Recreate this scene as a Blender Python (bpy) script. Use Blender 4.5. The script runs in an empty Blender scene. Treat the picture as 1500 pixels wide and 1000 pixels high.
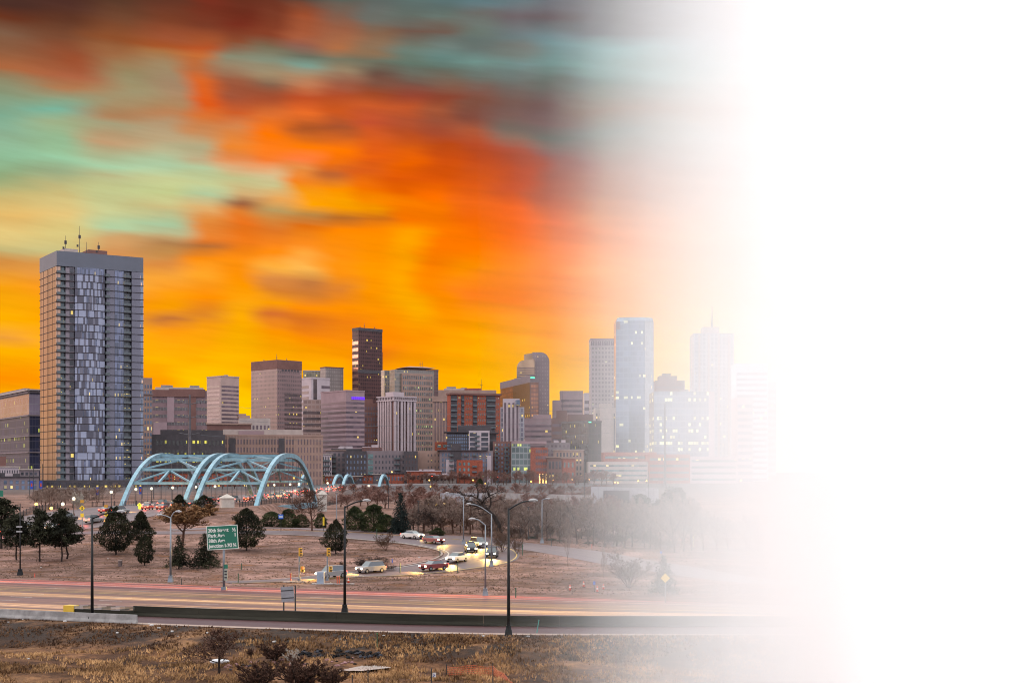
import bpy, math, random
import numpy as np
from mathutils import Vector, Matrix, noise
random.seed(7)
R = math.radians
sc = bpy.context.scene
col = sc.collection
F = 2083.33; HC = 15.0; HY = 690.0; CX = 750.0

# ------------------------------------------------------------------ camera
cd = bpy.data.cameras.new('camera'); cam = bpy.data.objects.new('camera', cd); col.objects.link(cam)
cam.location = (0, 0, HC); cam.rotation_euler = (R(90), 0, 0)
cd.lens = 50; cd.sensor_width = 36; cd.shift_y = 190 / 1500; cd.clip_start = 0.5; cd.clip_end = 20000
sc.camera = cam
sc.view_settings.view_transform = 'Standard'; sc.view_settings.look = 'None'
sc.view_settings.exposure = 0.0; sc.view_settings.gamma = 1.0; sc.view_settings.use_curve_mapping = False
cy = sc.cycles
cy.use_adaptive_sampling = True; cy.adaptive_threshold = 0.015
cy.use_denoising = True; cy.filter_width = 1.05
try: cy.denoiser = 'OPENIMAGEDENOISE'
except Exception: pass
cy.max_bounces = 8; cy.diffuse_bounces = 2; cy.glossy_bounces = 2; cy.transmission_bounces = 4
cy.volume_bounces = 6; cy.transparent_max_bounces = 8
cy.sample_clamp_indirect = 4

def lin(c):
    return tuple((v / 12.92 if v <= 0.04045 else ((v + 0.055) / 1.055) ** 2.4) for v in c)
ALB = 0.51   # one scale for every surface colour, so that they sit at real-world reflectances under this sky
def alb(c): return (c[0] * ALB * 1.07, c[1] * ALB * 0.99, c[2] * ALB * 0.93)
def hx(s):
    return lin(tuple(int(s[i:i + 2], 16) / 255 for i in (0, 2, 4)))

# ------------------------------------------------------------------ sky (dusk cloud cover, laid out by azimuth and elevation)
SKY = {
 0: '0:4d3028 25:6b3520 50:7c5a44 95:a8643c 115:8f8a6a 135:88997a 165:7ba88e 200:8fb090 235:93c09a 262:92b084 285:cdb876 310:ebc070 340:e0c47c 365:c8b87a 385:e09848 420:f8a010 460:ffb000 490:e89a38 510:ffb000 560:ff9000 600:ffb800 690:ffc020',
 100: '0:503028 30:643a28 60:7c4c34 85:9c5030 105:a86040 125:b07850 145:8ca080 160:78b098 175:9cac84 200:94b48c 235:98c49c 262:9eb088 285:d0c080 310:e4c47c 335:dcc880 365:c8bc80 385:e8a050 420:ff9c20 460:ffa400 500:ffb010 560:ffa000 620:ffb400',
 175: '0:5a3a2a 30:7c4a30 60:90502c 80:a06a44 105:9a8a64 130:a09470 155:a88e68 166:b08058 180:a8a07c 205:c09870 220:b0a880 245:a4c8a0 265:b8b484 285:c8cc90 310:cccb90 335:b0cca0 350:d0a068 370:d89050 390:f0a040 410:ffb040 450:ff9810 500:ffb000 530:ff9800 620:ffb800',
 250: '0:683828 25:7c4028 50:a05434 65:a85428 80:b07848 100:a08a68 125:a8886a 150:b08860 165:c08458 180:b89c78 205:c0a880 230:b0c49c 245:b0cca4 265:c4c890 290:c8d090 310:d4c488 330:a8c8a0 345:c0a070 358:b08050 372:c89050 385:d88840 405:ffa838 430:ff9c10 460:ffa000 478:c8783c 490:ff9c10 520:ffb000 560:ff9800 600:ffb800',
 300: '0:783020 30:7a3c28 55:a85630 68:b85428 85:c87038 105:b86c40 125:e06828 150:dc5818 170:dc7838 190:d08c58 215:b8b088 232:c0a880 245:b8cca0 270:c4c890 290:b4cca0 310:e0b070 330:e89040 350:e07828 362:b06c38 380:ff9010 400:ffa428 440:ff9000 470:e08828 485:ffa010 520:ffac00 540:ffc000 620:ffc000',
 350: '0:683020 30:7a3020 60:8a4c30 85:888870 100:9a8468 125:9c5c40 145:a45438 165:cc5c28 185:d88850 210:f08830 232:e88c50 245:d8b080 262:c8c890 285:d0a870 301:986040 315:e08030 335:f07820 360:e87818 385:ff9010 420:ff9800 450:ffa810 480:ffac00 540:ffb800 600:ffcc00',
 400: '0:6c3424 20:7c3c28 45:884028 65:786850 95:88907a 115:a08868 130:84604a 150:a85030 170:d86c30 195:ff7800 215:ff8020 235:ff8030 252:d4c090 275:d0c890 290:e8a050 310:b89a60 322:d08840 345:e87c28 375:ff8c10 395:ffb040 410:e09048 430:d88030 450:ffa000 468:d87030 490:ff9800 520:ffa800 560:ffb400',
 450: '0:5c4034 20:a05030 45:a85c3c 60:906050 80:6c7060 100:80a090 115:a88868 135:c07048 150:c05028 170:e86c28 190:b05828 210:ff7c00 228:ff8040 245:e89048 262:f08020 285:ffa010 300:ffa000 315:b88848 330:e07010 360:ff9020 395:ffb850 415:c87c40 435:d88030 455:ff9000 475:d87020 500:ff9000 540:ffac00 600:ffb800',
 500: '0:586058 20:806050 45:a06448 65:b07048 85:787864 105:9a8468 125:96604a 145:b04c28 165:cc5820 190:a85430 215:ff7800 235:f07010 255:b86030 275:ff9000 292:ffa400 305:ffa000 318:b86c28 335:ff8800 365:ff9010 400:ff9410 420:e08430 450:ff9000 480:f08010 520:ff9a00 560:ffb000 600:ffc000',
 550: '0:5c6460 30:707068 50:8a6850 75:907458 90:707464 112:6c5044 125:7a5040 140:9c4828 160:c85828 180:c05030 200:d85c20 225:e86010 250:d85c18 275:f07000 295:ff9000 305:ff9c00 318:d07018 335:ff8800 400:ff9800 450:ff9400 500:ff8c00 520:f08010 560:ffa400 600:ffb800',
 600: '0:5c6c68 30:646c64 50:785c50 75:6c7c70 95:64786c 112:6c6c60 125:745448 140:984430 160:c4582c 180:b05030 200:c05020 220:e06010 240:f06400 260:d85408 275:e46000 290:ff8000 320:ff7800 340:ffa000 400:ffa000 450:ffac00 500:ff9400 540:ffa000 600:ffb800',
 650: '0:586c6c 30:68746c 50:745c50 70:70807a 85:648078 100:64786e 120:7a5c4c 140:8c4430 160:a85838 180:9a5038 195:a84c30 215:c04c18 240:d05010 260:d85408 280:ff7000 300:ff7c00 350:ff7800 400:ff8400 450:ff9000 500:ffa000 560:ffac00 600:ffb800',
 700: '0:5c7478 25:70706c 50:6c7870 75:687470 95:709088 112:6c7068 130:7c5448 150:805040 170:804a3c 190:b05838 215:b84c28 240:c04c20 265:d85818 290:f06818 320:ff7008 360:ff7800 400:ff9000 430:ff8020 480:ffa000 550:ffb400',
 760: '0:607074 30:706468 60:687878 75:747670 100:708c88 120:686660 145:74564e 165:785850 185:72665c 200:906c5c 220:a8523c 245:b04c2c 275:cc5428 300:f46818 340:ff7010 400:ff8c20 440:ff8424 480:ffa020 550:ffb400',
 810: '0:585c64 30:5c4c50 70:64888a 100:5f8680 120:566058 150:684844 175:705450 200:646860 230:8c5850 260:a05844 290:bc6040 320:e87034 380:fc8434 430:ff8c2c 480:ff9818 550:ffb400 600:ffc000',
 900: '0:505458 50:585c60 70:76a4a4 100:749c98 130:648078 160:88705c 190:7c847c 215:90887c 240:a07c6c 280:b87c5c 310:d88854 340:ec9050 400:fca054 450:ffa850 500:ffa828 570:ffc010',
 1050: '0:80848a 60:88989c 100:8cacaa 160:a49888 200:a8aca4 250:b09c8c 320:e0a880 400:f8b078 500:ffc878 690:ffd890',
 1200: '0:dcdcdc 690:f0e8e0',
}
world = bpy.data.worlds.new('World'); sc.world = world; world.use_nodes = True
WT = world.node_tree; WT.nodes.clear()
def wn(t, **k):
    n = WT.nodes.new(t)
    for a, b in k.items(): setattr(n, a, b)
    return n
def wl(a, b): WT.links.new(a, b)
def wm(op, a, b=None, clamp=False):
    n = wn('ShaderNodeMath', operation=op, use_clamp=clamp)
    for i, v in enumerate((a, b)):
        if v is None: continue
        if isinstance(v, (int, float)): n.inputs[i].default_value = v
        else: wl(v, n.inputs[i])
    return n.outputs[0]
tc = wn('ShaderNodeTexCoord'); sp = wn('ShaderNodeSeparateXYZ'); wl(tc.outputs['Generated'], sp.inputs[0])
dx, dy, dz = sp.outputs
az0 = wm('ARCTAN2', dx, dy)
hyp = wm('SQRT', wm('ADD', wm('MULTIPLY', dx, dx), wm('MULTIPLY', dy, dy)))
el0 = wm('DIVIDE', dz, wm('MAXIMUM', hyp, 0.001))
def comb(x, y, z=0.0):
    n = wn('ShaderNodeCombineXYZ')
    for i, v in enumerate((x, y, z)):
        if isinstance(v, (int, float)): n.inputs[i].default_value = v
        else: wl(v, n.inputs[i])
    return n.outputs[0]
def nz(vec, scale, det=3, rough=0.55):
    n = wn('ShaderNodeTexNoise'); n.inputs['Scale'].default_value = scale; n.inputs['Detail'].default_value = det
    n.inputs['Roughness'].default_value = rough; wl(vec, n.inputs['Vector']); return n.outputs['Fac']
tilt = wm('ADD', el0, wm('MULTIPLY', az0, 0.10))
v1 = comb(wm('MULTIPLY', az0, 7.0), wm('MULTIPLY', tilt, 26.0), 3.3)
v2 = comb(wm('MULTIPLY', az0, 5.5), wm('MULTIPLY', tilt, 62.0), 8.1)
n1 = nz(v1, 1.0, 3); n1b = nz(v1, 1.3, 3); n2 = nz(v2, 1.0, 4)
az = wm('ADD', az0, wm('MULTIPLY', wm('SUBTRACT', n1b, 0.5), 0.045))
el = wm('ADD', el0, wm('MULTIPLY', wm('SUBTRACT', n1, 0.5), 0.022))
el = wm('ADD', el, wm('MULTIPLY', wm('SUBTRACT', n2, 0.5), 0.009))
EMAX = 0.36
elf = wm('DIVIDE', el, EMAX, clamp=True)
def ramp(px, s):
    a = math.atan((px - CX) / F)
    stops = []
    for t in s.split():
        p, c = t.split(':'); e = (HY - float(p)) / F * math.cos(a) / EMAX
        stops.append((max(0.0, min(1.0, e)), hx(c)))
    stops.sort(key=lambda q: q[0])
    n = wn('ShaderNodeValToRGB'); cr = n.color_ramp; cr.interpolation = 'EASE' if False else 'LINEAR'
    cr.elements[0].position = stops[0][0]; cr.elements[0].color = (*stops[0][1], 1)
    cr.elements[1].position = stops[-1][0]; cr.elements[1].color = (*stops[-1][1], 1)
    for p, c in stops[1:-1]:
        e = cr.elements.new(p); e.color = (*c, 1)
    wl(elf, n.inputs[0]); return n.outputs[0], a
def wmix(f, a, b, blend='MIX'):
    n = wn('ShaderNodeMix', data_type='RGBA', blend_type=blend)
    for i, v in ((0, f), (6, a), (7, b)):
        if isinstance(v, (int, float)): n.inputs[i].default_value = v
        elif isinstance(v, tuple): n.inputs[i].default_value = (*v, 1) if len(v) == 3 else v
        else: wl(v, n.inputs[i])
    return n.outputs[2]
def sstep(v, a, b):
    n = wn('ShaderNodeMapRange', interpolation_type='SMOOTHSTEP'); wl(v, n.inputs[0])
    n.inputs[1].default_value = a; n.inputs[2].default_value = b; return n.outputs[0]
cur, pa = None, None
for px, s in sorted(SKY.items()):
    c, a = ramp(px, s)
    if cur is None: cur = c
    else: cur = wmix(sstep(az, pa, a), cur, c)
    pa = a
# thin bright and dark streaks through the cloud
st = wn('ShaderNodeMapRange'); wl(n2, st.inputs[0]); st.inputs[1].default_value = 0.3; st.inputs[2].default_value = 0.7
st.inputs[3].default_value = 0.9; st.inputs[4].default_value = 1.1
n3 = nz(comb(wm('MULTIPLY', az0, 13.0), wm('MULTIPLY', tilt, 85.0), 1.7), 1.0, 5, 0.6)
st3 = wn('ShaderNodeMapRange'); wl(n3, st3.inputs[0]); st3.inputs[1].default_value = 0.3; st3.inputs[2].default_value = 0.7; st3.inputs[3].default_value = 0.92; st3.inputs[4].default_value = 1.08
cur = wmix(1.0, cur, comb(wm('POWER', st3.outputs[0], 0.5), st3.outputs[0], wm('POWER', st3.outputs[0], 1.4)), 'MULTIPLY')
front = wmix(1.0, cur, comb(st.outputs[0], st.outputs[0], st.outputs[0]), 'MULTIPLY')
# the rest of the sky dome: unseen, brightened to light the scene and whiten the fog, over a low-sun clear sky
SUN_EL, SUN_AZ = R(11), R(-82)
skt = wn('ShaderNodeTexSky', sky_type='NISHITA', sun_disc=False, sun_elevation=SUN_EL, sun_rotation=SUN_AZ)
BACK = (2.06, 2.18, 2.50); OVER = (2.72, 2.90, 2.92)
ovr = wmix(sstep(el0, 0.36, 0.9), BACK, OVER)
ovr = wmix(0.1, ovr, wmix(1.0, skt.outputs[0], (0.1, 0.1, 0.1), 'MULTIPLY'), 'ADD')
k_up = sstep(el0, 0.345, 0.46)
azabs = wm('ABSOLUTE', az0)
k_bk = sstep(azabs, 0.8, 1.5)
kk = wm('MAXIMUM', k_up, k_bk)
fin = wmix(kk, front, ovr)
bg = wn('ShaderNodeBackground'); wl(fin, bg.inputs[0]); bg.inputs[1].default_value = 1.0
out = wn('ShaderNodeOutputWorld'); wl(bg.outputs[0], out.inputs[0])

sd = bpy.data.lights.new('sun', 'SUN'); sd.energy = 1.5; sd.angle = R(22); sd.color = (1.0, 0.62, 0.46)
so = bpy.data.objects.new('sun', sd); col.objects.link(so)
sdir = Vector((math.sin(SUN_AZ) * math.cos(SUN_EL), math.cos(SUN_AZ) * math.cos(SUN_EL), math.sin(SUN_EL)))
so.rotation_euler = sdir.to_track_quat('Z', 'Y').to_euler(); so.location = sdir * 200

# ------------------------------------------------------------------ helpers
def tag(o, label=None, cat=None, group=None, kind=None):
    if label: o['label'] = label
    if cat: o['category'] = cat
    if group: o['group'] = group
    if kind: o['kind'] = kind
    return o
def empty(name, loc, rz=0.0, label=None, cat=None, group=None):
    o = bpy.data.objects.new(name, None); o.location = loc; o.rotation_euler = (0, 0, rz); o.empty_display_size = 0.5
    col.objects.link(o); return tag(o, label, cat, group)
class MB:
    def __init__(s): s.v = []; s.f = []; s.m = []
    def quad(s, a, b, c, d, mi=0):
        n = len(s.v); s.v += [tuple(a), tuple(b), tuple(c), tuple(d)]; s.f.append((n, n + 1, n + 2, n + 3)); s.m.append(mi); return s
    def tri(s, a, b, c, mi=0):
        n = len(s.v); s.v += [tuple(a), tuple(b), tuple(c)]; s.f.append((n, n + 1, n + 2)); s.m.append(mi); return s
    def prism(s, pts, z0, z1, mi=0, top=None):
        """pts: plan polygon counter-clockwise; top: optional plan polygon of the upper ring"""
        n = len(s.v); k = len(pts); tp = top or pts
        s.v += [(p[0], p[1], z0) for p in pts] + [(p[0], p[1], z1) for p in tp]
        s.f.append(tuple(n + i for i in reversed(range(k)))); s.f.append(tuple(n + k + i for i in range(k)))
        for i in range(k):
            j = (i + 1) % k; s.f.append((n + i, n + j, n + k + j, n + k + i))
        s.m += [mi] * (k + 2); return s
    def box(s, x0, x1, y0, y1, z0, z1, mi=0):
        return s.prism([(x0, y0), (x1, y0), (x1, y1), (x0, y1)], z0, z1, mi)
    def cbox(s, c, sx, sy, sz, rz=0.0, mi=0):
        ca, sa = math.cos(rz), math.sin(rz)
        P = [(c[0] + x * ca - y * sa, c[1] + x * sa + y * ca) for x, y in ((-sx / 2, -sy / 2), (sx / 2, -sy / 2), (sx / 2, sy / 2), (-sx / 2, sy / 2))]
        return s.prism(P, c[2] - sz / 2, c[2] + sz / 2, mi)
    def tube(s, pts, rad, n=8, mi=0, cap=True):
        pts = [Vector(p) for p in pts]; k = len(pts)
        if not hasattr(rad, '__len__'): rad = [rad] * k
        base = len(s.v); prev = None
        for i, p in enumerate(pts):
            d = (pts[min(i + 1, k - 1)] - pts[max(i - 1, 0)])
            if d.length < 1e-9: d = Vector((0, 0, 1))
            d.normalize()
            if prev is None: a = d.orthogonal().normalized()
            else:
                a = prev - d * prev.dot(d)
                a = a.normalized() if a.length > 1e-6 else d.orthogonal().normalized()
            prev = a; b = d.cross(a)
            for j in range(n):
                t = 2 * math.pi * j / n + math.pi / n
                s.v.append(tuple(p + (a * math.cos(t) + b * math.sin(t)) * rad[i]))
        for i in range(k - 1):
            for j in range(n):
                q = (j + 1) % n
                s.f.append((base + i * n + j, base + i * n + q, base + (i + 1) * n + q, base + (i + 1) * n + j)); s.m.append(mi)
        if cap:
            s.f.append(tuple(base + j for j in reversed(range(n)))); s.f.append(tuple(base + (k - 1) * n + j for j in range(n))); s.m += [mi, mi]
        return s
    def bar(s, p, q, w, h, mi=0, up=(0, 0, 1)):
        p, q, up = Vector(p), Vector(q), Vector(up); d = (q - p).normalized(); a = d.cross(up)
        a = a.normalized() if a.length > 1e-6 else Vector((1, 0, 0)); b = a.cross(d)
        n = len(s.v)
        for c in (p, q):
            for x, y in ((-1, -1), (1, -1), (1, 1), (-1, 1)): s.v.append(tuple(c + a * x * w / 2 + b * y * h / 2))
        for f in ((0, 3, 2, 1), (4, 5, 6, 7), (0, 1, 5, 4), (1, 2, 6, 5), (2, 3, 7, 6), (3, 0, 4, 7)):
            s.f.append(tuple(n + i for i in f)); s.m.append(mi)
        return s
    def ball(s, c, r, n=8, m=6, mi=0, sz=1.0):
        base = len(s.v)
        for i in range(m + 1):
            t = math.pi * i / m
            for j in range(n):
                a = 2 * math.pi * j / n
                s.v.append((c[0] + r * math.sin(t) * math.cos(a), c[1] + r * math.sin(t) * math.sin(a), c[2] + r * sz * math.cos(t)))
        for i in range(m):
            for j in range(n):
                q = (j + 1) % n
                s.f.append((base + i * n + j, base + (i + 1) * n + j, base + (i + 1) * n + q, base + i * n + q)); s.m.append(mi)
        return s
    def mesh(s, name, mats, smooth=False):
        me = bpy.data.meshes.new(name); me.from_pydata(s.v, [], s.f)
        if not isinstance(mats, (list, tuple)): mats = [mats]
        for m in mats: me.materials.append(m)
        if len(mats) > 1: me.polygons.foreach_set('material_index', s.m)
        if smooth: me.polygons.foreach_set('use_smooth', [True] * len(me.polygons))
        me.update(); return me
    def build(s, name, mats, parent=None, smooth=False, loc=None):
        o = bpy.data.objects.new(name, s.mesh(name, mats, smooth)); col.objects.link(o)
        if parent is not None: o.parent = parent
        if loc is not None: o.location = loc
        return o
def put(name, me, parent=None, loc=(0, 0, 0), rz=0.0, scale=None):
    o = bpy.data.objects.new(name, me); col.objects.link(o); o.location = loc; o.rotation_euler = (0, 0, rz)
    if parent is not None: o.parent = parent
    if scale is not None: o.scale = scale
    return o
KIDS = {}
def copy_tree(o, parent=None):
    if not KIDS.get('n') == len(bpy.data.objects):
        KIDS.clear()
    c = o.copy(); col.objects.link(c)
    if parent is not None: c.parent = parent
    for ch in list(o.children): copy_tree(ch, c)
    return c

# materials
def mat(name, c, rough=0.8, metal=0.0, var=0.18, scale=0.6, bump=0.0, spec=0.4, stretch=None, c2=None, det=4, coord='Object', bscale=None):
    c = alb(c); c2 = alb(c2) if c2 else None
    if rough >= .8: spec = min(spec, .12)
    m = bpy.data.materials.new(name); m.use_nodes = True; T = m.node_tree; N = T.nodes; L = T.links
    b = N['Principled BSDF']; b.inputs['Roughness'].default_value = rough; b.inputs['Metallic'].default_value = metal
    b.inputs['Specular IOR Level'].default_value = spec
    b.inputs['Base Color'].default_value = (*c, 1)
    if var or bump or c2:
        t = N.new('ShaderNodeTexCoord'); mp = N.new('ShaderNodeMapping'); L.new(t.outputs[coord], mp.inputs[0])
        if stretch: mp.inputs['Scale'].default_value = stretch
        n = N.new('ShaderNodeTexNoise'); n.inputs['Scale'].default_value = scale; n.inputs['Detail'].default_value = det; n.inputs['Roughness'].default_value = 0.62
        L.new(mp.outputs[0], n.inputs['Vector'])
        r = N.new('ShaderNodeValToRGB'); L.new(n.outputs['Fac'], r.inputs[0])
        lo = tuple(x * (1 - var) for x in c); hi = c2 or tuple(min(1, x * (1 + var)) for x in c)
        r.color_ramp.elements[0].position = 0.36; r.color_ramp.elements[1].position = 0.64
        r.color_ramp.elements[0].color = (*lo, 1); r.color_ramp.elements[1].color = (*hi, 1)
        L.new(r.outputs[0], b.inputs['Base Color'])
        if bump:
            bp = N.new('ShaderNodeBump'); bp.inputs['Strength'].default_value = min(1, bump); bp.inputs['Distance'].default_value = bump if bump > 1 else 0.1
            if bscale:
                n = N.new('ShaderNodeTexNoise'); n.inputs['Scale'].default_value = bscale; n.inputs['Detail'].default_value = 5; L.new(mp.outputs[0], n.inputs['Vector'])
            L.new(n.outputs['Fac'], bp.inputs['Height']); L.new(bp.outputs[0], b.inputs['Normal'])
    return m
def glass(name, c, rough=0.12, spec=0.9, var=0.3, scale=0.25, metal=0.0):
    return mat(name, c, rough, metal, var, scale, 0, spec)
def glow(name, c, s, sample=False):
    m = bpy.data.materials.new(name); m.use_nodes = True; b = m.node_tree.nodes['Principled BSDF']
    b.inputs['Base Color'].default_value = (*[x * 0.3 for x in c], 1); b.inputs['Emission Color'].default_value = (*c, 1); b.inputs['Emission Strength'].default_value = s
    b.inputs['Roughness'].default_value = 0.4
    try: m.cycles.emission_sampling = 'AUTO' if sample else 'NONE'
    except Exception: pass
    return m

# ------------------------------------------------------------------ terrain
def ss(a, b, x):
    t = np.clip((np.asarray(x, float) - a) / (np.asarray(b, float) - a), 0, 1); return t * t * (3 - 2 * t)
def ynear(x): return 130.5 + 14.5 * (np.maximum(0, -np.asarray(x, float) + 5) / 55) ** 1.5
def yfar(x): return 171 - 0.38 * np.asarray(x, float)
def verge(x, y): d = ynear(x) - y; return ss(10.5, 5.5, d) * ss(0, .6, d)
def H(x, y):
    x = np.asarray(x, float); y = np.asarray(y, float)
    yn = ynear(x); yf = yfar(x)
    d = yn - y                                   # metres in front of the near kerb
    h = -1.7 * ss(0.6, 12, d) - 0.3 * ss(12, 40, d)
    und = 0.28 * np.sin(x * 0.21 + 1.3 * np.sin(y * 0.13)) * np.sin(y * 0.33 + x * 0.05) + 0.1 * np.sin(x * 0.9 + y * 0.7) * np.sin(y * 1.1)
    h = h + und * ss(2, 9, d)
    far = y - yf
    up = 3.2 * np.clip((y - np.maximum(205, yf + 4)) / 84, 0, 1)
    h = h + up + 0.22 * np.sin(x * 0.12) * np.sin(y * 0.16 + x * 0.04) * ss(4, 20, far) * (1 - ss(240, 300, y))
    h = h + 2.8 * ss(288, 322, y) * ss(-50 - 9.5 * ss(338, 354, y), -63.3, x) * (1 - ss(430, 600, y))
    h = h + 0.6 * ss(300, 420, y) * (1 - ss(430, 600, y)) + 4.8 * ss(430, 600, y)
    return h
def h1(x, y): return float(H(x, y))
def gp(px, py):
    """world point where the line of sight through a pixel of the photograph meets the ground"""
    t = (px - CX) / F; s = (HY - py) / F
    y = 60.0; st = 2.0
    while y < 3000:
        if HC + s * y <= h1(t * y, y):
            for _ in range(12):
                st /= 2
                y += -st if HC + s * y <= h1(t * y, y) else st
            break
        y += st
    return Vector((t * y, y, h1(t * y, y)))
def wx(px, Y): return (px - CX) / F * Y
def wz(py, Y): return HC + (HY - py) / F * Y
# ------------------------------------------------------------------ ground, roads
def axis(fine0, fine1, step, lo, hi, g=1.12):
    a = list(np.arange(fine0, fine1 + 1e-6, step)); s = step; v = fine1
    while v < hi: s *= g; v += s; a.append(min(v, hi))
    s = step; v = fine0
    while v > lo: s *= g; v -= s; a.insert(0, max(v, lo))
    return np.array(a)
xs = axis(-95, 60, 0.8, -6000, 6000); ys = axis(96, 330, 0.8, -3000, 9000)
GX, GY = np.meshgrid(xs, ys); GZ = H(GX, GY)
me = bpy.data.meshes.new('ground'); nx_, ny_ = len(xs), len(ys)
me.vertices.add(nx_ * ny_); me.vertices.foreach_set('co', np.stack([GX, GY, GZ], -1).ravel())
ii = (np.arange(ny_ - 1)[:, None] * nx_ + np.arange(nx_ - 1)[None]).ravel()
qf = np.stack([ii, ii + 1, ii + 1 + nx_, ii + nx_], -1)
me.loops.add(qf.size); me.polygons.add(len(qf)); me.loops.foreach_set('vertex_index', qf.ravel())
me.polygons.foreach_set('loop_start', np.arange(len(qf)) * 4); me.update(calc_edges=True); me.polygons.foreach_set('use_smooth', [True] * len(qf)); me.validate()
def ground_mat():
    m = bpy.data.materials.new('dry_grass_ground'); m.use_nodes = True; T = m.node_tree; N = T.nodes; L = T.links
    b = N['Principled BSDF']; b.inputs['Roughness'].default_value = 0.95; b.inputs['Specular IOR Level'].default_value = 0.1
    t = N.new('ShaderNodeTexCoord')
    def noi(scale, st=(1, 1, 1), det=6, ro=0.65):
        mp = N.new('ShaderNodeMapping'); mp.inputs['Scale'].default_value = st; L.new(t.outputs['Object'], mp.inputs[0])
        n = N.new('ShaderNodeTexNoise'); n.inputs['Scale'].default_value = scale; n.inputs['Detail'].default_value = det; n.inputs['Roughness'].default_value = ro
        L.new(mp.outputs[0], n.inputs['Vector']); return n.outputs['Fac']
    def rmp(f, *st, A=True):
        r = N.new('ShaderNodeValToRGB'); e = r.color_ramp.elements; st = [(p, alb(c)) for p, c in st] if A else st
        e[0].position, e[0].color = st[0][0], (*st[0][1], 1); e[1].position, e[1].color = st[-1][0], (*st[-1][1], 1)
        for p, c in st[1:-1]: q = e.new(p); q.color = (*c, 1)
        L.new(f, r.inputs[0]); return r.outputs[0]
    def mx(f, a, c, bl='MIX'):
        n = N.new('ShaderNodeMix'); n.data_type = 'RGBA'; n.blend_type = bl
        for i, v in ((0, f), (6, a), (7, c)):
            if isinstance(v, (int, float)): n.inputs[i].default_value = v
            elif isinstance(v, tuple): n.inputs[i].default_value = (*v, 1)
            else: L.new(v, n.inputs[i])
        return n.outputs[2]
    sep = N.new('ShaderNodeSeparateXYZ'); L.new(t.outputs['Object'], sep.inputs[0])
    def mr(f, a, c):
        n = N.new('ShaderNodeMapRange'); n.interpolation_type = 'SMOOTHSTEP'; L.new(f, n.inputs[0]); n.inputs[1].default_value = a; n.inputs[2].default_value = c; return n.outputs[0]
    big = noi(0.05, (0.8, 1.2, 1)); mid = noi(0.30, (0.6, 0.9, 1)); fine = noi(1.6, (0.9, 0.9, 1), 9, 0.8)
    near = rmp(mid, (0.3, (0.045, 0.024, 0.016)), (0.43, (0.13, 0.066, 0.038)), (0.53, (0.26, 0.135, 0.070)), (0.68, (0.42, 0.24, 0.125)))
    far = rmp(mid, (0.32, (0.30, 0.135, 0.065)), (0.42, (0.22, 0.12, 0.085)), (0.50, (0.30, 0.185, 0.155)), (0.60, (0.44, 0.27, 0.235)), (0.74, (0.36, 0.20, 0.14)))
    c = mx(mr(sep.outputs[1], 150, 175), near, far)
    dark = rmp(big, (0.40, (0.42, 0.38, 0.36)), (0.58, (1.05, 1.0, 1.0)), A=False)
    c = mx(0.85, c, dark, 'MULTIPLY')
    fr = rmp(fine, (0.32, (0.42, 0.40, 0.40)), (0.5, (0.95, 0.95, 0.95)), (0.68, (1.5, 1.42, 1.3)), A=False)
    c = mx(0.9, c, fr, 'MULTIPLY')
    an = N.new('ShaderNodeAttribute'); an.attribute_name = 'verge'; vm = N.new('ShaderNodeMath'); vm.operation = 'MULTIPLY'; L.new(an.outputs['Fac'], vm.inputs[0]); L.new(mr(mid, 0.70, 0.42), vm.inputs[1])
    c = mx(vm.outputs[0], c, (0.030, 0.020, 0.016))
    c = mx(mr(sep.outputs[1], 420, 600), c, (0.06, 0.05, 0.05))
    L.new(c, b.inputs['Base Color'])
    bp = N.new('ShaderNodeBump'); bp.inputs['Strength'].default_value = 0.9; bp.inputs['Distance'].default_value = 0.25; L.new(fine, bp.inputs['Height']); L.new(bp.outputs[0], b.inputs['Normal'])
    return m
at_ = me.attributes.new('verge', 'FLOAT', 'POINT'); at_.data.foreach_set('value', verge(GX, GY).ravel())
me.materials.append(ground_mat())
go = bpy.data.objects.new('ground', me); col.objects.link(go); tag(go, kind='structure', label='dry grass ground of the park and roadside verge')

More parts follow.
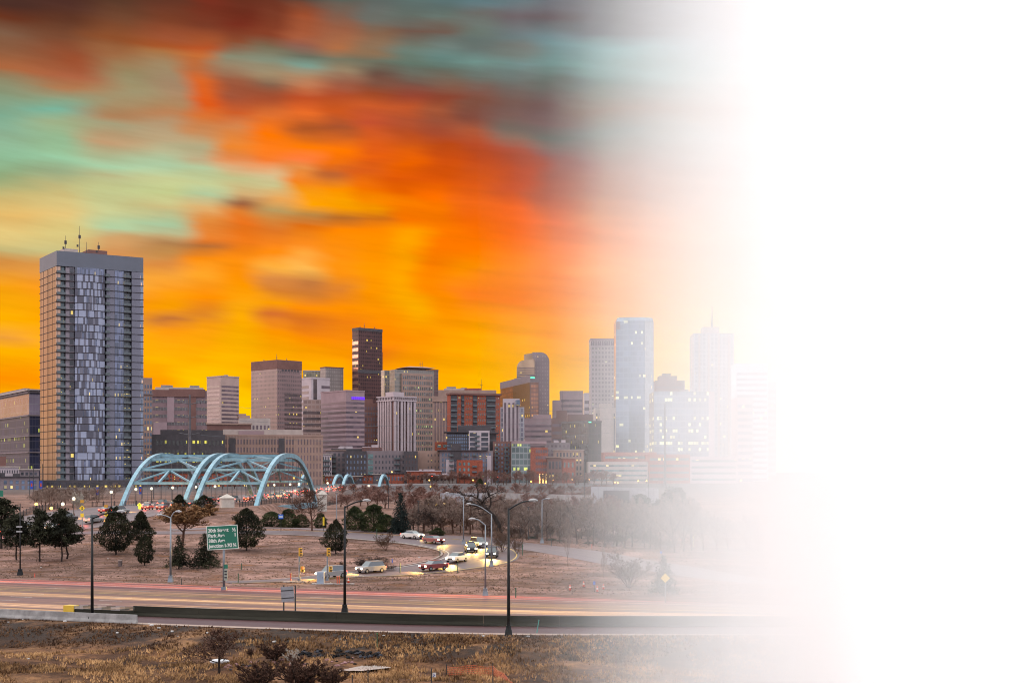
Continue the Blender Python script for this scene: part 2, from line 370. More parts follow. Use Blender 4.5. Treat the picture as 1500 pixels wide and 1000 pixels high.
def ribbon(name, pts, w, m, off=0.05, nseg=6, kind='structure', label=None, step=2.0, flat=None, sub=True):
    """a strip draped on the ground along pts [(x,y) or (x,y,w)]; UV x = metres along, y = metres across"""
    P = []
    if sub:
        q = [Vector((p[0], p[1], p[2] if len(p) > 2 else w)) for p in pts]
        for i in range(len(q) - 1):
            p0, p1, p2, p3 = q[max(i - 1, 0)], q[i], q[i + 1], q[min(i + 2, len(q) - 1)]
            n = max(1, int((p2 - p1).length / step))
            for k in range(n):
                t = k / n
                P.append(0.5 * ((2 * p1) + (p2 - p0) * t + (2 * p0 - 5 * p1 + 4 * p2 - p3) * t * t + (3 * p1 - p0 - 3 * p2 + p3) * t ** 3))
        P.append(q[-1])
    else: P = [Vector((p[0], p[1], w)) for p in pts]
    V, Fc, UV = [], [], []; s = 0
    for i, p in enumerate(P):
        d = (P[min(i + 1, len(P) - 1)] - P[max(i - 1, 0)]); d.z = 0; d.normalize(); a = Vector((-d.y, d.x, 0))
        if i: s += (P[i] - P[i - 1]).to_2d().length
        for j in range(nseg + 1):
            c = (j / nseg - 0.5) * p.z; x = p.x + a.x * c; y = p.y + a.y * c
            V.append((x, y, (h1(x, y) if flat is None else flat(x, y)) + off)); UV.append((s, c))
    n = nseg + 1
    for i in range(len(P) - 1):
        for j in range(nseg): Fc.append((i * n + j + 1, i * n + j, (i + 1) * n + j, (i + 1) * n + j + 1))
    me = bpy.data.meshes.new(name); me.from_pydata(V, [], Fc); uv = me.uv_layers.new(name='UVMap')
    for l in me.loops: uv.data[l.index].uv = UV[l.vertex_index]
    me.materials.append(m); me.polygons.foreach_set('use_smooth', [True] * len(me.polygons))
    o = bpy.data.objects.new(name, me); col.objects.link(o); tag(o, kind=kind, label=label); return o
def road_mat(name, stops, us=0.02, vs=1.6, rough=0.6, stops2=None, fine=0.12):
    m = bpy.data.materials.new(name); m.use_nodes = True; T = m.node_tree; N = T.nodes; L = T.links
    b = N['Principled BSDF']; b.inputs['Roughness'].default_value = rough; b.inputs['Specular IOR Level'].default_value = 0.15
    uv = N.new('ShaderNodeUVMap'); mp = N.new('ShaderNodeMapping'); mp.inputs['Scale'].default_value = (us, vs, 1); L.new(uv.outputs[0], mp.inputs[0])
    n = N.new('ShaderNodeTexNoise'); n.inputs['Scale'].default_value = 1; n.inputs['Detail'].default_value = 5; n.inputs['Roughness'].default_value = 0.7; L.new(mp.outputs[0], n.inputs['Vector'])
    stops = [(p, alb(c)) for p, c in stops]
    r = N.new('ShaderNodeValToRGB'); e = r.color_ramp.elements
    e[0].position, e[0].color = stops[0][0], (*stops[0][1], 1); e[1].position, e[1].color = stops[-1][0], (*stops[-1][1], 1)
    for p, c in stops[1:-1]: q = e.new(p); q.color = (*c, 1)
    L.new(n.outputs['Fac'], r.inputs[0])
    n2 = N.new('ShaderNodeTexNoise'); n2.inputs['Scale'].default_value = 1.5; n2.inputs['Detail'].default_value = 8; L.new(uv.outputs[0], n2.inputs['Vector'])
    mr = N.new('ShaderNodeMapRange'); L.new(n2.outputs['Fac'], mr.inputs[0]); mr.inputs[1].default_value = 0.3; mr.inputs[2].default_value = 0.7; mr.inputs[3].default_value = 1 - fine; mr.inputs[4].default_value = 1 + fine
    mx = N.new('ShaderNodeMix'); mx.data_type = 'RGBA'; mx.blend_type = 'MULTIPLY'; mx.inputs[0].default_value = 1
    L.new(r.outputs[0], mx.inputs[6]); L.new(mr.outputs[0], mx.inputs[7]); cout = mx.outputs[2]
    if stops2:    # tone by position across the carriageway (painted light-trail bands on the far one)
        sp_ = N.new('ShaderNodeSeparateXYZ'); L.new(uv.outputs[0], sp_.inputs[0])
        q = N.new('ShaderNodeMapRange'); L.new(sp_.outputs[1], q.inputs[0]); q.inputs[1].default_value = stops2[0]; q.inputs[2].default_value = stops2[1]
        r2 = N.new('ShaderNodeValToRGB'); e = r2.color_ramp.elements; S = stops2[2]
        e[0].position, e[0].color = S[0][0], (*S[0][1], 1); e[1].position, e[1].color = S[-1][0], (*S[-1][1], 1)
        for p, c in S[1:-1]: w = e.new(p); w.color = (*c, 1)
        L.new(q.outputs[0], r2.inputs[0])
        m2 = N.new('ShaderNodeMix'); m2.data_type = 'RGBA'; m2.blend_type = 'MULTIPLY'; m2.inputs[0].default_value = 1
        L.new(cout, m2.inputs[6]); L.new(r2.outputs[0], m2.inputs[7]); cout = m2.outputs[2]
    L.new(cout, b.inputs['Base Color']); return m
# freeway: near carriageway, far carriageway
fx = [-220, -180, -140, -110, -90, -75, -60, -50, -40, -30, -20, -10, 0, 10, 20, 30, 45, 60, 80, 110, 150, 200, 260]
def ymed(x): return float(ynear(x)) + 6.4 if x > -150 else float(ynear(x)) + 6.4
M_near = road_mat('near_carriageway', [(0.3, (0.135, 0.085, 0.090)), (0.7, (0.22, 0.15, 0.145))], 0.015, 2.0,
    stops2=(-3.2, 3.2, [(0.0, (0.7, 0.7, 0.7)), (0.80, (1, 1, 1)), (0.84, (2.1, 1.7, 1.5)), (0.95, (1.9, 1.6, 1.45)), (1.0, (1.1, 1.0, 0.95))]))
def strip(name, f0, f1, m, off, label, n=10):
    V, Fc, UV = [], [], []
    X = np.arange(-260, 281, 4.0)
    for i, x in enumerate(X):
        a, b_ = float(f0(x)), float(f1(x))
        for j in range(n + 1):
            y = a + (b_ - a) * j / n; V.append((x, y, off)); UV.append((x, (j / n - 0.5) * (b_ - a)))
    for i in range(len(X) - 1):
        for j in range(n): Fc.append((i * (n + 1) + j, (i + 1) * (n + 1) + j, (i + 1) * (n + 1) + j + 1, i * (n + 1) + j + 1))
    me = bpy.data.meshes.new(name); me.from_pydata(V, [], Fc); uv = me.uv_layers.new(name='UVMap')
    for l in me.loops: uv.data[l.index].uv = UV[l.vertex_index]
    me.materials.append(m); o = bpy.data.objects.new(name, me); col.objects.link(o); tag(o, kind='structure', label=label); return o
M_near = road_mat('near_carriageway', [(0.3, (0.070, 0.030, 0.034)), (0.7, (0.125, 0.058, 0.062))], 0.015, 2.0)
strip('road', lambda x: ynear(x) + 0.3, lambda x: ymed(x), M_near, 0.02, 'pinkish asphalt carriageway in front of the dark median barrier', 4)
strip('road_shoulder', lambda x: ynear(x) - 0.5, lambda x: ynear(x) + 0.75, road_mat('concrete_edge', [(0.3, (0.34, 0.24, 0.20)), (0.7, (0.48, 0.36, 0.31))], 0.1, 1), 0.035, 'pale concrete gutter along the grass verge', 2)
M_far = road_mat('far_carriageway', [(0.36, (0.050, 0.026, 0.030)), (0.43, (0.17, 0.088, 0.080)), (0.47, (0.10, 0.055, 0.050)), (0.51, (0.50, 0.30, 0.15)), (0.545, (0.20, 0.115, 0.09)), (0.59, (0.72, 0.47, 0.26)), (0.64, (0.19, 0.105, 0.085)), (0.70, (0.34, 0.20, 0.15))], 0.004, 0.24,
    stops2=(-17, 17, [(0.0, (1.15, 1.0, 1.0)), (0.3, (1.35, 1.2, 1.1)), (0.55, (1.25, 1.1, 0.9)), (0.66, (0.72, 0.62, 0.52)), (0.8, (0.75, 0.55, 0.62)), (0.90, (1.1, 0.42, 0.50)), (1.0, (1.5, 0.50, 0.52))]))  # yellow and red light trails of traffic put into the road colour
strip('road', lambda x: ymed(x) + 0.0, lambda x: yfar(x), M_far, 0.024, 'wide far carriageway of the freeway with light trails painted into its streaked lanes', 24)
M_line = mat('road_paint', (0.62, 0.56, 0.5), 0.7, var=0.3, scale=1.5)
M_yel = mat('yellow_road_paint', (0.62, 0.42, 0.10), 0.7, var=0.3, scale=1.5)
def lane(fr, m, w, name, lab, off=0.032):
    strip(name, lambda x: ymed(x) + (yfar(x) - ymed(x)) * fr, lambda x: ymed(x) + (yfar(x) - ymed(x)) * fr + w, m, off, lab, 1)
lane(0.06, M_yel, 0.18, 'road_marking', 'yellow edge line beside the median barrier')
lane(0.60, M_yel, 0.22, 'road_marking', 'yellow line dividing the far carriageway lanes')
lane(0.86, M_line, 0.24, 'road_marking', 'pale edge line near the far verge')
lane(0.93, M_line, 0.16, 'road_marking', 'thin pale outer line near the far verge')
def dashes(fr, w=0.16):
    mb = MB(); x = -120.0
    while x < 90:
        y0 = ymed(x) + (float(yfar(x)) - ymed(x)) * fr; y1 = ymed(x + 3) + (float(yfar(x + 3)) - ymed(x + 3)) * fr
        mb.quad((x, y0, 0.032), (x + 3, y1, 0.032), (x + 3, y1 + w, 0.032), (x, y0 + w, 0.032)); x += 12
    tag(mb.build('road_marking', M_line), kind='structure', label='broken white lane line on the far carriageway')
for fr in (0.16, 0.27, 0.38, 0.49, 0.71): dashes(fr)
# the looping ramp and the park road
M_ramp = road_mat('ramp_asphalt', [(0.3, (0.11, 0.075, 0.085)), (0.7, (0.17, 0.12, 0.13))], 0.03, 0.8)
M_park = road_mat('park_road_asphalt', [(0.3, (0.15, 0.105, 0.115)), (0.7, (0.23, 0.17, 0.175))], 0.03, 0.8)
def gpl(*a): return [tuple(gp(p[0], p[1]).to_2d()) + tuple(p[2:]) for p in a]
RAMP = gpl((-120, 781, 7), (30, 781, 7), (130, 780, 7), (260, 780, 7.5), (340, 779, 8), (420, 780, 9), (500, 783, 10), (580, 789, 11), (640, 794, 12), (690, 803, 12.5), (706, 812, 12.5), (690, 822, 12), (640, 831, 10.5), (580, 838, 9), (510, 843, 7.5), (430, 849, 6), (330, 853, 5))
ramp = ribbon('road', RAMP, 9, M_ramp, 0.05, 8, label='curving ramp road that loops through the dry park grass')
PARK = gpl((250, 776, 4), (390, 773, 4), (470, 775, 4.5), (560, 779, 5), (640, 785, 6), (700, 789, 7), (760, 798, 8), (820, 806, 8.5), (880, 816, 9), (960, 830, 9), (1060, 846, 9), (1180, 856, 9))
ribbon('road', PARK, 8, M_park, 0.06, 6, label='pale park road curving behind the ramp and away to the right')
EDGE = [(p[0], p[1]) for p in RAMP]
def offset_line(pts, side):
    o = []
    for i, p in enumerate(pts):
        a = Vector(pts[max(i - 1, 0)][:2]); b = Vector(pts[min(i + 1, len(pts) - 1)][:2]); d = (b - a).normalized(); n = Vector((-d.y, d.x))
        w = p[2] if len(p) > 2 else 8
        o.append((p[0] + n.x * side * w, p[1] + n.y * side * w))
    return o
ribbon('road_marking', offset_line(RAMP[4:], 0.46), 0.2, M_yel, 0.075, 1, label='yellow edge line on the outer side of the ramp')
ribbon('road_marking', offset_line(RAMP[4:], -0.44), 0.2, M_line, 0.075, 1, label='white edge line on the inner side of the ramp')
ribbon('kerb', offset_line(RAMP[6:15], -0.53), 0.35, mat('kerb_concrete', (0.40, 0.32, 0.29), 0.9), 0.14, 1, label='pale concrete kerb inside the ramp bend')
# raised street that crosses the bridge
def rx(y): return -90 + 0.012 * (y - 320)
M_str = road_mat('street_asphalt', [(0.3, (0.13, 0.09, 0.095)), (0.7, (0.20, 0.145, 0.15))], 0.02, 0.8)
STREET = [(-112, 262), (-105, 285)] + [(rx(y), y) for y in (320, 350)] + [(-82, 430), (-79, 520), (-73, 616), (-66, 720), (-50, 768), (-15, 800), (40, 812), (110, 815), (200, 815), (320, 810)]
ribbon('road', STREET, 24, M_str, 0.05, 6, step=6, label='wide city street running over the blue arch bridge')
ribbon('road_shoulder', offset_line([(p[0], p[1], 24) for p in STREET[:4]], -0.55), 2.0, M_park, 0.08, 2, label='pale pavement beside the city street')

# ------------------------------------------------------------------ added fog wedge, shaped to make the white fade at the right
FT = [(700, .002), (750, .012), (800, .055), (850, .17), (900, .38), (950, .63), (1000, .92), (1050, 1.34), (1100, 1.95), (1150, 2.8), (1200, 3.9), (1300, 6.2), (1500, 7.0), (2400, 7.0)]
SIG = 0.14; YB = 95.0
fb = [( (px - CX) / F * YB, YB) for px, t in FT]
ff = [( (px - CX) / F * (YB - t / SIG), YB - t / SIG) for px, t in FT]
mb = MB(); poly = ff + list(reversed(fb))
ft = [((px - CX) / F * (YB - .8 * t / SIG), YB - .8 * t / SIG) for px, t in FT]
mb.prism(poly, -3.2, 64, 0, ft + list(reversed(fb)))
fm = bpy.data.materials.new('fog'); fm.use_nodes = True; fm.node_tree.nodes.clear()
pv = fm.node_tree.nodes.new('ShaderNodeVolumePrincipled'); fo = fm.node_tree.nodes.new('ShaderNodeOutputMaterial'); fm.node_tree.links.new(pv.outputs[0], fo.inputs['Volume'])
pv.inputs['Color'].default_value = (1, 1, 1, 1); pv.inputs['Density'].default_value = SIG; pv.inputs['Anisotropy'].default_value = 0.0
tag(mb.build('fade_fog', fm), kind='stuff', label='added white fog wedge that makes the fade on the right side of the view')
# ------------------------------------------------------------------ facade materials
def mgrid(name, base, line=(0.2, 0.2, 0.2), pu=1.5, pv=3.6, tu=0.08, tv=0.2, var=0.2, lit=0.0, litc=(1.0, 0.72, 0.12), lits=1.1, rough=0.25, spec=0.35, metal=0.0, world=False, litu=2.0, c2=None):
    """wall or glazing with a regular joint grid; some cells are lit rooms"""
    base = alb(base); line = alb(line)
    m = bpy.data.materials.new(name); m.use_nodes = True; T = m.node_tree; N = T.nodes; L = T.links; b = N['Principled BSDF']
    def M(op, a, c=None):
        n = N.new('ShaderNodeMath'); n.operation = op
        for i, v in enumerate((a, c)):
            if v is None: continue
            if isinstance(v, (int, float)): n.inputs[i].default_value = v
            else: L.new(v, n.inputs[i])
        return n.outputs[0]
    sp_ = N.new('ShaderNodeSeparateXYZ')
    if world: g = N.new('ShaderNodeNewGeometry'); L.new(g.outputs['Position'], sp_.inputs[0])
    else: g = N.new('ShaderNodeTexCoord'); L.new(g.outputs['Object'], sp_.inputs[0])
    u = M('DIVIDE', M('ADD', sp_.outputs[0], sp_.outputs[1]), pu); v = M('DIVIDE', sp_.outputs[2], pv)
    ln = M('MAXIMUM', M('LESS_THAN', M('FRACT', u), tu), M('LESS_THAN', M('FRACT', v), tv))
    cb = N.new('ShaderNodeCombineXYZ'); L.new(M('FLOOR', u), cb.inputs[0]); L.new(M('FLOOR', v), cb.inputs[1])
    wn_ = N.new('ShaderNodeTexWhiteNoise'); wn_.noise_dimensions = '2D'; L.new(cb.outputs[0], wn_.inputs[0])
    r = N.new('ShaderNodeValToRGB'); e = r.color_ramp.elements; e[0].color = (*[x * (1 - var) for x in base], 1)
    e[1].color = (*(alb(c2) if c2 else [min(1, x * (1 + var)) for x in base]), 1); L.new(wn_.outputs['Value'], r.inputs[0])
    mx = N.new('ShaderNodeMix'); mx.data_type = 'RGBA'; L.new(ln, mx.inputs[0]); L.new(r.outputs[0], mx.inputs[6]); mx.inputs[7].default_value = (*line, 1)
    n2 = N.new('ShaderNodeTexNoise'); n2.inputs['Scale'].default_value = 0.06; n2.inputs['Detail'].default_value = 6; L.new(g.outputs[0 if world else 'Object'], n2.inputs['Vector'])
    mr = N.new('ShaderNodeMapRange'); L.new(n2.outputs['Fac'], mr.inputs[0]); mr.inputs[1].default_value = 0.3; mr.inputs[2].default_value = 0.7; mr.inputs[3].default_value = 0.82; mr.inputs[4].default_value = 1.18
    m3 = N.new('ShaderNodeMix'); m3.data_type = 'RGBA'; m3.blend_type = 'MULTIPLY'; m3.inputs[0].default_value = 1; L.new(mx.outputs[2], m3.inputs[6]); L.new(mr.outputs[0], m3.inputs[7])
    L.new(m3.outputs[2], b.inputs['Base Color']); b.inputs['Roughness'].default_value = rough; b.inputs['Specular IOR Level'].default_value = spec; b.inputs['Metallic'].default_value = metal
    if lit:
        w2 = N.new('ShaderNodeTexWhiteNoise'); w2.noise_dimensions = '2D'; c3 = N.new('ShaderNodeCombineXYZ')
        L.new(M('FLOOR', M('MULTIPLY', u, litu)), c3.inputs[0]); L.new(M('ADD', M('FLOOR', v), 37.5), c3.inputs[1]); L.new(c3.outputs[0], w2.inputs[0])
        w3 = N.new('ShaderNodeTexWhiteNoise'); w3.noise_dimensions = '1D'; L.new(M('FLOOR', v), w3.inputs['W'])      # whole floors busier than others
        thr = M('SUBTRACT', 1.0, M('MULTIPLY', M('POWER', w3.outputs['Value'], 3.0), lit * 4))
        fv_ = M('LESS_THAN', M('ABSOLUTE', M('SUBTRACT', M('FRACT', v), 0.52)), 0.24)
        on = M('MULTIPLY', M('GREATER_THAN', w2.outputs['Value'], thr), M('MULTIPLY', fv_, M('SUBTRACT', 1.0, ln)))
        b.inputs['Emission Color'].default_value = (*litc, 1); L.new(M('MULTIPLY', M('MULTIPLY', on, lits * 0.75), M('ADD', 0.35, wn_.outputs['Value'])), b.inputs['Emission Strength'])
        try: m.cycles.emission_sampling = 'NONE'
        except Exception: pass
    return m
G_dark = mgrid('dark_window_glass', (0.055, 0.052, 0.075), pu=2.7, pv=3.4, tu=0, tv=0, var=0.6, lit=0.035, world=True)
G_lit = mgrid('dark_glass_some_lit', (0.06, 0.055, 0.075), pu=2.7, pv=3.4, tu=0, tv=0, var=0.6, lit=0.14, world=True)
G_brown = mgrid('brown_window_glass', (0.085, 0.045, 0.045), pu=3, pv=3.6, tu=0, tv=0, var=0.4, lit=0.03, world=True)
G_mauve = mgrid('mauve_window_glass', (0.14, 0.085, 0.11), pu=4, pv=3.6, tu=0, tv=0, var=0.35, lit=0.03, world=True, rough=0.3)
G_blue = mgrid('blue_window_glass', (0.13, 0.17, 0.27), pu=3, pv=3.6, tu=0, tv=0, var=0.4, lit=0.05, world=True)
G_teal = mgrid('teal_window_glass', (0.12, 0.20, 0.22), pu=3, pv=3.4, tu=0, tv=0, var=0.5, lit=0.06, world=True)

# ------------------------------------------------------------------ building kit
class Bld:
    """local frame: near corner at the origin, right-hand face along +x (looks to -y), left-hand face along +y (looks to -x)"""
    def __init__(s, name, label, pL, pC, pR, pyT, Y, b=40, depth=24, group='downtown office towers', cat='building', zb=None):
        C = Vector((wx(pC, Y), Y)); tL = ((pL if pL is not None else pC) - CX) / F; tR = (pR - CX) / F
        if pL is None: b = math.degrees(math.atan(-C.x / Y)) if C.x < 0 else 0.0; s.wL = depth
        b = R(b); sb, cb_ = math.sin(b), math.cos(b)
        if pL is not None: s.wL = (C.x - tL * Y) / (sb + tL * cb_)
        s.wR = (tR * Y - C.x) / (cb_ - tR * sb)
        if s.wL <= 0 or s.wR <= 0 or s.wL > 300 or s.wR > 300: print('BAD', name, label, s.wL, s.wR)
        s.zb = h1(C.x, Y) - 0.6 if zb is None else zb
        s.h = wz(pyT, Y) - s.zb; s.Y = Y; s.n = 0; s.rest = MB(); s.cache = {}
        s.root = empty(name, (C.x, C.y, s.zb), b, label, cat, group)
    def wall(s, m, name='wall', x0=0, x1=None, y0=0, y1=None, z0=0, z1=None):
        return MB().box(x0, s.wR if x1 is None else x1, y0, s.wL if y1 is None else y1, z0, s.h if z1 is None else z1).build(name, m, s.root)
    def box(s, name, m, x0, x1, y0, y1, z0, z1, parent=None):
        return MB().box(x0, x1, y0, y1, z0, z1).build(name, m, parent or s.root)
    def W(s, face): return s.wR if face == 'R' else s.wL
    def pz(s, py): return wz(py, s.Y) - s.zb
    def win(s, face, nx, n_z, fw, fh, m, u0=0.0, u1=1.0, v0=0.0, v1=None, name='window', proud=0.07, quota=50, x_off=0.0, frame=None):
        """u0,u1 fractions of the face; v0,v1 metres above the base"""
        w = s.W(face); v1 = s.h if v1 is None else v1; a, c = u0 * w, u1 * w; pu, pv_ = (c - a) / nx, (v1 - v0) / n_z
        ww, hh = pu * fw, pv_ * fh; key = (round(ww, 2), round(hh, 2), m.name, proud)
        if key not in s.cache: s.cache[key] = MB().box(-ww / 2, ww / 2, -proud, 0.05, -hh / 2, hh / 2).mesh(name, m)
        me = s.cache[key]; used = 0
        for k in reversed(range(n_z)):
            for i in range(nx):
                u, v = a + (i + 0.5) * pu, v0 + (k + 0.5) * pv_
                if s.n < 100 and used < quota:
                    s.n += 1; used += 1
                    put(name, me, s.root, (u, -x_off, v) if face == 'R' else (-x_off, u, v), 0 if face == 'R' else -math.pi / 2)
                elif face == 'R': s.rest.box(u - ww / 2, u + ww / 2, -proud - x_off, 0.05 - x_off, v - hh / 2, v + hh / 2, s.mi(m))
                else: s.rest.box(-proud - x_off, 0.05 - x_off, u - ww / 2, u + ww / 2, v - hh / 2, v + hh / 2, s.mi(m))
    def mi(s, m):
        s.ms = getattr(s, 'ms', [])
        if m not in s.ms: s.ms.append(m)
        return s.ms.index(m)
    def bands(s, face, n_z, fh, m, u0=0.0, u1=1.0, v0=0.0, v1=None, name='window_band', proud=0.07):
        w = s.W(face); v1 = s.h if v1 is None else v1; pv_ = (v1 - v0) / n_z; a, c = u0 * w, u1 * w
        me = (MB().box(a, c, -proud, 0.05, -pv_ * fh / 2, pv_ * fh / 2) if face == 'R' else MB().box(-proud, 0.05, a, c, -pv_ * fh / 2, pv_ * fh / 2)).mesh(name, m)
        for k in range(n_z): put(name, me, s.root, (0, 0, v0 + (k + 0.5) * pv_))
    def strips(s, face, nx, fw, m, u0=0.0, u1=1.0, v0=0.0, v1=None, name='window_strip', proud=0.07):
        w = s.W(face); v1 = s.h if v1 is None else v1; pu = (u1 - u0) * w / nx
        me = (MB().box(-pu * fw / 2, pu * fw / 2, -proud, 0.05, v0, v1) if face == 'R' else MB().box(-proud, 0.05, -pu * fw / 2, pu * fw / 2, v0, v1)).mesh(name, m)
        for i in range(nx):
            u = u0 * w + (i + 0.5) * pu; put(name, me, s.root, (u, 0, 0) if face == 'R' else (0, u, 0))
    def roofstuff(s, n=3, mats=None, z=None, seed=1, hmax=3.5):
        rn = random.Random(seed); m = mats or M_mech; z = s.h if z is None else z
        for i in range(n):
            x = rn.uniform(0.12, 0.7) * s.wR; y = rn.uniform(0.15, 0.7) * s.wL; a, b_ = rn.uniform(0.08, 0.2) * s.wR, rn.uniform(0.08, 0.2) * s.wL
            MB().box(x, x + a, y, y + b_, z, z + rn.uniform(1.2, hmax)).build('roof_unit', m, s.root)
    def mast(s, fx_, fy_, hgt, r=0.25, z=None):
        x, y = fx_ * s.wR, fy_ * s.wL; z = s.h if z is None else z
        mb = MB(); mb.tube([(x, y, z), (x, y, z + hgt)], [r, r * 0.4], 5); mb.tube([(x - 1.0, y, z + hgt * 0.5), (x + 1.0, y, z + hgt * 0.5)], r * 0.6, 4); mb.build('roof_mast', M_mast, s.root)
    def parapet(s, m, t=0.5, hh=1.2, out=0.25):
        mb = MB(); o = out; z0, z1 = s.h, s.h + hh
        mb.box(-o, s.wR + o, -o, t, z0 - 0.4, z1); mb.box(-o, s.wR + o, s.wL - t, s.wL + o, z0 - 0.4, z1)
        mb.box(-o, t, t, s.wL - t, z0 - 0.4, z1); mb.box(s.wR - t, s.wR + o, t, s.wL - t, z0 - 0.4, z1); mb.build('parapet', m, s.root)
    def done(s):
        if s.rest.f: tag(s.rest.build('window_field', s.ms, s.root), kind='stuff')
M_mech = mat('roof_machinery', (0.30, 0.27, 0.28), 0.8); M_mast = mat('mast_steel', (0.06, 0.05, 0.06), 0.6, 0.4)
M_white = mat('white_precast', (0.56, 0.47, 0.52), 0.8, var=0.08, scale=0.1); M_lilac = mat('lilac_precast', (0.37, 0.26, 0.29), 0.8, var=0.1, scale=0.1)
M_beige = mat('beige_stone', (0.40, 0.265, 0.23), 0.85, var=0.1, scale=0.2); M_brown = mat('brown_stone', (0.22, 0.115, 0.105), 0.85, var=0.12, scale=0.1)
M_red = mat('red_brick', (0.36, 0.105, 0.07), 0.9, var=0.25, scale=1.2); M_dk = mat('dark_cladding', (0.065, 0.05, 0.06), 0.7, var=0.2, scale=0.3)
M_grey = mat('grey_stucco', (0.26, 0.21, 0.235), 0.85, var=0.1, scale=0.3); M_pale = mat('pale_stucco', (0.50, 0.415, 0.40), 0.85, var=0.1, scale=0.3)
M_slab = mat('floor_slab_concrete', (0.065, 0.055, 0.065), 0.8)
M_rail = mat('balcony_rail', (0.12, 0.14, 0.16), 0.5, 0.3)
P_neon = glow('violet_neon', (0.14, 0.01, 1.0), 0.9); P_warm = glow('warm_lamp_glow', (1.0, 0.62, 0.18), 3.0); P_green = glow('green_lamp_glow', (0.1, 1.0, 0.5), 1.5); P_red = glow('red_lamp_glow', (1.0, 0.08, 0.04), 2.5)

# 1 glass office at far left
B = Bld('office_building', 'dark glass office block with slanted top beside the tall apartment tower', -60, 43, 60, 572, 700, 32, group='glass office blocks')
B.wall(mgrid('dark_curtain_wall', (0.030, 0.030, 0.075), (0.10, 0.09, 0.13), 1.4, 3.7, 0.08, 0.1, 0.35, 0.05, (0.75, 0.8, 0.1), 0.8, 0.5, 0.3))
for f in 'LR': 
    B.win(f, 1, 1, 1.0, 1.0, mgrid('pale_curtain_wall' , (0.30, 0.24, 0.33), (0.36, 0.32, 0.38), 1.4, 3.7, 0.08, 0.1, 0.1, 0.03, (0.8, 0.8, 0.1), 0.7, 0.2, 0.8), 0, 0.98, B.pz(607), B.pz(577), 'upper_glazing', 0.12)
for py in (574, 608, 638, 662): B.box('ledge', M_grey, -0.6, B.wR + 0.6, -0.6, B.wL, B.pz(py) - 0.35, B.pz(py) + 0.35)
B.box('roof_cap', M_pale, -1.2, B.wR, -1.2, B.wL, B.h, B.h + 0.8); B.box('penthouse', M_mech, 2, B.wR - 6, 8, B.wL - 10, B.h + 0.8, B.h + 1.6); B.done()

# 2 the tall apartment tower
T2 = Bld('apartment_tower', 'tallest blue-grey apartment tower, standing behind the left end of the blue arch bridge', 58, 83, 210, 367, 640, 33, group='apartment towers')
NF = 31; ztop = T2.pz(389); fh_ = (ztop) / NF; w = T2.wR; wl_ = T2.wL
M_tw = mat('tower_panel', (0.18, 0.175, 0.245), 0.55, var=0.08, scale=0.15); M_twd = mat('tower_panel_dark', (0.09, 0.085, 0.13), 0.5, var=0.1, scale=0.3)
M_twl = mat('tower_panel_light', (0.35, 0.38, 0.54), 0.5, var=0.08, scale=0.3); M_fas = mat('tower_fascia', (0.13, 0.14, 0.19), 0.6, var=0.06, scale=0.1)
M_core = mat('tower_recess', (0.05, 0.065, 0.08), 0.7, var=0.1, scale=0.3)
G_tw = mgrid('tower_glass', (0.13, 0.15, 0.26), (0.3, 0.3, 0.36), 1.2, fh_, 0.08, 0.0, 0.45, 0.03, world=True, rough=0.15, lits=0.9)
G_side = mgrid('tower_side_glass', (0.52, 0.34, 0.26), (0.10, 0.07, 0.08), 1.5, fh_, 0.14, 0.0, 0.2, 0, rough=0.3, metal=0.55)  # warm glow reflected on this face is put into the glass colour
T2.box('wall', M_core, 1.6, w - 0.4, 1.8, wl_, 0, T2.h - 0.5)
T2.box('fascia', M_fas, 0, w, 0, wl_, ztop, T2.h + 0.0)
T2.box('roof_screen', M_pale, w * 0.12, w * 0.28, wl_ * 0.2, wl_ * 0.5, T2.h, T2.h + 2.2); T2.box('roof_screen', M_brown, w * 0.40, w * 0.62, wl_ * 0.2, wl_ * 0.6, T2.h, T2.h + 2.6)
for fx_, hh in ((0.14, 8), (0.30, 13), (0.38, 6), (0.52, 6.5)):
    x = fx_ * w; mb = MB(); mb.tube([(x, 6, T2.h), (x, 6, T2.h + hh)], [0.16, 0.07], 5)
    if hh > 7 or fx_ > 0.5: mb.cbox((x, 5.8, T2.h + hh * 0.62), 1.0, 0.5, 1.6); mb.cbox((x - 0.9, 5.9, T2.h + hh * 0.3), 0.8, 0.4, 1.0)
    mb.build('antenna', M_mast, T2.root)
# front face columns as fractions of the width
cols = dict(balA=(0.0, 0.10), pan1=(0.10, 0.205), bow=(0.205, 0.545), pan2=(0.545, 0.66), gl=(0.66, 0.765), balB=(0.765, 0.86), pan3=(0.86, 0.965), gl2=(0.965, 1.0))
rt = random.Random(5)
me_slab = MB().box(-0.15, w + 0.15, -0.25, 1.8, -0.11, 0.11).mesh('floor_slab', M_slab)
me_rail = MB().box(0.1, 0.10 * w, -0.2, -0.1, 0, 1.05).mesh('balcony_rail', M_rail); me_rail2 = MB().box(0.77 * w, 0.855 * w, -0.2, -0.1, 0, 1.05).mesh('balcony_rail', M_rail)
me_gl = MB().box(cols['gl'][0] * w + 0.1, cols['gl'][1] * w, -0.12, 0.5, 0.2, fh_ - 0.2).mesh('window', G_tw)
me_gl2 = MB().box(cols['gl2'][0] * w, w - 0.05, -0.12, 0.5, 0.2, fh_ - 0.2).mesh('window', mgrid('corner_glass', (0.20, 0.24, 0.36), (0.3, 0.3, 0.3), 1.2, fh_, 0.1, 0, 0.4, 0.12, (1.0, 0.5, 0.15), 1.1, world=True))
me_gb = MB().box(0.9, 0.095 * w, 1.5, 1.75, 0.2, fh_ - 0.3).mesh('window', mgrid('balcony_glass', (0.10, 0.15, 0.18), (0.2, 0.22, 0.25), 1.3, fh_, 0.1, 0.0, 0.5, 0.05, world=True))
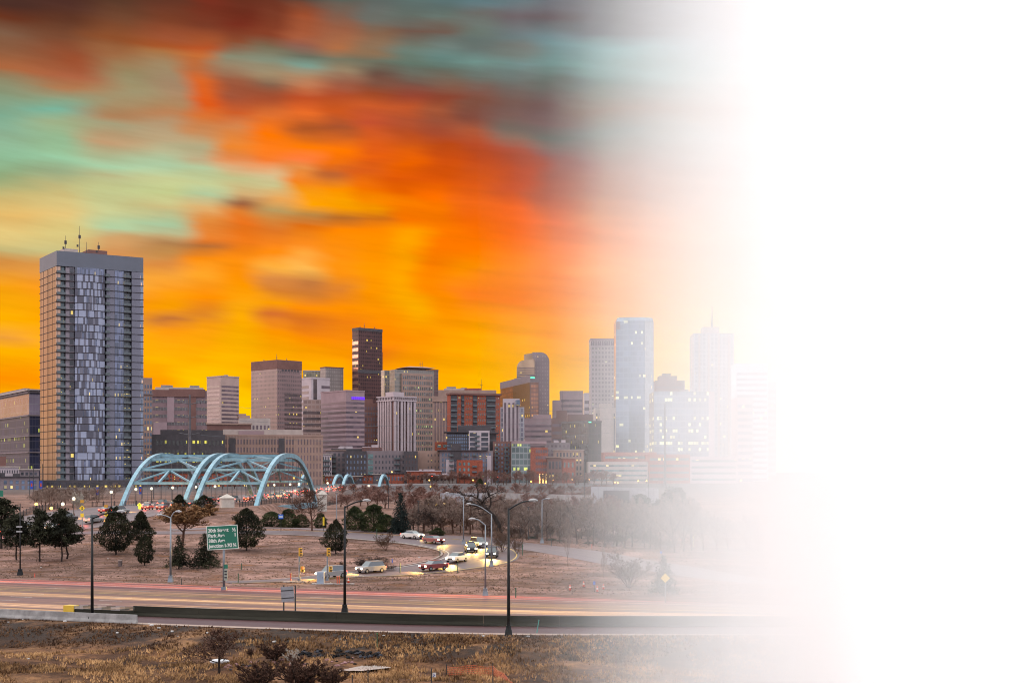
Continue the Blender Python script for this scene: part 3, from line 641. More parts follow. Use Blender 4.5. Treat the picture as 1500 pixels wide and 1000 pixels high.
me_gb2 = MB().box(0.775 * w, 0.85 * w, 1.5, 1.75, 0.2, fh_ - 0.3).mesh('window', mgrid('balcony_glass_b', (0.10, 0.11, 0.14), (0.22, 0.22, 0.25), 1.3, fh_, 0.1, 0.0, 0.5, 0.16, world=True))
me_p2 = MB().box(cols['pan2'][0] * w + 0.9, cols['pan2'][1] * w, -0.1, 1.7, 0.16, fh_ - 0.16).mesh('facade_panel', M_tw)
me_p3 = MB().box(cols['pan3'][0] * w + 0.1, cols['pan3'][1] * w, -0.1, 1.7, 0.16, fh_ - 0.16).mesh('facade_panel', M_tw)
me_ls = MB().box(-0.15, 0.3, -0.1, wl_ + 0.1, -0.11, 0.11).mesh('floor_slab', M_slab)
me_lg = []
for q in range(4):
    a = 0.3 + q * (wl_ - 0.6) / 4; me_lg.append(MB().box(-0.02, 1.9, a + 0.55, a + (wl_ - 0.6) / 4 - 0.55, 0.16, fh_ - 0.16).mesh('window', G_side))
bx0, bx1 = cols['bow'][0] * w, cols['bow'][1] * w
def bow(x): t = (x - bx0) / (bx1 - bx0); return -1.5 * math.sin(math.pi * t) - 0.15
for k in range(NF):
    z = k * fh_
    put('floor_slab', me_slab, T2.root, (0, 0, z)); put('floor_slab', me_ls, T2.root, (0, 0, z))
    put('balcony_rail', me_rail, T2.root, (0, 0, z + 0.16)); put('balcony_rail', me_rail2, T2.root, (0, 0, z + 0.16))
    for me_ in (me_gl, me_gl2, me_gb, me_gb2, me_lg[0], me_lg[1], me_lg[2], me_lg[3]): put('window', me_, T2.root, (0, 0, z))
    put('facade_panel', me_p2, T2.root, (0, 0, z)); put('facade_panel', me_p3, T2.root, (0, 0, z))
    mb = MB(); n = 17; e = [0] + sorted(min(n - 1, max(1, i + rt.choice((-0.35, 0, 0.3)))) for i in range(1, n)) + [n]
    for i in range(n):
        xa, xb = bx0 + (bx1 - bx0) * e[i] / n, bx0 + (bx1 - bx0) * e[i + 1] / n
        if xb - xa < 0.15: continue
        mi_ = (0, 1, 0, 2, 1, 0, 3, 1)[(i * 3 + k * 5 + rt.randint(0, 2)) % 8] if k < NF - 1 else 3
        ya, yb = bow(xa), bow(xb); sh = 0.0 if mi_ != 3 else 0.15
        mb.prism([(xa, ya + sh), (xb, yb + sh), (xb, 1.7), (xa, 1.7)], z + 0.14, z + fh_ - 0.14, mi_)
    mb.build('facade_panel', [M_twl, M_twd, M_tw, G_tw], T2.root)
    if k % 1 == 0:
        mb = MB(); mb.prism([(bx0, -0.3)] + [(bx0 + (bx1 - bx0) * i / 8, bow(bx0 + (bx1 - bx0) * i / 8) - 0.12) for i in range(1, 8)] + [(bx1, -0.3), (bx1, 1.6), (bx0, 1.6)], z - 0.14, z + 0.14); mb.build('floor_slab', M_slab, T2.root)
    mb = MB(); mb.box(0.105 * w, 0.20 * w, 0.6, 1.7, z + 0.16, z + fh_ - 0.16, 0); mb.box(0.15 * w, 0.195 * w, 0.45, 0.62, z + 0.5, z + fh_ - 0.5, 1); mb.build('facade_panel', [mat('mauve_panel', (0.27, 0.23, 0.28), 0.6) if k == 0 else bpy.data.materials['mauve_panel'], G_dark], T2.root)
    mb = MB(); mb.box(0.548 * w, 0.60 * w, -1.1, -0.1, z - 0.14, z + 0.14); mb.box(0.548 * w, 0.60 * w, -1.1, -1.0, z + 0.14, z + 1.1); mb.build('balcony', M_rail, T2.root)
for i in range(6): T2.box('column', M_fas, w * (0.21 + i * 0.065), w * (0.21 + i * 0.065) + 0.5, -0.3, 0.3, ztop - fh_, ztop)

# 3 slim beige
B = Bld('apartment_tower', 'slim beige apartment building half hidden behind the right edge of the blue-grey tower', None, 200, 223, 553, 760, group='apartment towers')
B.wall(M_beige); B.win('R', 4, 17, 0.55, 0.55, G_blue, 0.3, 1.0, 0, B.h - 3, quota=60); B.box('ledge', M_grey, -0.5, B.wR + 0.5, -0.6, 0, B.pz(578), B.pz(576)); B.done()
# 4 big office with brown cornice
B = Bld('office_building', 'broad brown and lilac office building with a rooftop band and yellow lit floors', None, 223, 303, 571, 960, depth=40)
B.wall(mat('mauve_brick', (0.27, 0.18, 0.20), 0.9, var=0.1, scale=0.2))
B.bands('R', 11, 0.42, mgrid('lit_band_glass', (0.12, 0.09, 0.10), pu=1.8, pv=3.3, tu=0.15, tv=0, lit=0.28, lits=1.0), 0.0, 1.0, 2, B.h - 5)
B.box('facade_panel', M_lilac, B.wR * .02, B.wR * .27, -0.4, 0, 0, B.pz(618)); B.box('facade_panel', M_lilac, B.wR * .27, B.wR * .40, -0.5, 0, B.pz(618), B.pz(580)); B.box('facade_panel', M_brown, B.wR * .66, B.wR * .8, -0.5, 0, 0, B.pz(580))
B.box('cornice', M_brown, -0.6, B.wR * .97, -0.9, 2, B.h - 4.4, B.h + 0.2); B.box('penthouse', M_pale, 2, B.wR - 2, 6, 30, B.h, B.pz(566)); B.roofstuff(3, z=B.pz(566), seed=3, hmax=2.5)
mb = MB(); mb.prism([(B.wR * .3, -0.9), (B.wR * .97, -0.9), (B.wR * .97, 2), (B.wR * .3, 2)], B.h + 0.2, B.h + 0.9); mb.build('roof_cap', M_brown, B.root); B.done()
# 6 dark block with yellow windows
B = Bld('office_building', 'low dark office block with yellow windows below the brown and lilac building', None, 222, 330, 636, 700, depth=30, group='low office blocks')
B.wall(M_dk); B.win('R', 17, 5, 0.62, 0.5, mgrid('dark_block_glass', (0.05, 0.05, 0.06), pu=2.1, pv=3.1, tu=0, tv=0, lit=0.22, litc=(0.95, 0.85, 0.08), lits=1.0, world=True), 0.05, 0.98, 0, B.pz(641), quota=85)
B.box('penthouse', M_dk, B.wR * .12, B.wR * .97, 1, 20, B.h, B.pz(629)); B.done()
# 7 white striped
def striped(label, pL, pC, pR, py, Y, b, m, g, n, fh, top=3.0, name='office_building', grp='downtown office towers', u=(0.03, 0.97), foot=0):
    B = Bld(name, label, pL, pC, pR, py, Y, b, group=grp); B.wall(m)
    for f in 'RL':
        if f == 'L' and pL is None: continue
        B.bands(f, n, fh, g, u[0], u[1], foot, B.h - top)
    B.parapet(m, hh=0.5); return B
B = striped('white office tower with dark horizontal stripes standing left of the brown tower', 303, 323, 350, 551, 1150, 45, mat('peach_precast', (0.50, 0.36, 0.34), 0.8, var=0.08, scale=0.1), G_mauve, 24, 0.46, 6.5, u=(0.06, 0.98)); B.roofstuff(3, seed=2, hmax=2); B.done()
# 8 low beige complex
B = Bld('office_building', 'low pale cube building with small flat roofs in front of the white striped tower', None, 330, 396, 612, 900, depth=25, group='low office blocks'); B.wall(M_pale, x0=B.wR * 0.3); B.wall(M_beige, x1=B.wR * 0.3, z1=B.pz(620)); B.win('R', 6, 3, 0.5, 0.6, G_mauve, 0.5, 1, 2, B.h - 2); B.box('penthouse', M_beige, B.wR * .3, B.wR * .55, 3, 15, B.h, B.pz(608)); B.roofstuff(5, M_beige, seed=4); B.done()
B = Bld('office_building', 'long brown podium block with a flat roof below the white striped tower', None, 303, 368, 620, 860, depth=25, group='low office blocks'); B.wall(M_brown); B.bands('R', 3, 0.4, G_mauve, 0.02, 0.98, 3, B.h - 1.5); B.box('cornice', M_beige, -0.5, B.wR + 0.5, -0.6, 1, B.h - 0.7, B.h + 0.3); B.done()
# 9 long beige office with square windows
B = Bld('office_building', 'long beige office building with rows of square windows behind the arch bridge', None, 288, 473, 637, 720, depth=30, group='low office blocks')
B.wall(M_beige); B.win('R', 32, 6, 0.62, 0.62, G_mauve, 0.0, 0.77, 0, B.h - 1.2, quota=100, proud=0.05); B.win('R', 8, 6, 0.3, 0.7, G_mauve, 0.79, 0.99, 0, B.h - 1.2, quota=0)
for i in range(33): B.box('pier', M_beige, i * B.wR * .77 / 32 - 0.3, i * B.wR * .77 / 32 + 0.3, -0.35, 0, 0, B.h)
for u in (0.255, 0.645): B.box('bay', M_dk, u * B.wR, u * B.wR + 3.0, -0.5, 0, B.h * .2, B.h - 1.4)
B.box('penthouse', M_pale, B.wR * .21, B.wR * .84, 3, 25, B.h, B.pz(628)); B.box('roof_unit', M_lilac, B.wR * .33, B.wR * .53, 2.6, 4, B.h, B.pz(630)); B.parapet(M_beige, hh=0.4); B.done()
# 10 big brown tower
B = Bld('office_building', 'big square brown granite tower with a row of dark slots near its top', 368, 406, 442, 527, 1180, 45)
MB10 = mgrid('brown_granite_grid', (0.14, 0.075, 0.08), (0.25, 0.14, 0.14), 1.9, 3.5, 0.35, 0.45, 0.25, 0.035, (0.9, 0.75, 0.1), 0.7, 0.5, 0.5)
B.wall(MB10); B.box('roof_band', M_brown, -0.15, B.wR + 0.1, -0.15, B.wL, B.pz(540), B.h + 0.2)
B.win('R', 6, 1, 0.7, 1, M_dk, 0.16, 0.9, B.pz(543), B.pz(538), name='vent_slot'); B.bands('R', 18, 0.55, G_brown, 0.3, 1.0, 0, B.pz(574)); B.mast(0.3, 0.3, 6); B.mast(0.6, 0.2, 3); B.mast(0.1, 0.6, 2); B.done()  # brown bands on the right face imitate the reflection of a dark building
# 11 group right of it
B = Bld('office_building', 'grey office tower with two plain faces right of the square brown tower', 469, 477, 503, 538, 1500, 35); B.wall(mgrid('grey_grid', (0.34, 0.28, 0.27), (0.24, 0.19, 0.19), 2.2, 3.8, 0.3, 0.3, 0.12, 0.0, rough=0.5)); B.parapet(M_brown, hh=0.8); B.done()
B = Bld('office_building', 'green-tinted glass office block just left of the plain grey tower', None, 444, 470, 543, 1520); B.wall(mgrid('green_glass', (0.24, 0.20, 0.13), (0.35, 0.28, 0.22), 3, 4.0, 0.2, 0.15, 0.3, 0.1, rough=0.3)); B.parapet(M_pale, hh=0.6); B.done()
B = Bld('office_building', 'white office tower with dark side stripes and one dark vertical slot', 441, 456, 483, 554, 1300, 40)
B.wall(M_white); B.bands('L', 17, 0.5, G_mauve, 0.25, 1.0, 0, B.h - 5); B.bands('R', 17, 0.5, G_mauve, 0.55, 1.0, 0, B.h - 5); B.strips('R', 1, 0.9, G_brown, 0.1, 0.32, 0, B.h); B.parapet(M_white, hh=1); B.done()
B = Bld('office_building', 'low brown tower lit orange on one edge, left of the banded tower with violet lights', None, 444, 472, 585, 1080); B.wall(mgrid('orange_brown_grid', (0.26, 0.15, 0.13), (0.34, 0.22, 0.20), 3, 3.6, 0.2, 0.4, 0.2, 0.03)); B.bands('R', 12, 0.45, G_brown, 0.0, 1.0, 0, B.pz(600)); B.done()
# 13 banded tower with violet lights
B = striped('pale banded office tower with a row of violet lights at its upper corner', 470, 507, 534, 572, 960, 38, M_lilac, G_mauve, 17, 0.48, 6.5, u=(0.0, 1.0))
B.win('R', 7, 1, 0.75, 1.0, P_neon, 0.28, 1.0, B.pz(584.5), B.pz(580.5), name='violet_light', proud=0.4); B.box('lit_edge', glow('warm_edge_reflection', (1, 0.45, 0.15), 0.0), 0, .1, B.wL - .1, B.wL + .1, 0, 1); B.done()
# 14 tallest dark brown
B = Bld('office_building', 'tallest dark brown skyscraper of the downtown skyline', 516, 525, 560, 480, 1500, 40)
G14 = mgrid('brown_tower_grid', (0.060, 0.022, 0.024), (0.12, 0.050, 0.048), 2.4, 3.9, 0.22, 0.3, 0.3, 0.05, (1.0, 0.7, 0.1), 0.9, 0.5, 0.2)
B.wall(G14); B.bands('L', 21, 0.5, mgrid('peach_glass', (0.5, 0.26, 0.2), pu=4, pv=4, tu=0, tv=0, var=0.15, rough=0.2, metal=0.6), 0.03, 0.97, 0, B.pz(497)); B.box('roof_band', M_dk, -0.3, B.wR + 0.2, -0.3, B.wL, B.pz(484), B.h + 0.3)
B.box('shaft', G14, B.wR, B.wR + 3.2, 4, B.wL, 0, B.pz(513)); B.box('shaft', G14, B.wR + 3.2, B.wR + 6, 6, B.wL, 0, B.pz(540)); B.box('belt', M_dk, -0.2, B.wR + 0.2, -0.3, 1, B.pz(546), B.pz(541)); B.mast(0.35, 0.4, 6); B.mast(0.75, 0.3, 3.5); B.mast(0.2, 0.5, 3); B.done()
B = Bld('office_building', 'narrow brown office block in the gap left of the white pier tower', None, 534, 558, 590, 1020, group='low office blocks'); B.wall(M_brown); B.win('R', 6, 14, 0.5, 0.6, G_mauve, 0, 1, 0, B.h - 2, quota=40); B.box('penthouse', M_brown, 0, B.wR * .5, 3, 12, B.h, B.h + 3); B.done()
# 15 cluster: beige grid tower with wide hat roof
B = Bld('office_building', 'dark brown tower with flat top behind the tower with the hat-shaped roof', None, 626, 642, 542, 1560); B.wall(mgrid('darkbrown_grid', (0.12, 0.06, 0.06), (0.18, 0.09, 0.09), 3, 3.8, 0.25, 0.3, 0.2, 0.05)); B.parapet(M_brown, hh=.6); B.done()
B = Bld('office_building', 'narrow dark tower between the tallest brown skyscraper and the beige grid tower', 558, 563, 574, 542, 1460, 40); B.wall(mgrid('dark_slim_grid', (0.10, 0.075, 0.075), (0.28, 0.2, 0.12), 3, 3.8, 0.3, 0.15, 0.2, 0.08)); B.done()
B = Bld('office_building', 'beige and glass tower with a fine window grid and a wide hat-shaped roof', 571, 578, 636, 541, 1380, 30)
B.wall(mgrid('bluegrey_glass', (0.24, 0.22, 0.21), (0.33, 0.27, 0.24), 2.2, 3.8, 0.25, 0.3, 0.2, 0.05, rough=0.2)); B.box('beige_wing', M_beige, B.wR * .16, B.wR * .93, -3, 0, 0, B.pz(546.5))
B.win('R', 16, 19, 0.6, 0.62, mgrid('grid_tower_glass', (0.13, 0.13, 0.14), pu=2.2, pv=3.8, tu=0, tv=0, var=.6, lit=0.1, litc=(0.7, 0.9, 0.25), lits=0.8, world=True), 0.165, 0.925, 0, B.pz(548), quota=100, x_off=3.0)
z = B.pz(539); mb = MB(); x0, x1 = B.wR * .3, B.wR * 1.02
mb.prism([(x0 + 4, 2), (x1 - 8, 2), (x1 - 8, 18), (x0 + 4, 18)], B.h, z); mb.prism([(x0 + 2, 0), (x1 - 6, 0), (x1 - 6, 20), (x0 + 2, 20)], z, z + 1.2, 0, [(x0 - 2, -3), (x1, -3), (x1, 23), (x0 - 2, 23)]); mb.prism([(x0 - 2, -3), (x1, -3), (x1, 23), (x0 - 2, 23)], z + 1.2, z + 2.8, 0, [(x0 + 6, 5), (x1 - 10, 5), (x1 - 10, 15), (x0 + 6, 15)])
mb.build('hat_roof', M_beige, B.root); B.mast(0.72, 0.2, 6, z=z + 2); B.mast(0.68, 0.3, 6, z=z + 2); B.done()
# 16 white pier tower
B = Bld('office_building', 'white tower of bold vertical piers and dark glass strips in the middle of the skyline', 554, 577, 608, 579.5, 1000, 42)
B.wall(M_brown, x0=0.3, y0=0.3); nx = 6
for i in range(7): x = i * (B.wR - 1.5) / 6; B.box('pier', M_white, x, x + 1.9 - (0.6 if i % 2 else 0), -0.5, 0.4, 0, B.h - 3)
for i in range(6): y = (i + 1) * (B.wL - 1.5) / 6; B.box('pier', M_white, -0.5, 0.4, y, y + 1.5, 0, B.h - 3)
B.box('cornice', M_white, -0.9, B.wR + 0.9, -0.9, B.wL + 0.9, B.h - 3.6, B.h - 2.8); B.box('cornice', M_white, -0.9, B.wR + 0.9, -0.9, B.wL + 0.9, B.h - 0.8, B.h)
for i in range(12): B.box('pier', M_white, -0.7 + i * (B.wR + .6) / 11, -0.1 + i * (B.wR + .6) / 11, -0.8, -0.2, B.h - 2.8, B.h - 0.8)
for i in range(10): B.box('pier', M_white, -0.8, -0.2, 0.6 + i * (B.wL) / 10, 1.2 + i * (B.wL) / 10, B.h - 2.8, B.h - 0.8)
B.box('attic', G_mauve, 0, B.wR, 0, B.wL, B.h - 2.8, B.h - 0.8); B.box('penthouse', M_white, B.wR * .05, B.wR * .55, B.wL * .1, B.wL * .6, B.h, B.pz(573.5))
for i in range(6):
    B.box('window_strip', G_brown, i * (B.wR - 1.5) / 6 + 1.9, (i + 1) * (B.wR - 1.5) / 6, 0.1, 0.35, 0, B.h - 3.6)
B.done()
# 17
B = Bld('office_building', 'beige tower with vertical slots between the beige grid tower and the red brick tower', None, 634, 658, 580, 1120); B.wall(M_beige); B.strips('R', 5, 0.35, G_mauve, 0.05, 0.95, 0, B.pz(588)); B.box('cornice', M_beige, -0.6, B.wR + .6, -0.8, 0.5, B.pz(588), B.h); B.done()
# 18 red brick residential
B = Bld('apartment_tower', 'wide red brick apartment tower with dark balcony columns', 655, 660, 733, 576, 980, 20, group='apartment towers')
B.wall(M_red); B.box('cornice', M_brown, -0.9, B.wR + 0.9, -1.1, B.wL, B.h - 0.9, B.h + 0.4)
for a, c in ((0.0, 0.13), (0.21, 0.27), (0.44, 0.53), (0.71, 0.90)):
    B.box('balcony_recess', M_dk, a * B.wR, c * B.wR, -0.12, 0, 0, B.h - 1.2)
    for k in range(16): z = k * (B.h - 1.2) / 16; B.box('balcony', M_rail, a * B.wR + 0.2, c * B.wR - 0.2, -1.2, -0.12, z, z + 1.1)
B.win('R', 3, 16, 0.35, 0.36, G_teal, 0.29, 0.43, 0, B.h - 1.2, quota=48); B.win('R', 4, 16, 0.32, 0.36, G_teal, 0.54, 0.70, 0, B.h - 1.2, quota=48); B.win('R', 2, 16, 0.35, 0.36, G_teal, 0.14, 0.2, 0, B.h - 1.2, quota=0); B.win('R', 2, 16, 0.35, 0.36, G_teal, 0.91, 0.98, 0, B.h - 1.2, quota=0); B.done()
B = Bld('office_building', 'long pale office block with roof machinery seen above the red brick apartment tower', None, 642, 727, 571, 1180, depth=40, group='low office blocks'); B.wall(M_beige); B.box('penthouse', M_red, B.wR * .46, B.wR * .75, 4, 20, B.h, B.pz(568)); B.box('penthouse', M_pale, B.wR * .1, B.wR * .45, 4, 20, B.h, B.pz(568.5)); B.mast(0.75, 0.3, 10); B.roofstuff(3, seed=9, z=B.pz(568.5), hmax=2.5); B.done()
# 20 glass brown tower
B = Bld('office_building', 'brown glass tower with painted orange reflection, in front of the tower with the curved top', 733, 777, 789, 550, 1350, 15)
B.wall(mgrid('painted_orange_reflection', (0.42, 0.17, 0.09), (0.2, 0.09, 0.07), 2.6, 3.9, 0.15, 0.3, 0.35, 0.04, (1, .5, .1), 0.9, 0.2, 0.8, 0.45))  # orange reflection put into the base colour of the panes
B.box('roof_band', M_grey, -0.3, B.wR + .3, -0.3, B.wL, B.pz(560), B.h + .3); B.box('dark_bay', mgrid('dark_bay_glass', (0.07, 0.045, 0.05), (0.1, .06, .06), 2.6, 3.9, .1, .2, .3, 0.06), -0.6, 0, -.1, B.wL * .55, B.pz(582), B.pz(560)); B.box('dark_bay', mgrid('dark_bay_glass', (0.09, 0.055, 0.06), (0.14, .09, .09), 2.6, 3.9, .1, .2, .3, 0.06), -0.5, 0, -.1, B.wL * .28, 0, B.pz(582)); B.box('penthouse', M_mech, 2, B.wR * .9, B.wL * .2, B.wL * .6, B.h, B.pz(548)); B.box('roof_light', P_green, B.wR * .0, B.wR * .5, -0.5, -0.3, B.pz(554), B.pz(552)); B.done()
# curved-top tower (two barrel-topped slabs)
YC = 1480; C0 = Vector((wx(757, YC), YC)); zb_ = h1(C0.x, YC) - .6; rt_ = empty('office_building', (C0.x, YC, zb_), 0, 'brown tower with a quarter-round barrel top like an old cash register', 'building', 'downtown office towers')
def prof(pts, y0, y1, name, m, mc=None):
    P = [(wx(px, YC) - C0.x, wz(py, YC) - zb_) for px, py in pts]; k = len(P); mb = MB(); mb.v = [(x, y0, z) for x, z in P] + [(x, y1, z) for x, z in P]
    mb.f = [tuple(range(k)), tuple(k + i for i in reversed(range(k)))] + [((i + 1) % k, i, k + i, k + (i + 1) % k) for i in range(k)]; mb.m = [0, 0] + [1] * k; return mb.build(name, [m, mc or m], rt_)
def arc(cx_, cy_, rx_, ry_, a0, a1, n=10): return [(cx_ + rx_ * math.cos(R(a0 + (a1 - a0) * i / n)), cy_ - ry_ * math.sin(R(a0 + (a1 - a0) * i / n))) for i in range(n + 1)]
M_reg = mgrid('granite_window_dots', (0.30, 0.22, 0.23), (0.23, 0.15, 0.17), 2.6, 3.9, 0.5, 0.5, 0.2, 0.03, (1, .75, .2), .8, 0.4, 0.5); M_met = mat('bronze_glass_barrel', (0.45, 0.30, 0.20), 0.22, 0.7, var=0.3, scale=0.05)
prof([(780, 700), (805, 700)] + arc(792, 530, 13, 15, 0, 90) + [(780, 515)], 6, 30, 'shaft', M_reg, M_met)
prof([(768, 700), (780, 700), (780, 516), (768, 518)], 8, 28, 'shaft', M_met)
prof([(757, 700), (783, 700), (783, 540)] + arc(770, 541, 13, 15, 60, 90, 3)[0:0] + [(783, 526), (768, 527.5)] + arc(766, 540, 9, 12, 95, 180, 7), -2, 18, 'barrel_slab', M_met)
mb = MB(); 
for i in range(8): z = wz(540 + i * 3.2, YC) - zb_; mb.box(0.05, wx(783, YC) - C0.x, -2.2, -2.02, z, z + 0.9)
mb.build('window_band', G_mauve, rt_)
# 21 white art deco
B = Bld('apartment_tower', 'white stepped tower with vertical window strips right of the red brick tower', None, 733, 768, 596, 1050, group='apartment towers'); B.wall(mgrid('side_glass_grid', (.2, .18, .25), (.42, .4, .46), 2.4, 3.6, .3, .25, .3, .08))
B.box('centre_bay', M_white, B.wR * .1, B.wR * .8, -3, 6, 0, B.pz(584)); 
for i in range(4): x = B.wR * (.16 + .17 * i); B.box('window_strip', G_mauve, x, x + B.wR * .08, -3.15, -3, 0, B.pz(590))
mb = MB(); mb.tube([(B.wR * .72, -3.2, B.pz(594)), (B.wR * .72, -3.2, B.pz(586))], 2.0, 12); mb.build('dark_oval', G_blue, B.root); B.done()
# 22..24
B = striped('pale lilac stepped building with thin bands in the gap right of the curved-top tower', None, 821, 854, 573, 1500, 0, M_lilac, G_mauve, 15, 0.42, 7); B.box('wing', M_lilac, -8, 0, 0, 20, 0, B.pz(586)); B.done()
B = striped('small white banded building just left of the grey grid tower', None, 856, 868, 576, 1560, 0, M_white, G_mauve, 12, 0.5, 6); B.done()
B = striped('wide lilac building with horizontal bands at the foot of the curved-top tower', None, 768, 812, 613, 1200, 0, M_lilac, G_mauve, 11, 0.4, 4, grp='low office blocks'); B.box('penthouse', M_lilac, B.wR * .3, B.wR * .9, 3, 14, B.h, B.pz(607)); B.done()
B = Bld('office_building', 'dull mauve box building with a raised top left of the dark brown block', None, 809, 840, 612, 1150, group='low office blocks'); B.wall(M_brown); B.box('penthouse', M_brown, B.wR * .2, B.wR * .7, 3, 14, B.h, B.pz(601)); B.bands('R', 8, .4, G_mauve, 0, 1, 0, B.h - 3); B.mast(.5, .2, 18, z=B.h + 4, r=.2); B.done()
B = Bld('office_building', 'dark brown block with small lit rows low in the skyline', 823, 862, 881, 617, 900, 28, group='low office blocks'); B.wall(mgrid('dark_brown_block_grid', (0.060, 0.045, 0.05), (0.085, .06, .06), 2.2, 3.5, .2, .25, .3, 0.06, (.9, .75, .1), .7)); B.parapet(M_dk, hh=.5); B.box('roof_light', P_green, B.wR * .0, B.wR * .2, -0.3, -0.1, B.h - .8, B.h - .1); B.done()
B = Bld('office_building', 'low brown building top showing over the dark brown block', None, 832, 872, 607, 1100, group='low office blocks'); B.wall(M_brown); B.done()
# 25 grey grid tower
B = Bld('office_building', 'tall grey tower with a regular dotted window grid left of the blue glass skyscraper', None, 865, 904, 498, 1300)
B.wall(mgrid('grey_dot_grid', (0.20, 0.16, 0.18), (0.42, 0.34, 0.35), 3.0, 3.9, 0.45, 0.45, 0.2, 0.05, (.9, .9, .4), .8, .5, .5)); B.parapet(M_lilac, hh=1.5); B.strips('R', 12, .5, G_mauve, 0, 1, B.h - 5, B.h - 1); B.roofstuff(3, seed=8, hmax=3); B.done()
B = Bld('apartment_tower', 'cream art deco tower with vertical ribs at the foot of the grey grid tower', None, 872, 902, 597, 1000, group='apartment towers'); B.wall(M_pale); B.box('centre_bay', M_pale, B.wR * .2, B.wR * .8, -2, 5, 0, B.pz(591)); B.strips('R', 7, .4, G_lit, 0, 1, 0, B.h - 4); B.done()
# 27 blue glass skyscraper (chamfered plan)
Y7 = 1050; o7 = (wx(903, Y7), Y7); zb_ = h1(*o7) - .6; hb = wz(464, Y7) - zb_; rt_ = empty('office_building', (*o7, zb_), 0, 'tallest blue glass skyscraper with a chamfered crown in the fog', 'building', 'downtown office towers')
w7 = wx(960, Y7) - wx(903, Y7); k7 = [(0, 5), (w7 * .33, 0), (w7 * .72, 0), (w7 * .98, 7), (w7 * .98, 26), (0, 26)]
mb = MB(); mb.prism(k7, 0, hb - 3, 0); n = len(mb.v); mb.prism(k7, hb - 3, hb, 0, [(x * .92 + 1.2, y * .8 + 2) for x, y in k7]); mb.build('wall', mgrid('blue_curtain_wall', (0.12, 0.16, 0.25), (0.2, 0.24, 0.32), 1.5, 4.0, .12, .2, .3, .11, (.95, .9, .35), .9, .12, .9, .3, litu=1), rt_)
MB().prism([(w7 * .73, .1), (w7 * .97, 6.6), (w7 * .975, 7.2), (w7 * .72, .7)], 0, hb - 3).build('pale_chamfer', mgrid('pale_glass', (.38, .40, .45), (.45, .45, .5), 1.5, 4, .12, .2, .15, .03, rough=.2), rt_)
MB().box(-.1, w7 * .2, 3.4, 5.3, hb - 9, hb - 3.2).build('louvre', M_lilac, rt_)
# 28 wide glass block with lit floors
B = Bld('office_building', 'wide glass office block with many yellow lit windows in the fog', None, 958, 1038, 573, 870, depth=30); B.wall(mgrid('lit_glass_wall', (0.13, 0.17, 0.25), (.25, .28, .34), 1.6, 3.8, .15, .2, .3, .26, (1, .92, .35), 1.0, .15, .9, litu=1)); B.box('side_wall', M_white, B.wR, B.wR + 3.5, 0, 20, 0, B.h); B.roofstuff(2, seed=6, hmax=2); B.done()
B = Bld('office_building', 'dark stepped ziggurat-topped tower behind the wide lit glass block', None, 960, 1003, 557, 1250); B.wall(M_brown); B.box('setback', M_brown, B.wR * .15, B.wR * .75, 3, 20, B.h, B.pz(550)); B.box('setback', M_brown, B.wR * .28, B.wR * .55, 6, 16, B.pz(550), B.pz(546)); B.bands('R', 20, .4, G_mauve, 0, 1, 0, B.h - 4); B.done()
# 29 tower with spire
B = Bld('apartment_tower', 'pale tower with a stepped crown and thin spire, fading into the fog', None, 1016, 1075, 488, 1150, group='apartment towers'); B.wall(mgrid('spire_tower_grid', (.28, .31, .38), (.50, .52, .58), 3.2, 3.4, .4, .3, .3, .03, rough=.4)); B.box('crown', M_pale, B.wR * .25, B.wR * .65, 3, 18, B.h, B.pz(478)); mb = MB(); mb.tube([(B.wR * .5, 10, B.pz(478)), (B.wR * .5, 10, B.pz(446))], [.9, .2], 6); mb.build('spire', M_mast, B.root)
for u in (.12, .35, .6, .85): B.box('pier', M_pale, B.wR * u, B.wR * u + 1.5, -.8, 0, 0, B.h - 1)
B.done()
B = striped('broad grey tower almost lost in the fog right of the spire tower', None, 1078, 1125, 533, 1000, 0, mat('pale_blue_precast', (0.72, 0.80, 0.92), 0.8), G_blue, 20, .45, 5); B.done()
B = striped('faint slim tower beside the broad grey tower in the fog', None, 1124, 1137, 560, 1200, 0, M_white, G_mauve, 14, .5, 5); B.done()
B = striped('short beige block at the foot of the broad grey tower in the fog', None, 1080, 1103, 583, 900, 0, M_white, G_blue, 12, .5, 3, grp='low office blocks'); B.done()
# ------------------------------------------------------------------ mid-rise blocks and low houses in front of the skyline
def block(name, label, pL, pR, py, Y, m, wins=(), depth=22, grp='mid-rise apartment blocks', cap=None, bal=None, cat='building', b=None, pC=None):
    """wins: (nx, nz, fw, fh, mat, u0, u1, pyBottom, pyTop)"""
    if pC: B = Bld(name, label, pL, pC, pR, py, Y, b or 30, group=grp, cat=cat)
    else: B = Bld(name, label, None, pL, pR, py, Y, depth=depth, group=grp, cat=cat)
    B.wall(m)
    for i, q in enumerate(wins):
        B.win('R', q[0], q[1], q[2], q[3], q[4], q[5], q[6], max(0.3, B.pz(q[7])), B.pz(q[8]), quota=q[9] if len(q) > 9 else 60, proud=0.06)
    if cap: B.box('roof_cap', cap, -0.5, B.wR + 0.5, -0.6, B.wL, B.h, B.h + 0.45)
    for (u0, u1, n, p0, p1) in (bal or ()):
        z0, z1 = B.pz(p0), B.pz(p1)
        for k in range(n):
            z = z0 + (z1 - z0) * k / n; B.box('balcony', M_rail, u0 * B.wR, u1 * B.wR, -1.5, -0.05, z, z + 0.95)
    return B
Q = 'mid-rise apartment blocks'
block('apartment_block', 'white apartment block with dark balconies just right of the big blue arches', 433, 486, 665, 850, M_white, [(3, 5, .4, .6, G_dark, .1, .3, 706, 667), (9, 5, .4, .6, G_dark, .4, 1, 706, 667)], cap=M_pale, bal=[(.05, .3, 5, 706, 668), (.66, .95, 5, 706, 668)]).done()
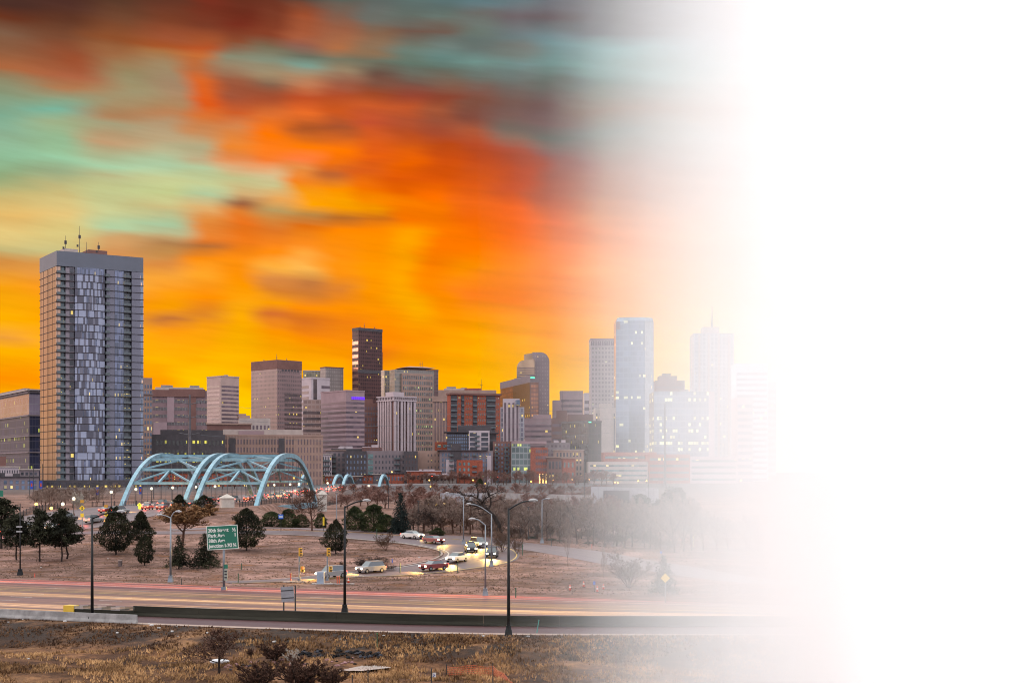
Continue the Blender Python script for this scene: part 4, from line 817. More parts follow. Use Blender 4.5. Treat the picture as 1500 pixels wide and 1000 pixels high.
block('apartment_block', 'grey apartment block with stacked balconies left of the dark brown block', 478, 506, 660, 862, M_grey, [(4, 6, .5, .6, G_dark, .1, 1, 706, 662)], cap=M_beige, bal=[(.1, .5, 6, 706, 663)]).done()
block('apartment_block', 'dark brown flat-roofed block with small white window pieces between grey blocks', 505, 537, 660.5, 846, M_dk, [(6, 5, .35, .5, G_blue, .04, 1, 706, 664)]).done()
block('apartment_block', 'long greige apartment block with a teal glass bay at its left end', 537, 593, 660, 850, M_grey, [(9, 5, .4, .45, G_dark, .2, 1, 706, 664), (1, 5, .9, .8, G_teal, .03, .18, 706, 664)], bal=[(.72, .88, 5, 706, 664)]).done()
block('apartment_block', 'narrow dark block between the long greige block and the plain beige block', 592, 612, 660.5, 844, M_dk, [(4, 5, .4, .5, G_brown, .05, .95, 706, 664)]).done()
block('apartment_block', 'plain beige block with few windows left of the black-framed condominiums', 611, 650, 660, 856, M_beige, [(5, 5, .25, .35, G_dark, .35, 1, 706, 662)]).done()
B = block('office_building', 'brown low block with rooftop units behind the white apartment block', 530, 560, 655, 900, M_brown, [(7, 2, .5, .5, G_mauve, 0, 1, 662, 656)], grp='low office blocks'); B.roofstuff(3, M_white, seed=5, hmax=2); B.done()
B = block('office_building', 'dark low roof block with pale rooftop lights left of the white pier tower', 485, 552, 657, 905, M_dk, [], grp='low office blocks'); B.roofstuff(6, M_white, seed=7, hmax=2.2); B.done()
block('brick_building', 'small red brick block left of the black-framed condominiums', 637, 658, 647, 900, M_red, [(2, 1, .6, .6, G_teal, .1, .9, 656, 650)], grp='low office blocks').done()
# black-framed condominiums
B = Bld('condominium_block', 'black-framed condominium building with white upper storeys and flat overhanging roofs', None, 655, 727, 633, 870, depth=26, group=Q)
B.wall(M_dk); B.win('R', 12, 5, .6, .65, G_blue, 0.0, .45, B.pz(660), B.pz(635)); B.box('roof_cap', M_dk, -2, B.wR * .42, -2, 20, B.h, B.h + .5); B.box('roof_cap', M_dk, B.wR * .86, B.wR + 1.6, -2.5, 20, B.h - .6, B.h - .1)
x0, x1 = B.wR * .44, B.wR * .86
B.box('penthouse', M_dk, B.wR * .22, B.wR * .9, 1, 20, B.h, B.pz(623)); B.box('white_frame', M_white, x0, x1, -2, 1, 0, B.pz(630.5))
me_ = MB().box(-(x1 - x0) * .17, (x1 - x0) * .17, -.08, .05, -1.1, 1.1).mesh('window', G_dark)
for k in range(6):
    for i in (0, 1): put('window', me_, B.root, (x0 + (x1 - x0) * (.22 + .55 * i), -2, B.pz(633) - 1.4 - k * 2.9))
for k in range(8): B.box('balcony', M_rail, x0 + (x1 - x0) * .3, x0 + (x1 - x0) * .52, -3.4, -2.1, B.pz(640) - k * 2.9, B.pz(640) - k * 2.9 + 1)
B.done()
B = Bld('condominium_block', 'lower grey and white condominium wing with a thin black roof slab', None, 644, 722, 660, 845, depth=22, group=Q)
B.wall(M_grey); B.win('R', 16, 4, .55, .65, G_blue, .03, .97, B.pz(692), B.pz(662), quota=64); B.box('roof_cap', M_dk, -1.4, B.wR * .9, -1.8, 18, B.h, B.h + .5)
B.box('white_frame', M_white, B.wR * .12, B.wR * .27, -.5, 0, 0, B.pz(673)); B.box('white_frame', M_white, B.wR * .89, B.wR * .97, -.7, 0, 0, B.pz(667)); B.box('dark_frame', M_dk, B.wR * .22, B.wR * .40, -1.2, 0, B.pz(673), B.pz(650)); 
for k in range(4):
    for a in (.18, .45, .62): B.box('balcony', M_rail, B.wR * a, B.wR * (a + .08), -2.2, -.5, B.pz(690) + k * 3, B.pz(690) + k * 3 + 1)
B.done()
block('brick_building', 'square red brick block with teal windows in front of the condominiums', 669, 707, 673.5, 832, M_red, [(3, 3, .45, .5, G_teal, .03, .55, 700, 675)], depth=10, bal=[(.6, .78, 3, 700, 676)], grp='brick blocks').done()
block('apartment_block', 'narrow brown brick block with blue balconies right of the condominiums', 722, 749, 646, 862, M_brown, [(5, 9, .4, .5, G_blue, .05, .95, 706, 648)], bal=[(.1, .3, 9, 706, 650), (.6, .85, 9, 706, 650)]).done()
B = block('office_building', 'glass office block with yellow lit floors joined to a red brick end', 749, 777, 650, 848, mgrid('lit_green_glass', (0.13, 0.17, 0.18), (0.3, 0.32, 0.34), 2.4, 3.6, .12, .25, .3, 0.16, (.85, .9, .1), 1.0), [], grp='brick blocks')
B.box('brick_end', M_red, B.wR, B.wR * 1.9, -1.5, 20, 0, B.pz(655)); B.box('roof_cap', M_lilac, 0, B.wR * 1.85, 2, 18, B.h, B.pz(645.5))
me_ = MB().box(-.55, .55, -.06, .05, -.9, .9).mesh('window', G_mauve)
for k in range(5):
    for i in range(5): put('window', me_, B.root, (B.wR * (1.32 + i * .125), -1.5, B.pz(661) - k * 3.6))
for i in range(3): B.box('entrance_light', P_warm, B.wR * (1.45 + i * .17), B.wR * (1.45 + i * .17) + .7, -1.7, -1.5, .3, B.pz(694))
B.done()
block('brick_building', 'brick block with tall windows right of the glass office block', 801, 824, 670, 842, M_brown, [(4, 2, .6, .7, G_lit, .08, .95, 705, 673)], cap=M_beige, grp='brick blocks').done()
block('brick_building', 'plain red brick block with small windows behind the park thicket', 823, 843, 671, 842, M_red, [(3, 2, .4, .5, G_teal, .05, .95, 703, 673)], cap=M_beige, grp='brick blocks').done()
block('apartment_block', 'beige apartment block with lit top floor behind two brick blocks', 812, 855, 659, 868, M_beige, [(8, 4, .5, .6, G_lit, .05, .95, 700, 661)], cap=M_pale).done()
B = block('office_building', 'cluttered white-roofed block behind the beige apartment block', 800, 835, 648, 900, M_grey, [(6, 4, .5, .5, G_mauve, 0, 1, 675, 650)], grp='low office blocks'); B.roofstuff(4, M_white, seed=12, hmax=2); B.done()
for lab, a, c, t, Y, m in (('long brick shopping hall with pale bands fading into the fog', 884, 962, 662, 860, M_red), ('low pale parking deck in front of the brick shopping hall', 862, 950, 676, 840, M_pale), ('brick warehouse box fading into the fog', 950, 1011, 665, 838, M_red), ('pale office box at the foggy end of the street', 1011, 1080, 668, 838, M_white)):
    B = block('shopping_hall', lab, a, c, t, Y, m, [], grp='halls in the fog'); B.bands('R', 4, .35, G_teal, 0.03, .97, 1, B.h - 1); B.done()
# low row beside the street
for i, (lab, a, c, t, m, n) in enumerate((
    ('tan low building with a flat roof right of the big blue arches', 447, 475, 697, mat('ochre_stucco', (.42, .30, .14), .9), 5),
    ('small brick shopfront between the tan building and a slate one', 476, 493, 697, M_red, 3),
    ('slate-blue low building beside the small brick shopfront', 493, 512, 697.5, mat('slate_stucco', (.14, .15, .22), .8), 4),
    ('low dark building with a pale parapet beside the street', 512, 531, 698, M_dk, 4),
    ('maroon brick low building with a white parapet', 531, 546, 696, M_red, 3),
    ('grey low building with a row of shop windows', 546, 562, 695, M_grey, 4),
    ('wide red brick low building at the street bend', 562, 592, 694, M_red, 6))):
    B = block('low_building', lab, a, c, t, 806 + (i % 3) * 4, m, [(n, 1, .5, .6, G_blue, .05, .95, 705, t + 2)], depth=12, cap=M_pale if i % 2 else M_slab, grp='low buildings by the street'); B.done()
for i, (lab, a, c, t, m, n) in enumerate((('red brick low hall with white roof edge beyond the bare street trees', 596, 646, 690, M_red, 8), ('low white and brick row beside the square red block', 620, 668, 696, M_pale, 8))):
    B = block('low_building', lab, a, c, t, 834 if i == 0 else 826, m, [(n, 1, .5, .5, G_dark, .05, .95, 705, t + 3)], depth=9, cap=M_white, grp='low buildings by the street'); B.roofstuff(3, M_white, seed=20 + i, hmax=1.2); B.done()
# seen through and left of the arches
block('brick_building', 'brick apartment row seen through the left blue arches', 226, 332, 693, 640, M_red, [(16, 4, .5, .55, G_dark, .02, .98, 716, 695)], cap=M_slab, bal=[(.1, .2, 3, 714, 696), (.45, .55, 3, 714, 696)], grp='brick blocks').done()
block('brick_building', 'brown brick apartment row seen through the right blue arches', 334, 436, 690, 660, M_brown, [(15, 4, .5, .55, G_dark, .02, .98, 714, 692)], cap=M_slab, grp='brick blocks').done()
B = block('low_building', 'grey townhouse block with big windows at the foot of the dark glass office', -20, 57, 699, 560, M_grey, [(6, 2, .5, .7, G_blue, .3, .98, 722, 702)], cap=M_slab, grp='low buildings by the street'); B.roofstuff(3, M_dk, seed=31, hmax=2); B.done()
B = block('low_building', 'white flat building with small windows behind the grey townhouse block', -20, 28, 684, 620, M_white, [(9, 1, .4, .5, G_lit, .3, .98, 695, 686)], cap=M_pale, grp='low buildings by the street'); B.box('penthouse', M_brown, B.wR * .1, B.wR * .6, 2, 12, B.h, B.pz(668)); B.done()
B = block('low_building', 'low terrace building with a pale roof edge beside the tower foot', 28, 57, 688, 600, M_grey, [(4, 1, .6, .6, G_dark, .05, .95, 697, 690)], cap=M_pale, grp='low buildings by the street'); B.done()
block('low_building', 'long grey podium at the base of the blue-grey tower', 57, 232, 703, 618, M_dk, [(26, 2, .6, .6, G_lit, .02, .98, 716, 705)], depth=8, grp='low buildings by the street').done()

# ------------------------------------------------------------------ arch bridges
M_blue = mat('light_blue_steel', (0.20, 0.37, 0.48), 0.45, 0.15, var=0.22, scale=0.5); M_blue2 = mat('blue_steel_shaded_paint', (0.12, 0.38, 0.48), 0.5, 0.1, var=0.1, scale=0.3)
M_steel = mat('dark_steel', (0.05, 0.05, 0.055), 0.5, 0.4, var=0.1); M_cable = mat('hanger_cable', (0.10, 0.11, 0.13), 0.5, 0.5, var=0.1)
M_conc = mat('weathered_concrete', (0.42, 0.38, 0.38), 0.9, var=0.16, scale=0.8)
def bridge(label, Xs, Y0, Y1, slope, z0, rise, wrib, hrib, braces, hang, group, pw=2.4):
    root = empty('arch_bridge', ((Xs[0] + Xs[-1]) / 2, Y0, z0), 0, label, 'bridge', group); ox, oy, oz = root.location
    def P(x, t, dz=0.0):
        return Vector((x - ox + slope * t * (Y1 - Y0), t * (Y1 - Y0), rise * (1 - abs(2 * t - 1) ** pw) + dz))
    for x in Xs:
        mb = MB(); N_ = 36; n = 0
        for i in range(N_ + 1):
            t = i / N_; p = P(x, t); q = P(x, min(1, t + .01)) - P(x, max(0, t - .01)); q.normalize(); nn = Vector((0, -q.z, q.y))
            if nn.z < 0: nn = -nn
            for sx, sn in ((-1, -1), (1, -1), (1, 1), (-1, 1)): mb.v.append(tuple(p + Vector((sx * wrib / 2, 0, 0)) + nn * sn * hrib / 2))
            if i:
                for k in range(4): mb.f.append(((i - 1) * 4 + k, (i - 1) * 4 + (k + 1) % 4, i * 4 + (k + 1) % 4, i * 4 + k)); mb.m.append(0)
        mb.f += [(3, 2, 1, 0), tuple(N_ * 4 + k for k in range(4))]; mb.m += [0, 0]
        mb.build('arch_rib', M_blue, root)
        if hang:
            for k in range(1, hang):
                t = k / hang; p = P(x, t); MB().tube([(p.x, p.y, p.z), (p.x, p.y, 0.2)], 0.06, 4, 0, False).build('hanger', M_cable, root)
    if braces:
        for xa, xb in ((Xs[0], Xs[1]), (Xs[2], Xs[3])):
            for side in (0, 1):
                ts = [t if not side else 1 - t for t in braces]
                for k, t in enumerate(ts):
                    a, c = P(xa, t), P(xb, t); MB().bar(a, c, .5, .65).build('cross_strut', M_blue, root)
                    if k + 1 < len(ts):
                        mid = (P(xa, ts[k + 1]) + P(xb, ts[k + 1])) / 2
                        for e_ in (a, c): MB().bar(e_, mid - Vector((0, 0, .2)), .36, .42).build('diagonal', M_blue, root)
                    if k == 1: mid = (a + c) / 2; MB().bar(mid - Vector((0, 0, .2)), P(xa, ts[0]) * .56 + P(xb, ts[0]) * .44, .5, .5).build('diagonal', M_blue, root)
    for x in (Xs[0] - 1.2, Xs[-1] + 1.2):
        a = P(x, -.06); c = P(x, 1.1); a.z = c.z = -0.7
        MB().bar(a, c, .5, 1.5).build('side_girder', M_blue, root)
    mb = MB(); a = P(Xs[0] - 1, .05); c = P(Xs[-1] + 1, .95); mb.box(a.x, c.x - 3, a.y, c.y, -1.3, -0.45); mb.build('deck', M_conc, root)
    return root
bridge('big light blue arch bridge with four steel ribs and braced tops carrying the street', (-98.9, -83.3, -80.4, -64.8), 360, 432, 0.07, 5.8, 13.6, 1.0, 1.25, (.11, .20, .31, .42, .5), 14, None)
bridge('small second blue arch bridge farther down the same street', (-90.5, -76.2, -72.0, -56.5), 604, 636, 0.04, 8.0, 5.2, 1.1, 1.1, None, 8, None, 2.1)
# bridge abutment and retaining wall on the right
mb = MB(); mb.box(-63.3, -61.9, 352, 360, 2.5, 5.2); mb.build('abutment', M_conc); tag(bpy.data.objects['abutment'], 'concrete abutment under the right side of the big blue arches', 'wall')
def rwall(lab, p0, p1, Y0, Y1, t0, t1, bot, m, th=1.0):
    a = Vector((wx(p0, Y0), Y0)); c = Vector((wx(p1, Y1), Y1)); mb = MB(); n = len(mb.v); zt0, zt1 = wz(t0, Y0), wz(t1, Y1)
    for x, y in ((a.x, a.y), (c.x, c.y), (c.x, c.y + th), (a.x, a.y + th)): mb.v.append((x, y, bot))
    mb.v += [(a.x, a.y, zt0), (c.x, c.y, zt1), (c.x, c.y + th, zt1), (a.x, a.y + th, zt0)]
    mb.f += [(3, 2, 1, 0), (4, 5, 6, 7), (0, 1, 5, 4), (1, 2, 6, 5), (2, 3, 7, 6), (3, 0, 4, 7)]; mb.m += [0] * 6
    return tag(mb.build('retaining_wall', m), lab, 'wall')
M_wallp = mgrid('panelled_concrete', (.42, .41, .46), (.25, .24, .28), 2.4, 9, .05, 0, .08, 0, rough=.9, spec=.2)
rwall('pale blue-grey panelled retaining wall between the spruce and the crooked bare tree', 645, 706, 420, 420, 722, 722, 3, M_wallp)
rwall('long grey concrete wall top behind the crooked bare tree', 706, 866, 430, 430, 721, 725, 3, M_conc)
rwall('pale flyover wall standing in front of the brick warehouse in the fog', 866, 965, 430, 430, 712, 715, 3, M_wallp)
rwall('dark slab standing in for the shaded opening under the pale flyover deck', 884, 922, 429.3, 429.3, 718, 718, 3, M_dk, .6)  # dark slab imitates the shade of an opening

# ------------------------------------------------------------------ street furniture
M_blk = mat('black_painted_steel', (0.010, 0.010, 0.012), 0.6, 0.0, var=0.1, spec=.2); M_galv = mat('galvanised_steel', (0.26, 0.29, 0.34), 0.45, 0.5, var=0.12)
M_lens = mat('lamp_lens', (.62, .60, .62), .3, var=.05); M_head = mat('lamp_head_grey', (.45, .45, .48), .4, .3, var=.05)
def cobra(px, pyb, pyt, arms, m, label, r=0.16, base=True, rise=None):
    """street lamp: arms = [(px of head, py of head)]"""
    p = gp(px, pyb); Y = p.y; h = wz(pyt, Y) - p.z
    root = empty('street_lamp', p, 0, label, 'street lamp', 'street lamps of the freeway and park')
    MB().tube([(0, 0, 0), (0, 0, h)], [r, r * .55], 10).build('pole', m, root, True)
    if base: MB().prism([(-.38, -.38), (.38, -.38), (.38, .38), (-.38, .38)], -0.15, .55, 0, [(-.28, -.28), (.28, -.28), (.28, .28), (-.28, .28)]).prism([(-.24, -.24), (.24, -.24), (.24, .24), (-.24, .24)], .55, .9).build('base', m, root)
    for ax, ay in arms:
        dx_ = (ax - px) / F * Y; dz_ = (pyt - ay) / F * Y; mb = MB(); pts = []
        for i in range(9): t = i / 8; pts.append((dx_ * .86 * t, 0, h - .15 + (dz_ + .12) * math.sin(t * math.pi / 2)))
        mb.tube(pts, [.075] * 9, 6); mb.build('arm', m, root, True)
        s = 1 if dx_ > 0 else -1; x = dx_ * .84; z = h + dz_
        mb = MB(); L_ = .85; mb.tube([(x, 0, z), (x + s * .15, 0, z + .03), (x + s * .5, 0, z + .06), (x + s * L_, 0, z - .02)], [.07, .14, .17, .09], 8); hd = mb.build('lamp_head', M_head, root, True)
        MB().ball((x + s * .52, 0, z - .07), .15, 8, 5, 0, .6).build('lens', M_lens, hd, True)
    return root
cobra(135, 910, 757, [(178, 749)], M_blk, 'black street lamp behind the concrete barrier at the left', .17)
cobra(505, 897, 741, [(536, 733)], M_blk, 'black street lamp standing between the back-facing sign and the ramp', .17)
cobra(745, 930, 744, [(780, 733)], M_blk, 'tallest black street lamp at the near edge of the carriageway', .17)
cobra(29.5, 842, 737, [], M_blk, 'thin black mast with two small lamps beside the leftmost pines', .11)
o = bpy.data.objects['street_lamp.003']; Y_ = o.location.y
for py in (772, 779): MB().box(-.5, .25, -.15, .15, wz(py, Y_) - o.location.z, wz(py, Y_) - o.location.z + .18).build('lamp_head', M_head, o)
cobra(250, 852, 757, [(236, 754), (258, 749)], M_galv, 'grey two-armed street lamp left of the big green sign', .17)
cobra(711, 872, 768, [(694, 760)], M_galv, 'short blue-grey lamp post at the freeway verge right of the ramp', .13)
cobra(720, 829, 752, [(685, 738)], M_galv, 'grey lamp post with a long arm inside the ramp bend', .15)
cobra(679, 797, 727, [(654, 722)], M_galv, 'slender blue lamp post behind the ramp traffic', .12)
cobra(794, 795, 731, [(800, 730)], M_galv, 'plain grey mast beside the park road at the thicket', .13)
for px, b_, t, lab in ((644.5, 775, 739, 'black twin-headed park lamp right of the blue spruce'), (612.5, 780, 733, 'black park lamp pole just right of the blue spruce'), (428, 770, 739, 'dark pole behind the round juniper'), (493, 785, 722, 'pale utility pole left of the large dark shrubbery'), (774, 790, 742, 'yellow-topped pole at the edge of the thicket')):
    p = gp(px, b_); Y = p.y; root = empty('lamp_post', p, 0, lab, 'lamp post', 'thin poles in the park'); hh = wz(t, Y) - p.z
    MB().tube([(0, 0, 0), (0, 0, hh)], .09, 6).build('pole', M_steel if px != 493 else M_galv, root)
    for s in (-1, 1):
        if px == 644.5: MB().ball((s * 2.1 * .4, 0, hh + .1), .3, 8, 6).build('lamp_head', P_warm, root)
    MB().box(-1 if px == 644.5 else -.25, 1 if px == 644.5 else .25, -.08, .08, hh - .12, hh).build('cross_arm', M_steel, root)
# globe lamps along the street (one kind, copied)
gl = empty('globe_lamp', (0, 0, 0), 0, 'x', 'street lamp', 'globe lamps along the bridge street')
MB().tube([(0, 0, 0), (0, 0, 3.6)], [.12, .07], 6).build('pole', M_steel, gl); MB().tube([(0, 0, 0), (0, 0, .8)], [.28, .2], 6).build('base', M_steel, gl); MB().ball((0, 0, 3.95), .38, 10, 8).build('globe', glow('globe_glow', (1, .86, .62), 1.3), gl, True)
GL = [(92, 752, 'left of the white domed bush'), (108, 756, 'in front of the white domed bush'), (163, 741, 'right of the second yellow diamond sign'), (199, 736, 'left of the green pedestrian sign'), (222, 733, 'under the first blue arch'), (253, 733, 'between the first two arch feet'), (287, 744, 'at the foot of the third arch rib'), (315, 741, 'left of the white stone kiosk'), (362, 736, 'right of the white stone kiosk'), (385, 739, 'inside the rightmost arch'), (402, 737, 'in the middle of the rightmost arch'), (425, 735, 'near the far foot of the rightmost arch'), (438, 734, 'just past the rightmost arch'), (480, 728, 'left of the small arches'), (540, 725, 'beyond the small arches')]
for i, (px, py, wh) in enumerate(GL):
    Yv = min(560, max(300, 360 + (px - 175) * .42 if px > 175 else 300 + (px - 90) * .5)); g = gl if i == 0 else copy_tree(gl)
    x = wx(px, Yv); g.location = (x, Yv, h1(x, Yv)); g['label'] = 'small globe street lamp ' + wh
# amber street lights far down the street
al = empty('amber_lamp', (0, 0, 0), 0, 'x', 'street lamp', 'amber street lights in the distance')
MB().tube([(0, 0, 0), (0, 0, 1)], .14, 5).build('pole', M_steel, al); MB().ball((0, 0, 1.0), .36, 8, 6).build('lamp_head', glow('amber_glow', (1.0, .52, .08), 6.0), al, True)
AM = [(53, 738, 330, 'above the leftmost pines'), (75, 744, 330, 'between the two left pine groups'), (249, 723, 520, 'behind the second arch rib'), (449, 718, 560, 'at the end of the big arches'), (491, 720, 600, 'left of the small arches'), (530, 718, 600, 'between the small arches'), (574, 715, 620, 'under the last small arch'), (574, 691, 760, 'on a tall mast over the last small arch'), (629, 703, 790, 'over the bare street trees left'), (631, 712, 640, 'under the bare street trees left'), (627, 739, 420, 'low in the thicket right of the spruce'), (693, 703, 800, 'below the square red brick block'), (711, 708, 790, 'right of the square red brick block'), (778, 705, 800, 'in front of the brick end of the glass office'), (810, 703, 800, 'right of the glass office'), (838, 702, 800, 'in front of the plain red brick block'), (863, 702, 800, 'at the first faint foggy block'), (901, 706, 790, 'over the foggy flyover left'), (905, 707, 790, 'over the foggy flyover right'), (874, 736, 520, 'low in the thicket beside the flyover'), (810, 745, 480, 'in the middle of the thicket'), (828, 744, 480, 'small in the thicket centre'), (935, 704, 800, 'deep in the fog left'), (947, 704, 800, 'deep in the fog right')]
for i, (px, py, Y, wh) in enumerate(AM):
    x = wx(px, Y); z = wz(py, Y); g0 = h1(x, Y); g = al if i == 0 else copy_tree(al); g.location = (x, Y, g0); s = (z - g0); g['label'] = 'amber street light ' + wh
    for c in g.children:
        if c.name.startswith('pole'): c.scale = (1, 1, s)
        else: c.location = (0, 0, s - 1)
# traffic lights far down the street
for px, py, m, lab in ((708, 697, P_green, 'green traffic light left of the condominium corner'), (719, 698, P_green, 'green traffic light at the street corner'), (729, 698, P_red, 'red traffic light at the street corner'), (743, 699, P_green, 'green traffic light before the brown brick block'), (633, 697, P_red, 'red signal lamp over the low brick hall')):
    Y = 795; x = wx(px, Y); z = wz(py, Y); g0 = h1(x, Y); r_ = empty('traffic_light', (x, Y, g0), 0, lab, 'traffic light', 'traffic lights at the street corner')
    MB().tube([(0, 0, 0), (0, 0, z - g0)], .12, 5).build('pole', M_steel, r_); MB().box(-.4, .4, -.3, .1, z - g0 - .8, z - g0 + .8).build('signal_head', M_blk, r_); MB().ball((0, -.35, z - g0), .3, 6, 5).build('lens', m, r_)
# transmission monopole
p = Vector((wx(278, 560), 560, h1(wx(278, 560), 560))); r_ = empty('power_pole', p, 0, 'tall steel power pole with three pairs of arms rising behind the blue arches', 'power pole')
hp = wz(578, 560) - p.z; MB().tube([(0, 0, 0), (0, 0, hp)], [.75, .35], 10).build('pole', mat('pole_steel', (.11, .10, .12), .6, .3), r_)
for k, z in enumerate((592, 612, 637)):
    zz = wz(z, 560) - p.z
    for s in (-1, 1):
        MB().tube([(0, 0, zz), (s * 4.2, 0, zz + .9)], [.18, .09], 6).build('cross_arm', bpy.data.materials['pole_steel'], r_); MB().tube([(s * 4.2, 0, zz + .9), (s * 4.2, 0, zz + .1)], .14, 5).build('insulator', M_slab, r_)
for py_, z in ((592, 1), (612, 2), (637, 3)):
    for s, px2, py2, Y2 in ((1, 900, py_ + 38, 620), ):
        a = Vector((p.x + 4.2, 560, wz(py_, 560))); b_ = Vector((wx(974, 600), 600, wz(590 + (py_ - 592) * .8, 600))); mb = MB(); pts = []
        for i in range(25): t = i / 24; q = a.lerp(b_, t); q.z -= 7 * 4 * t * (1 - t) * .6; pts.append(q)
        tag(mb.tube(pts, .05, 3, 0, False).build('power_line', M_cable), ['upper', 'middle', 'lower'][z - 1] + ' power line strung across in front of the skyline', 'cable', 'power lines')
p = Vector((wx(974, 600), 600, h1(wx(974, 600), 600))); r_ = empty('power_pole', p, 0, 'steel power pole standing in the fog before the lit glass block', 'power pole'); hp = wz(590, 600) - p.z
MB().tube([(0, 0, 0), (0, 0, hp)], [.7, .25], 8).build('pole', bpy.data.materials['pole_steel'], r_)
for z in (592, 612, 632): zz = wz(z, 600) - p.z; MB().tube([(-3, 0, zz), (3, 0, zz)], .12, 5).build('cross_arm', bpy.data.materials['pole_steel'], r_)
# banners on poles
for px, pt, Y, lab in ((46.5, 704, 420, 'blue banner pole left of the tower foot'), (60, 704, 420, 'second blue banner pole close to the tower foot'), (143, 713, 430, 'blue banner pole before the tower base'), (206, 712, 440, 'blue banner pole beside the first arch')):
    x = wx(px, Y); g0 = h1(x, Y); r_ = empty('banner_pole', (x, Y, g0), 0, lab, 'banner', 'banner poles'); zt = wz(pt, Y) - g0
    MB().tube([(.5, 0, 0), (.5, 0, zt + 5)], .09, 5).build('pole', M_steel, r_); MB().box(-.45, .42, -.03, .03, zt - 2.4, zt).build('banner', mat('banner_blue', (.05, .10, .5), .8) if px < 50 else bpy.data.materials['banner_blue'], r_); MB().box(-.25, .2, -.06, -.03, zt - 1.7, zt - .7).build('emblem', mat('banner_red', (.6, .12, .05), .8) if px < 50 else bpy.data.materials['banner_red'], r_)
for px, b_, t, lab in ((43.5, 747, 690, 'tall thin dark mast in front of the tower base left'), (130.5, 745, 687, 'tall thin dark mast in front of the tower middle'), (145, 745, 700, 'thin mast beside the blue banner'), (225, 735, 690, 'thin dark mast inside the first arch'), (236, 745, 705, 'pale mast left of the second arch rib'), (569, 735, 690, 'thin dark mast left of the last small arch'), (856, 712, 676, 'thin mast before the first foggy block'), (950, 730, 690, 'thin mast in the fog')):
    Y = 430; x = wx(px, Y); g0 = h1(x, Y); tag(MB().tube([(0, 0, 0), (0, 0, wz(t, Y) - g0)], [.12, .07], 5).build('mast', M_steel, loc=(x, Y, g0)), lab, 'pole', 'thin masts along the street')
# fence along the street
def fence(lab, pts, hgt=1.25, gap=2.5, grp='black fences of the bridge street'):
    r_ = empty('fence', (pts[0][0], pts[0][1], h1(*pts[0])), 0, lab, 'fence', grp); o = r_.location; mb = MB(); L_ = 0
    for a, c in zip(pts, pts[1:]):
        a, c = Vector(a), Vector(c); n = max(1, int((c - a).length / gap))
        for i in range(n):
            p, q = a.lerp(c, i / n), a.lerp(c, (i + 1) / n); zp, zq = h1(*p), h1(*q)
            for z in (.15, hgt - .1): mb.bar((p.x - o.x, p.y - o.y, zp - o.z + z), (q.x - o.x, q.y - o.y, zq - o.z + z), .06, .06)
            for k in range(5): t = (k + .5) / 5; s = p.lerp(q, t); z = zp + (zq - zp) * t - o.z; mb.bar((s.x - o.x, s.y - o.y, z + .15), (s.x - o.x, s.y - o.y, z + hgt - .1), .05, .05)
            MB().box(-.08, .08, -.08, .08, 0, hgt + .1).build('post', M_steel, r_, loc=(p.x - o.x, p.y - o.y, zp - o.z))
    mb.build('railing', M_steel, r_)
fence('black railing along the far side of the street left of the arches', [(-100, 348), (-112, 348)] and [(-108, 340), (-106, 300)])
fence('black railing in front of the tower base', [(wx(135, 352), 352), (wx(232, 362), 362)])
fence('black railing on the right side of the bridge street', [(-67, 350), (-60, 425), (-56, 500)])
fence('black railing past the arches down the street', [(-56, 505), (-52, 600)])
# white kiosk
Y = 345; x = wx(332.5, Y); g0 = 5.6; r_ = empty('stone_kiosk', (x, Y, g0), R(20), 'white stone kiosk with a pyramid roof standing before the blue arches', 'kiosk'); a = 1.55
MB().prism([(-a, -a), (a, -a), (a, a), (-a, a)], 0, 2.7).build('wall', mat('kiosk_stone', (.55, .50, .47), .9, var=.1, scale=1), r_); b_ = a + .15
MB().prism([(-b_, -b_), (b_, -b_), (b_, b_), (-b_, b_)], 2.7, 3.0).prism([(-b_, -b_), (b_, -b_), (b_, b_), (-b_, b_)], 3.0, 3.9, 0, [(-.1, -.1), (.1, -.1), (.1, .1), (-.1, .1)]).build('roof', bpy.data.materials['kiosk_stone'], r_)
Y = 400; x = wx(472, Y); r_ = empty('stone_kiosk', (x, Y, h1(x, Y)), R(20), 'second stone kiosk half hidden by the bare bush past the arches', 'kiosk')
MB().prism([(-1.1, -1.1), (1.1, -1.1), (1.1, 1.1), (-1.1, 1.1)], 0, wz(724, Y) - h1(x, Y)).build('wall', bpy.data.materials['kiosk_stone'], r_); zt = wz(724, Y) - h1(x, Y); MB().prism([(-1.3, -1.3), (1.3, -1.3), (1.3, 1.3), (-1.3, 1.3)], zt, zt + 1.2, 0, [(-.2, -.2), (.2, -.2), (.2, .2), (-.2, .2)]).build('roof', bpy.data.materials['kiosk_stone'], r_)
# ------------------------------------------------------------------ trees and shrubs
M_bark = mat('brown_bark', (0.13, 0.070, 0.052), .95, var=.3, scale=3); M_barkg = mat('grey_brown_twigs', (0.30, 0.215, 0.185), .95, var=.3, scale=1)
M_barkr = mat('reddish_twigs', (0.30, 0.165, 0.14), .95, var=.3, scale=1); M_barkd = mat('dark_bark', (0.04, 0.028, 0.025), .95, var=.3, scale=3)
M_barkw = mat('pale_twigs', (0.50, 0.46, 0.42), .95, var=.2, scale=1); M_barky = mat('twigs_painted_yellow_lit', (0.55, 0.50, 0.25), .95, var=.2, scale=1); M_straw = mat('straw_twigs', (0.17, 0.10, 0.07), .95, var=.3, scale=1)  # yellow twigs carry their yellow light in the base colour
M_jun = mat('juniper_needles', (0.015, 0.018, 0.010), .9, var=.5, scale=1.2, c2=(0.050, 0.048, 0.022)); M_pin = mat('pine_needles', (0.018, 0.020, 0.014), .9, var=.5, scale=1.0, c2=(0.055, 0.055, 0.028))
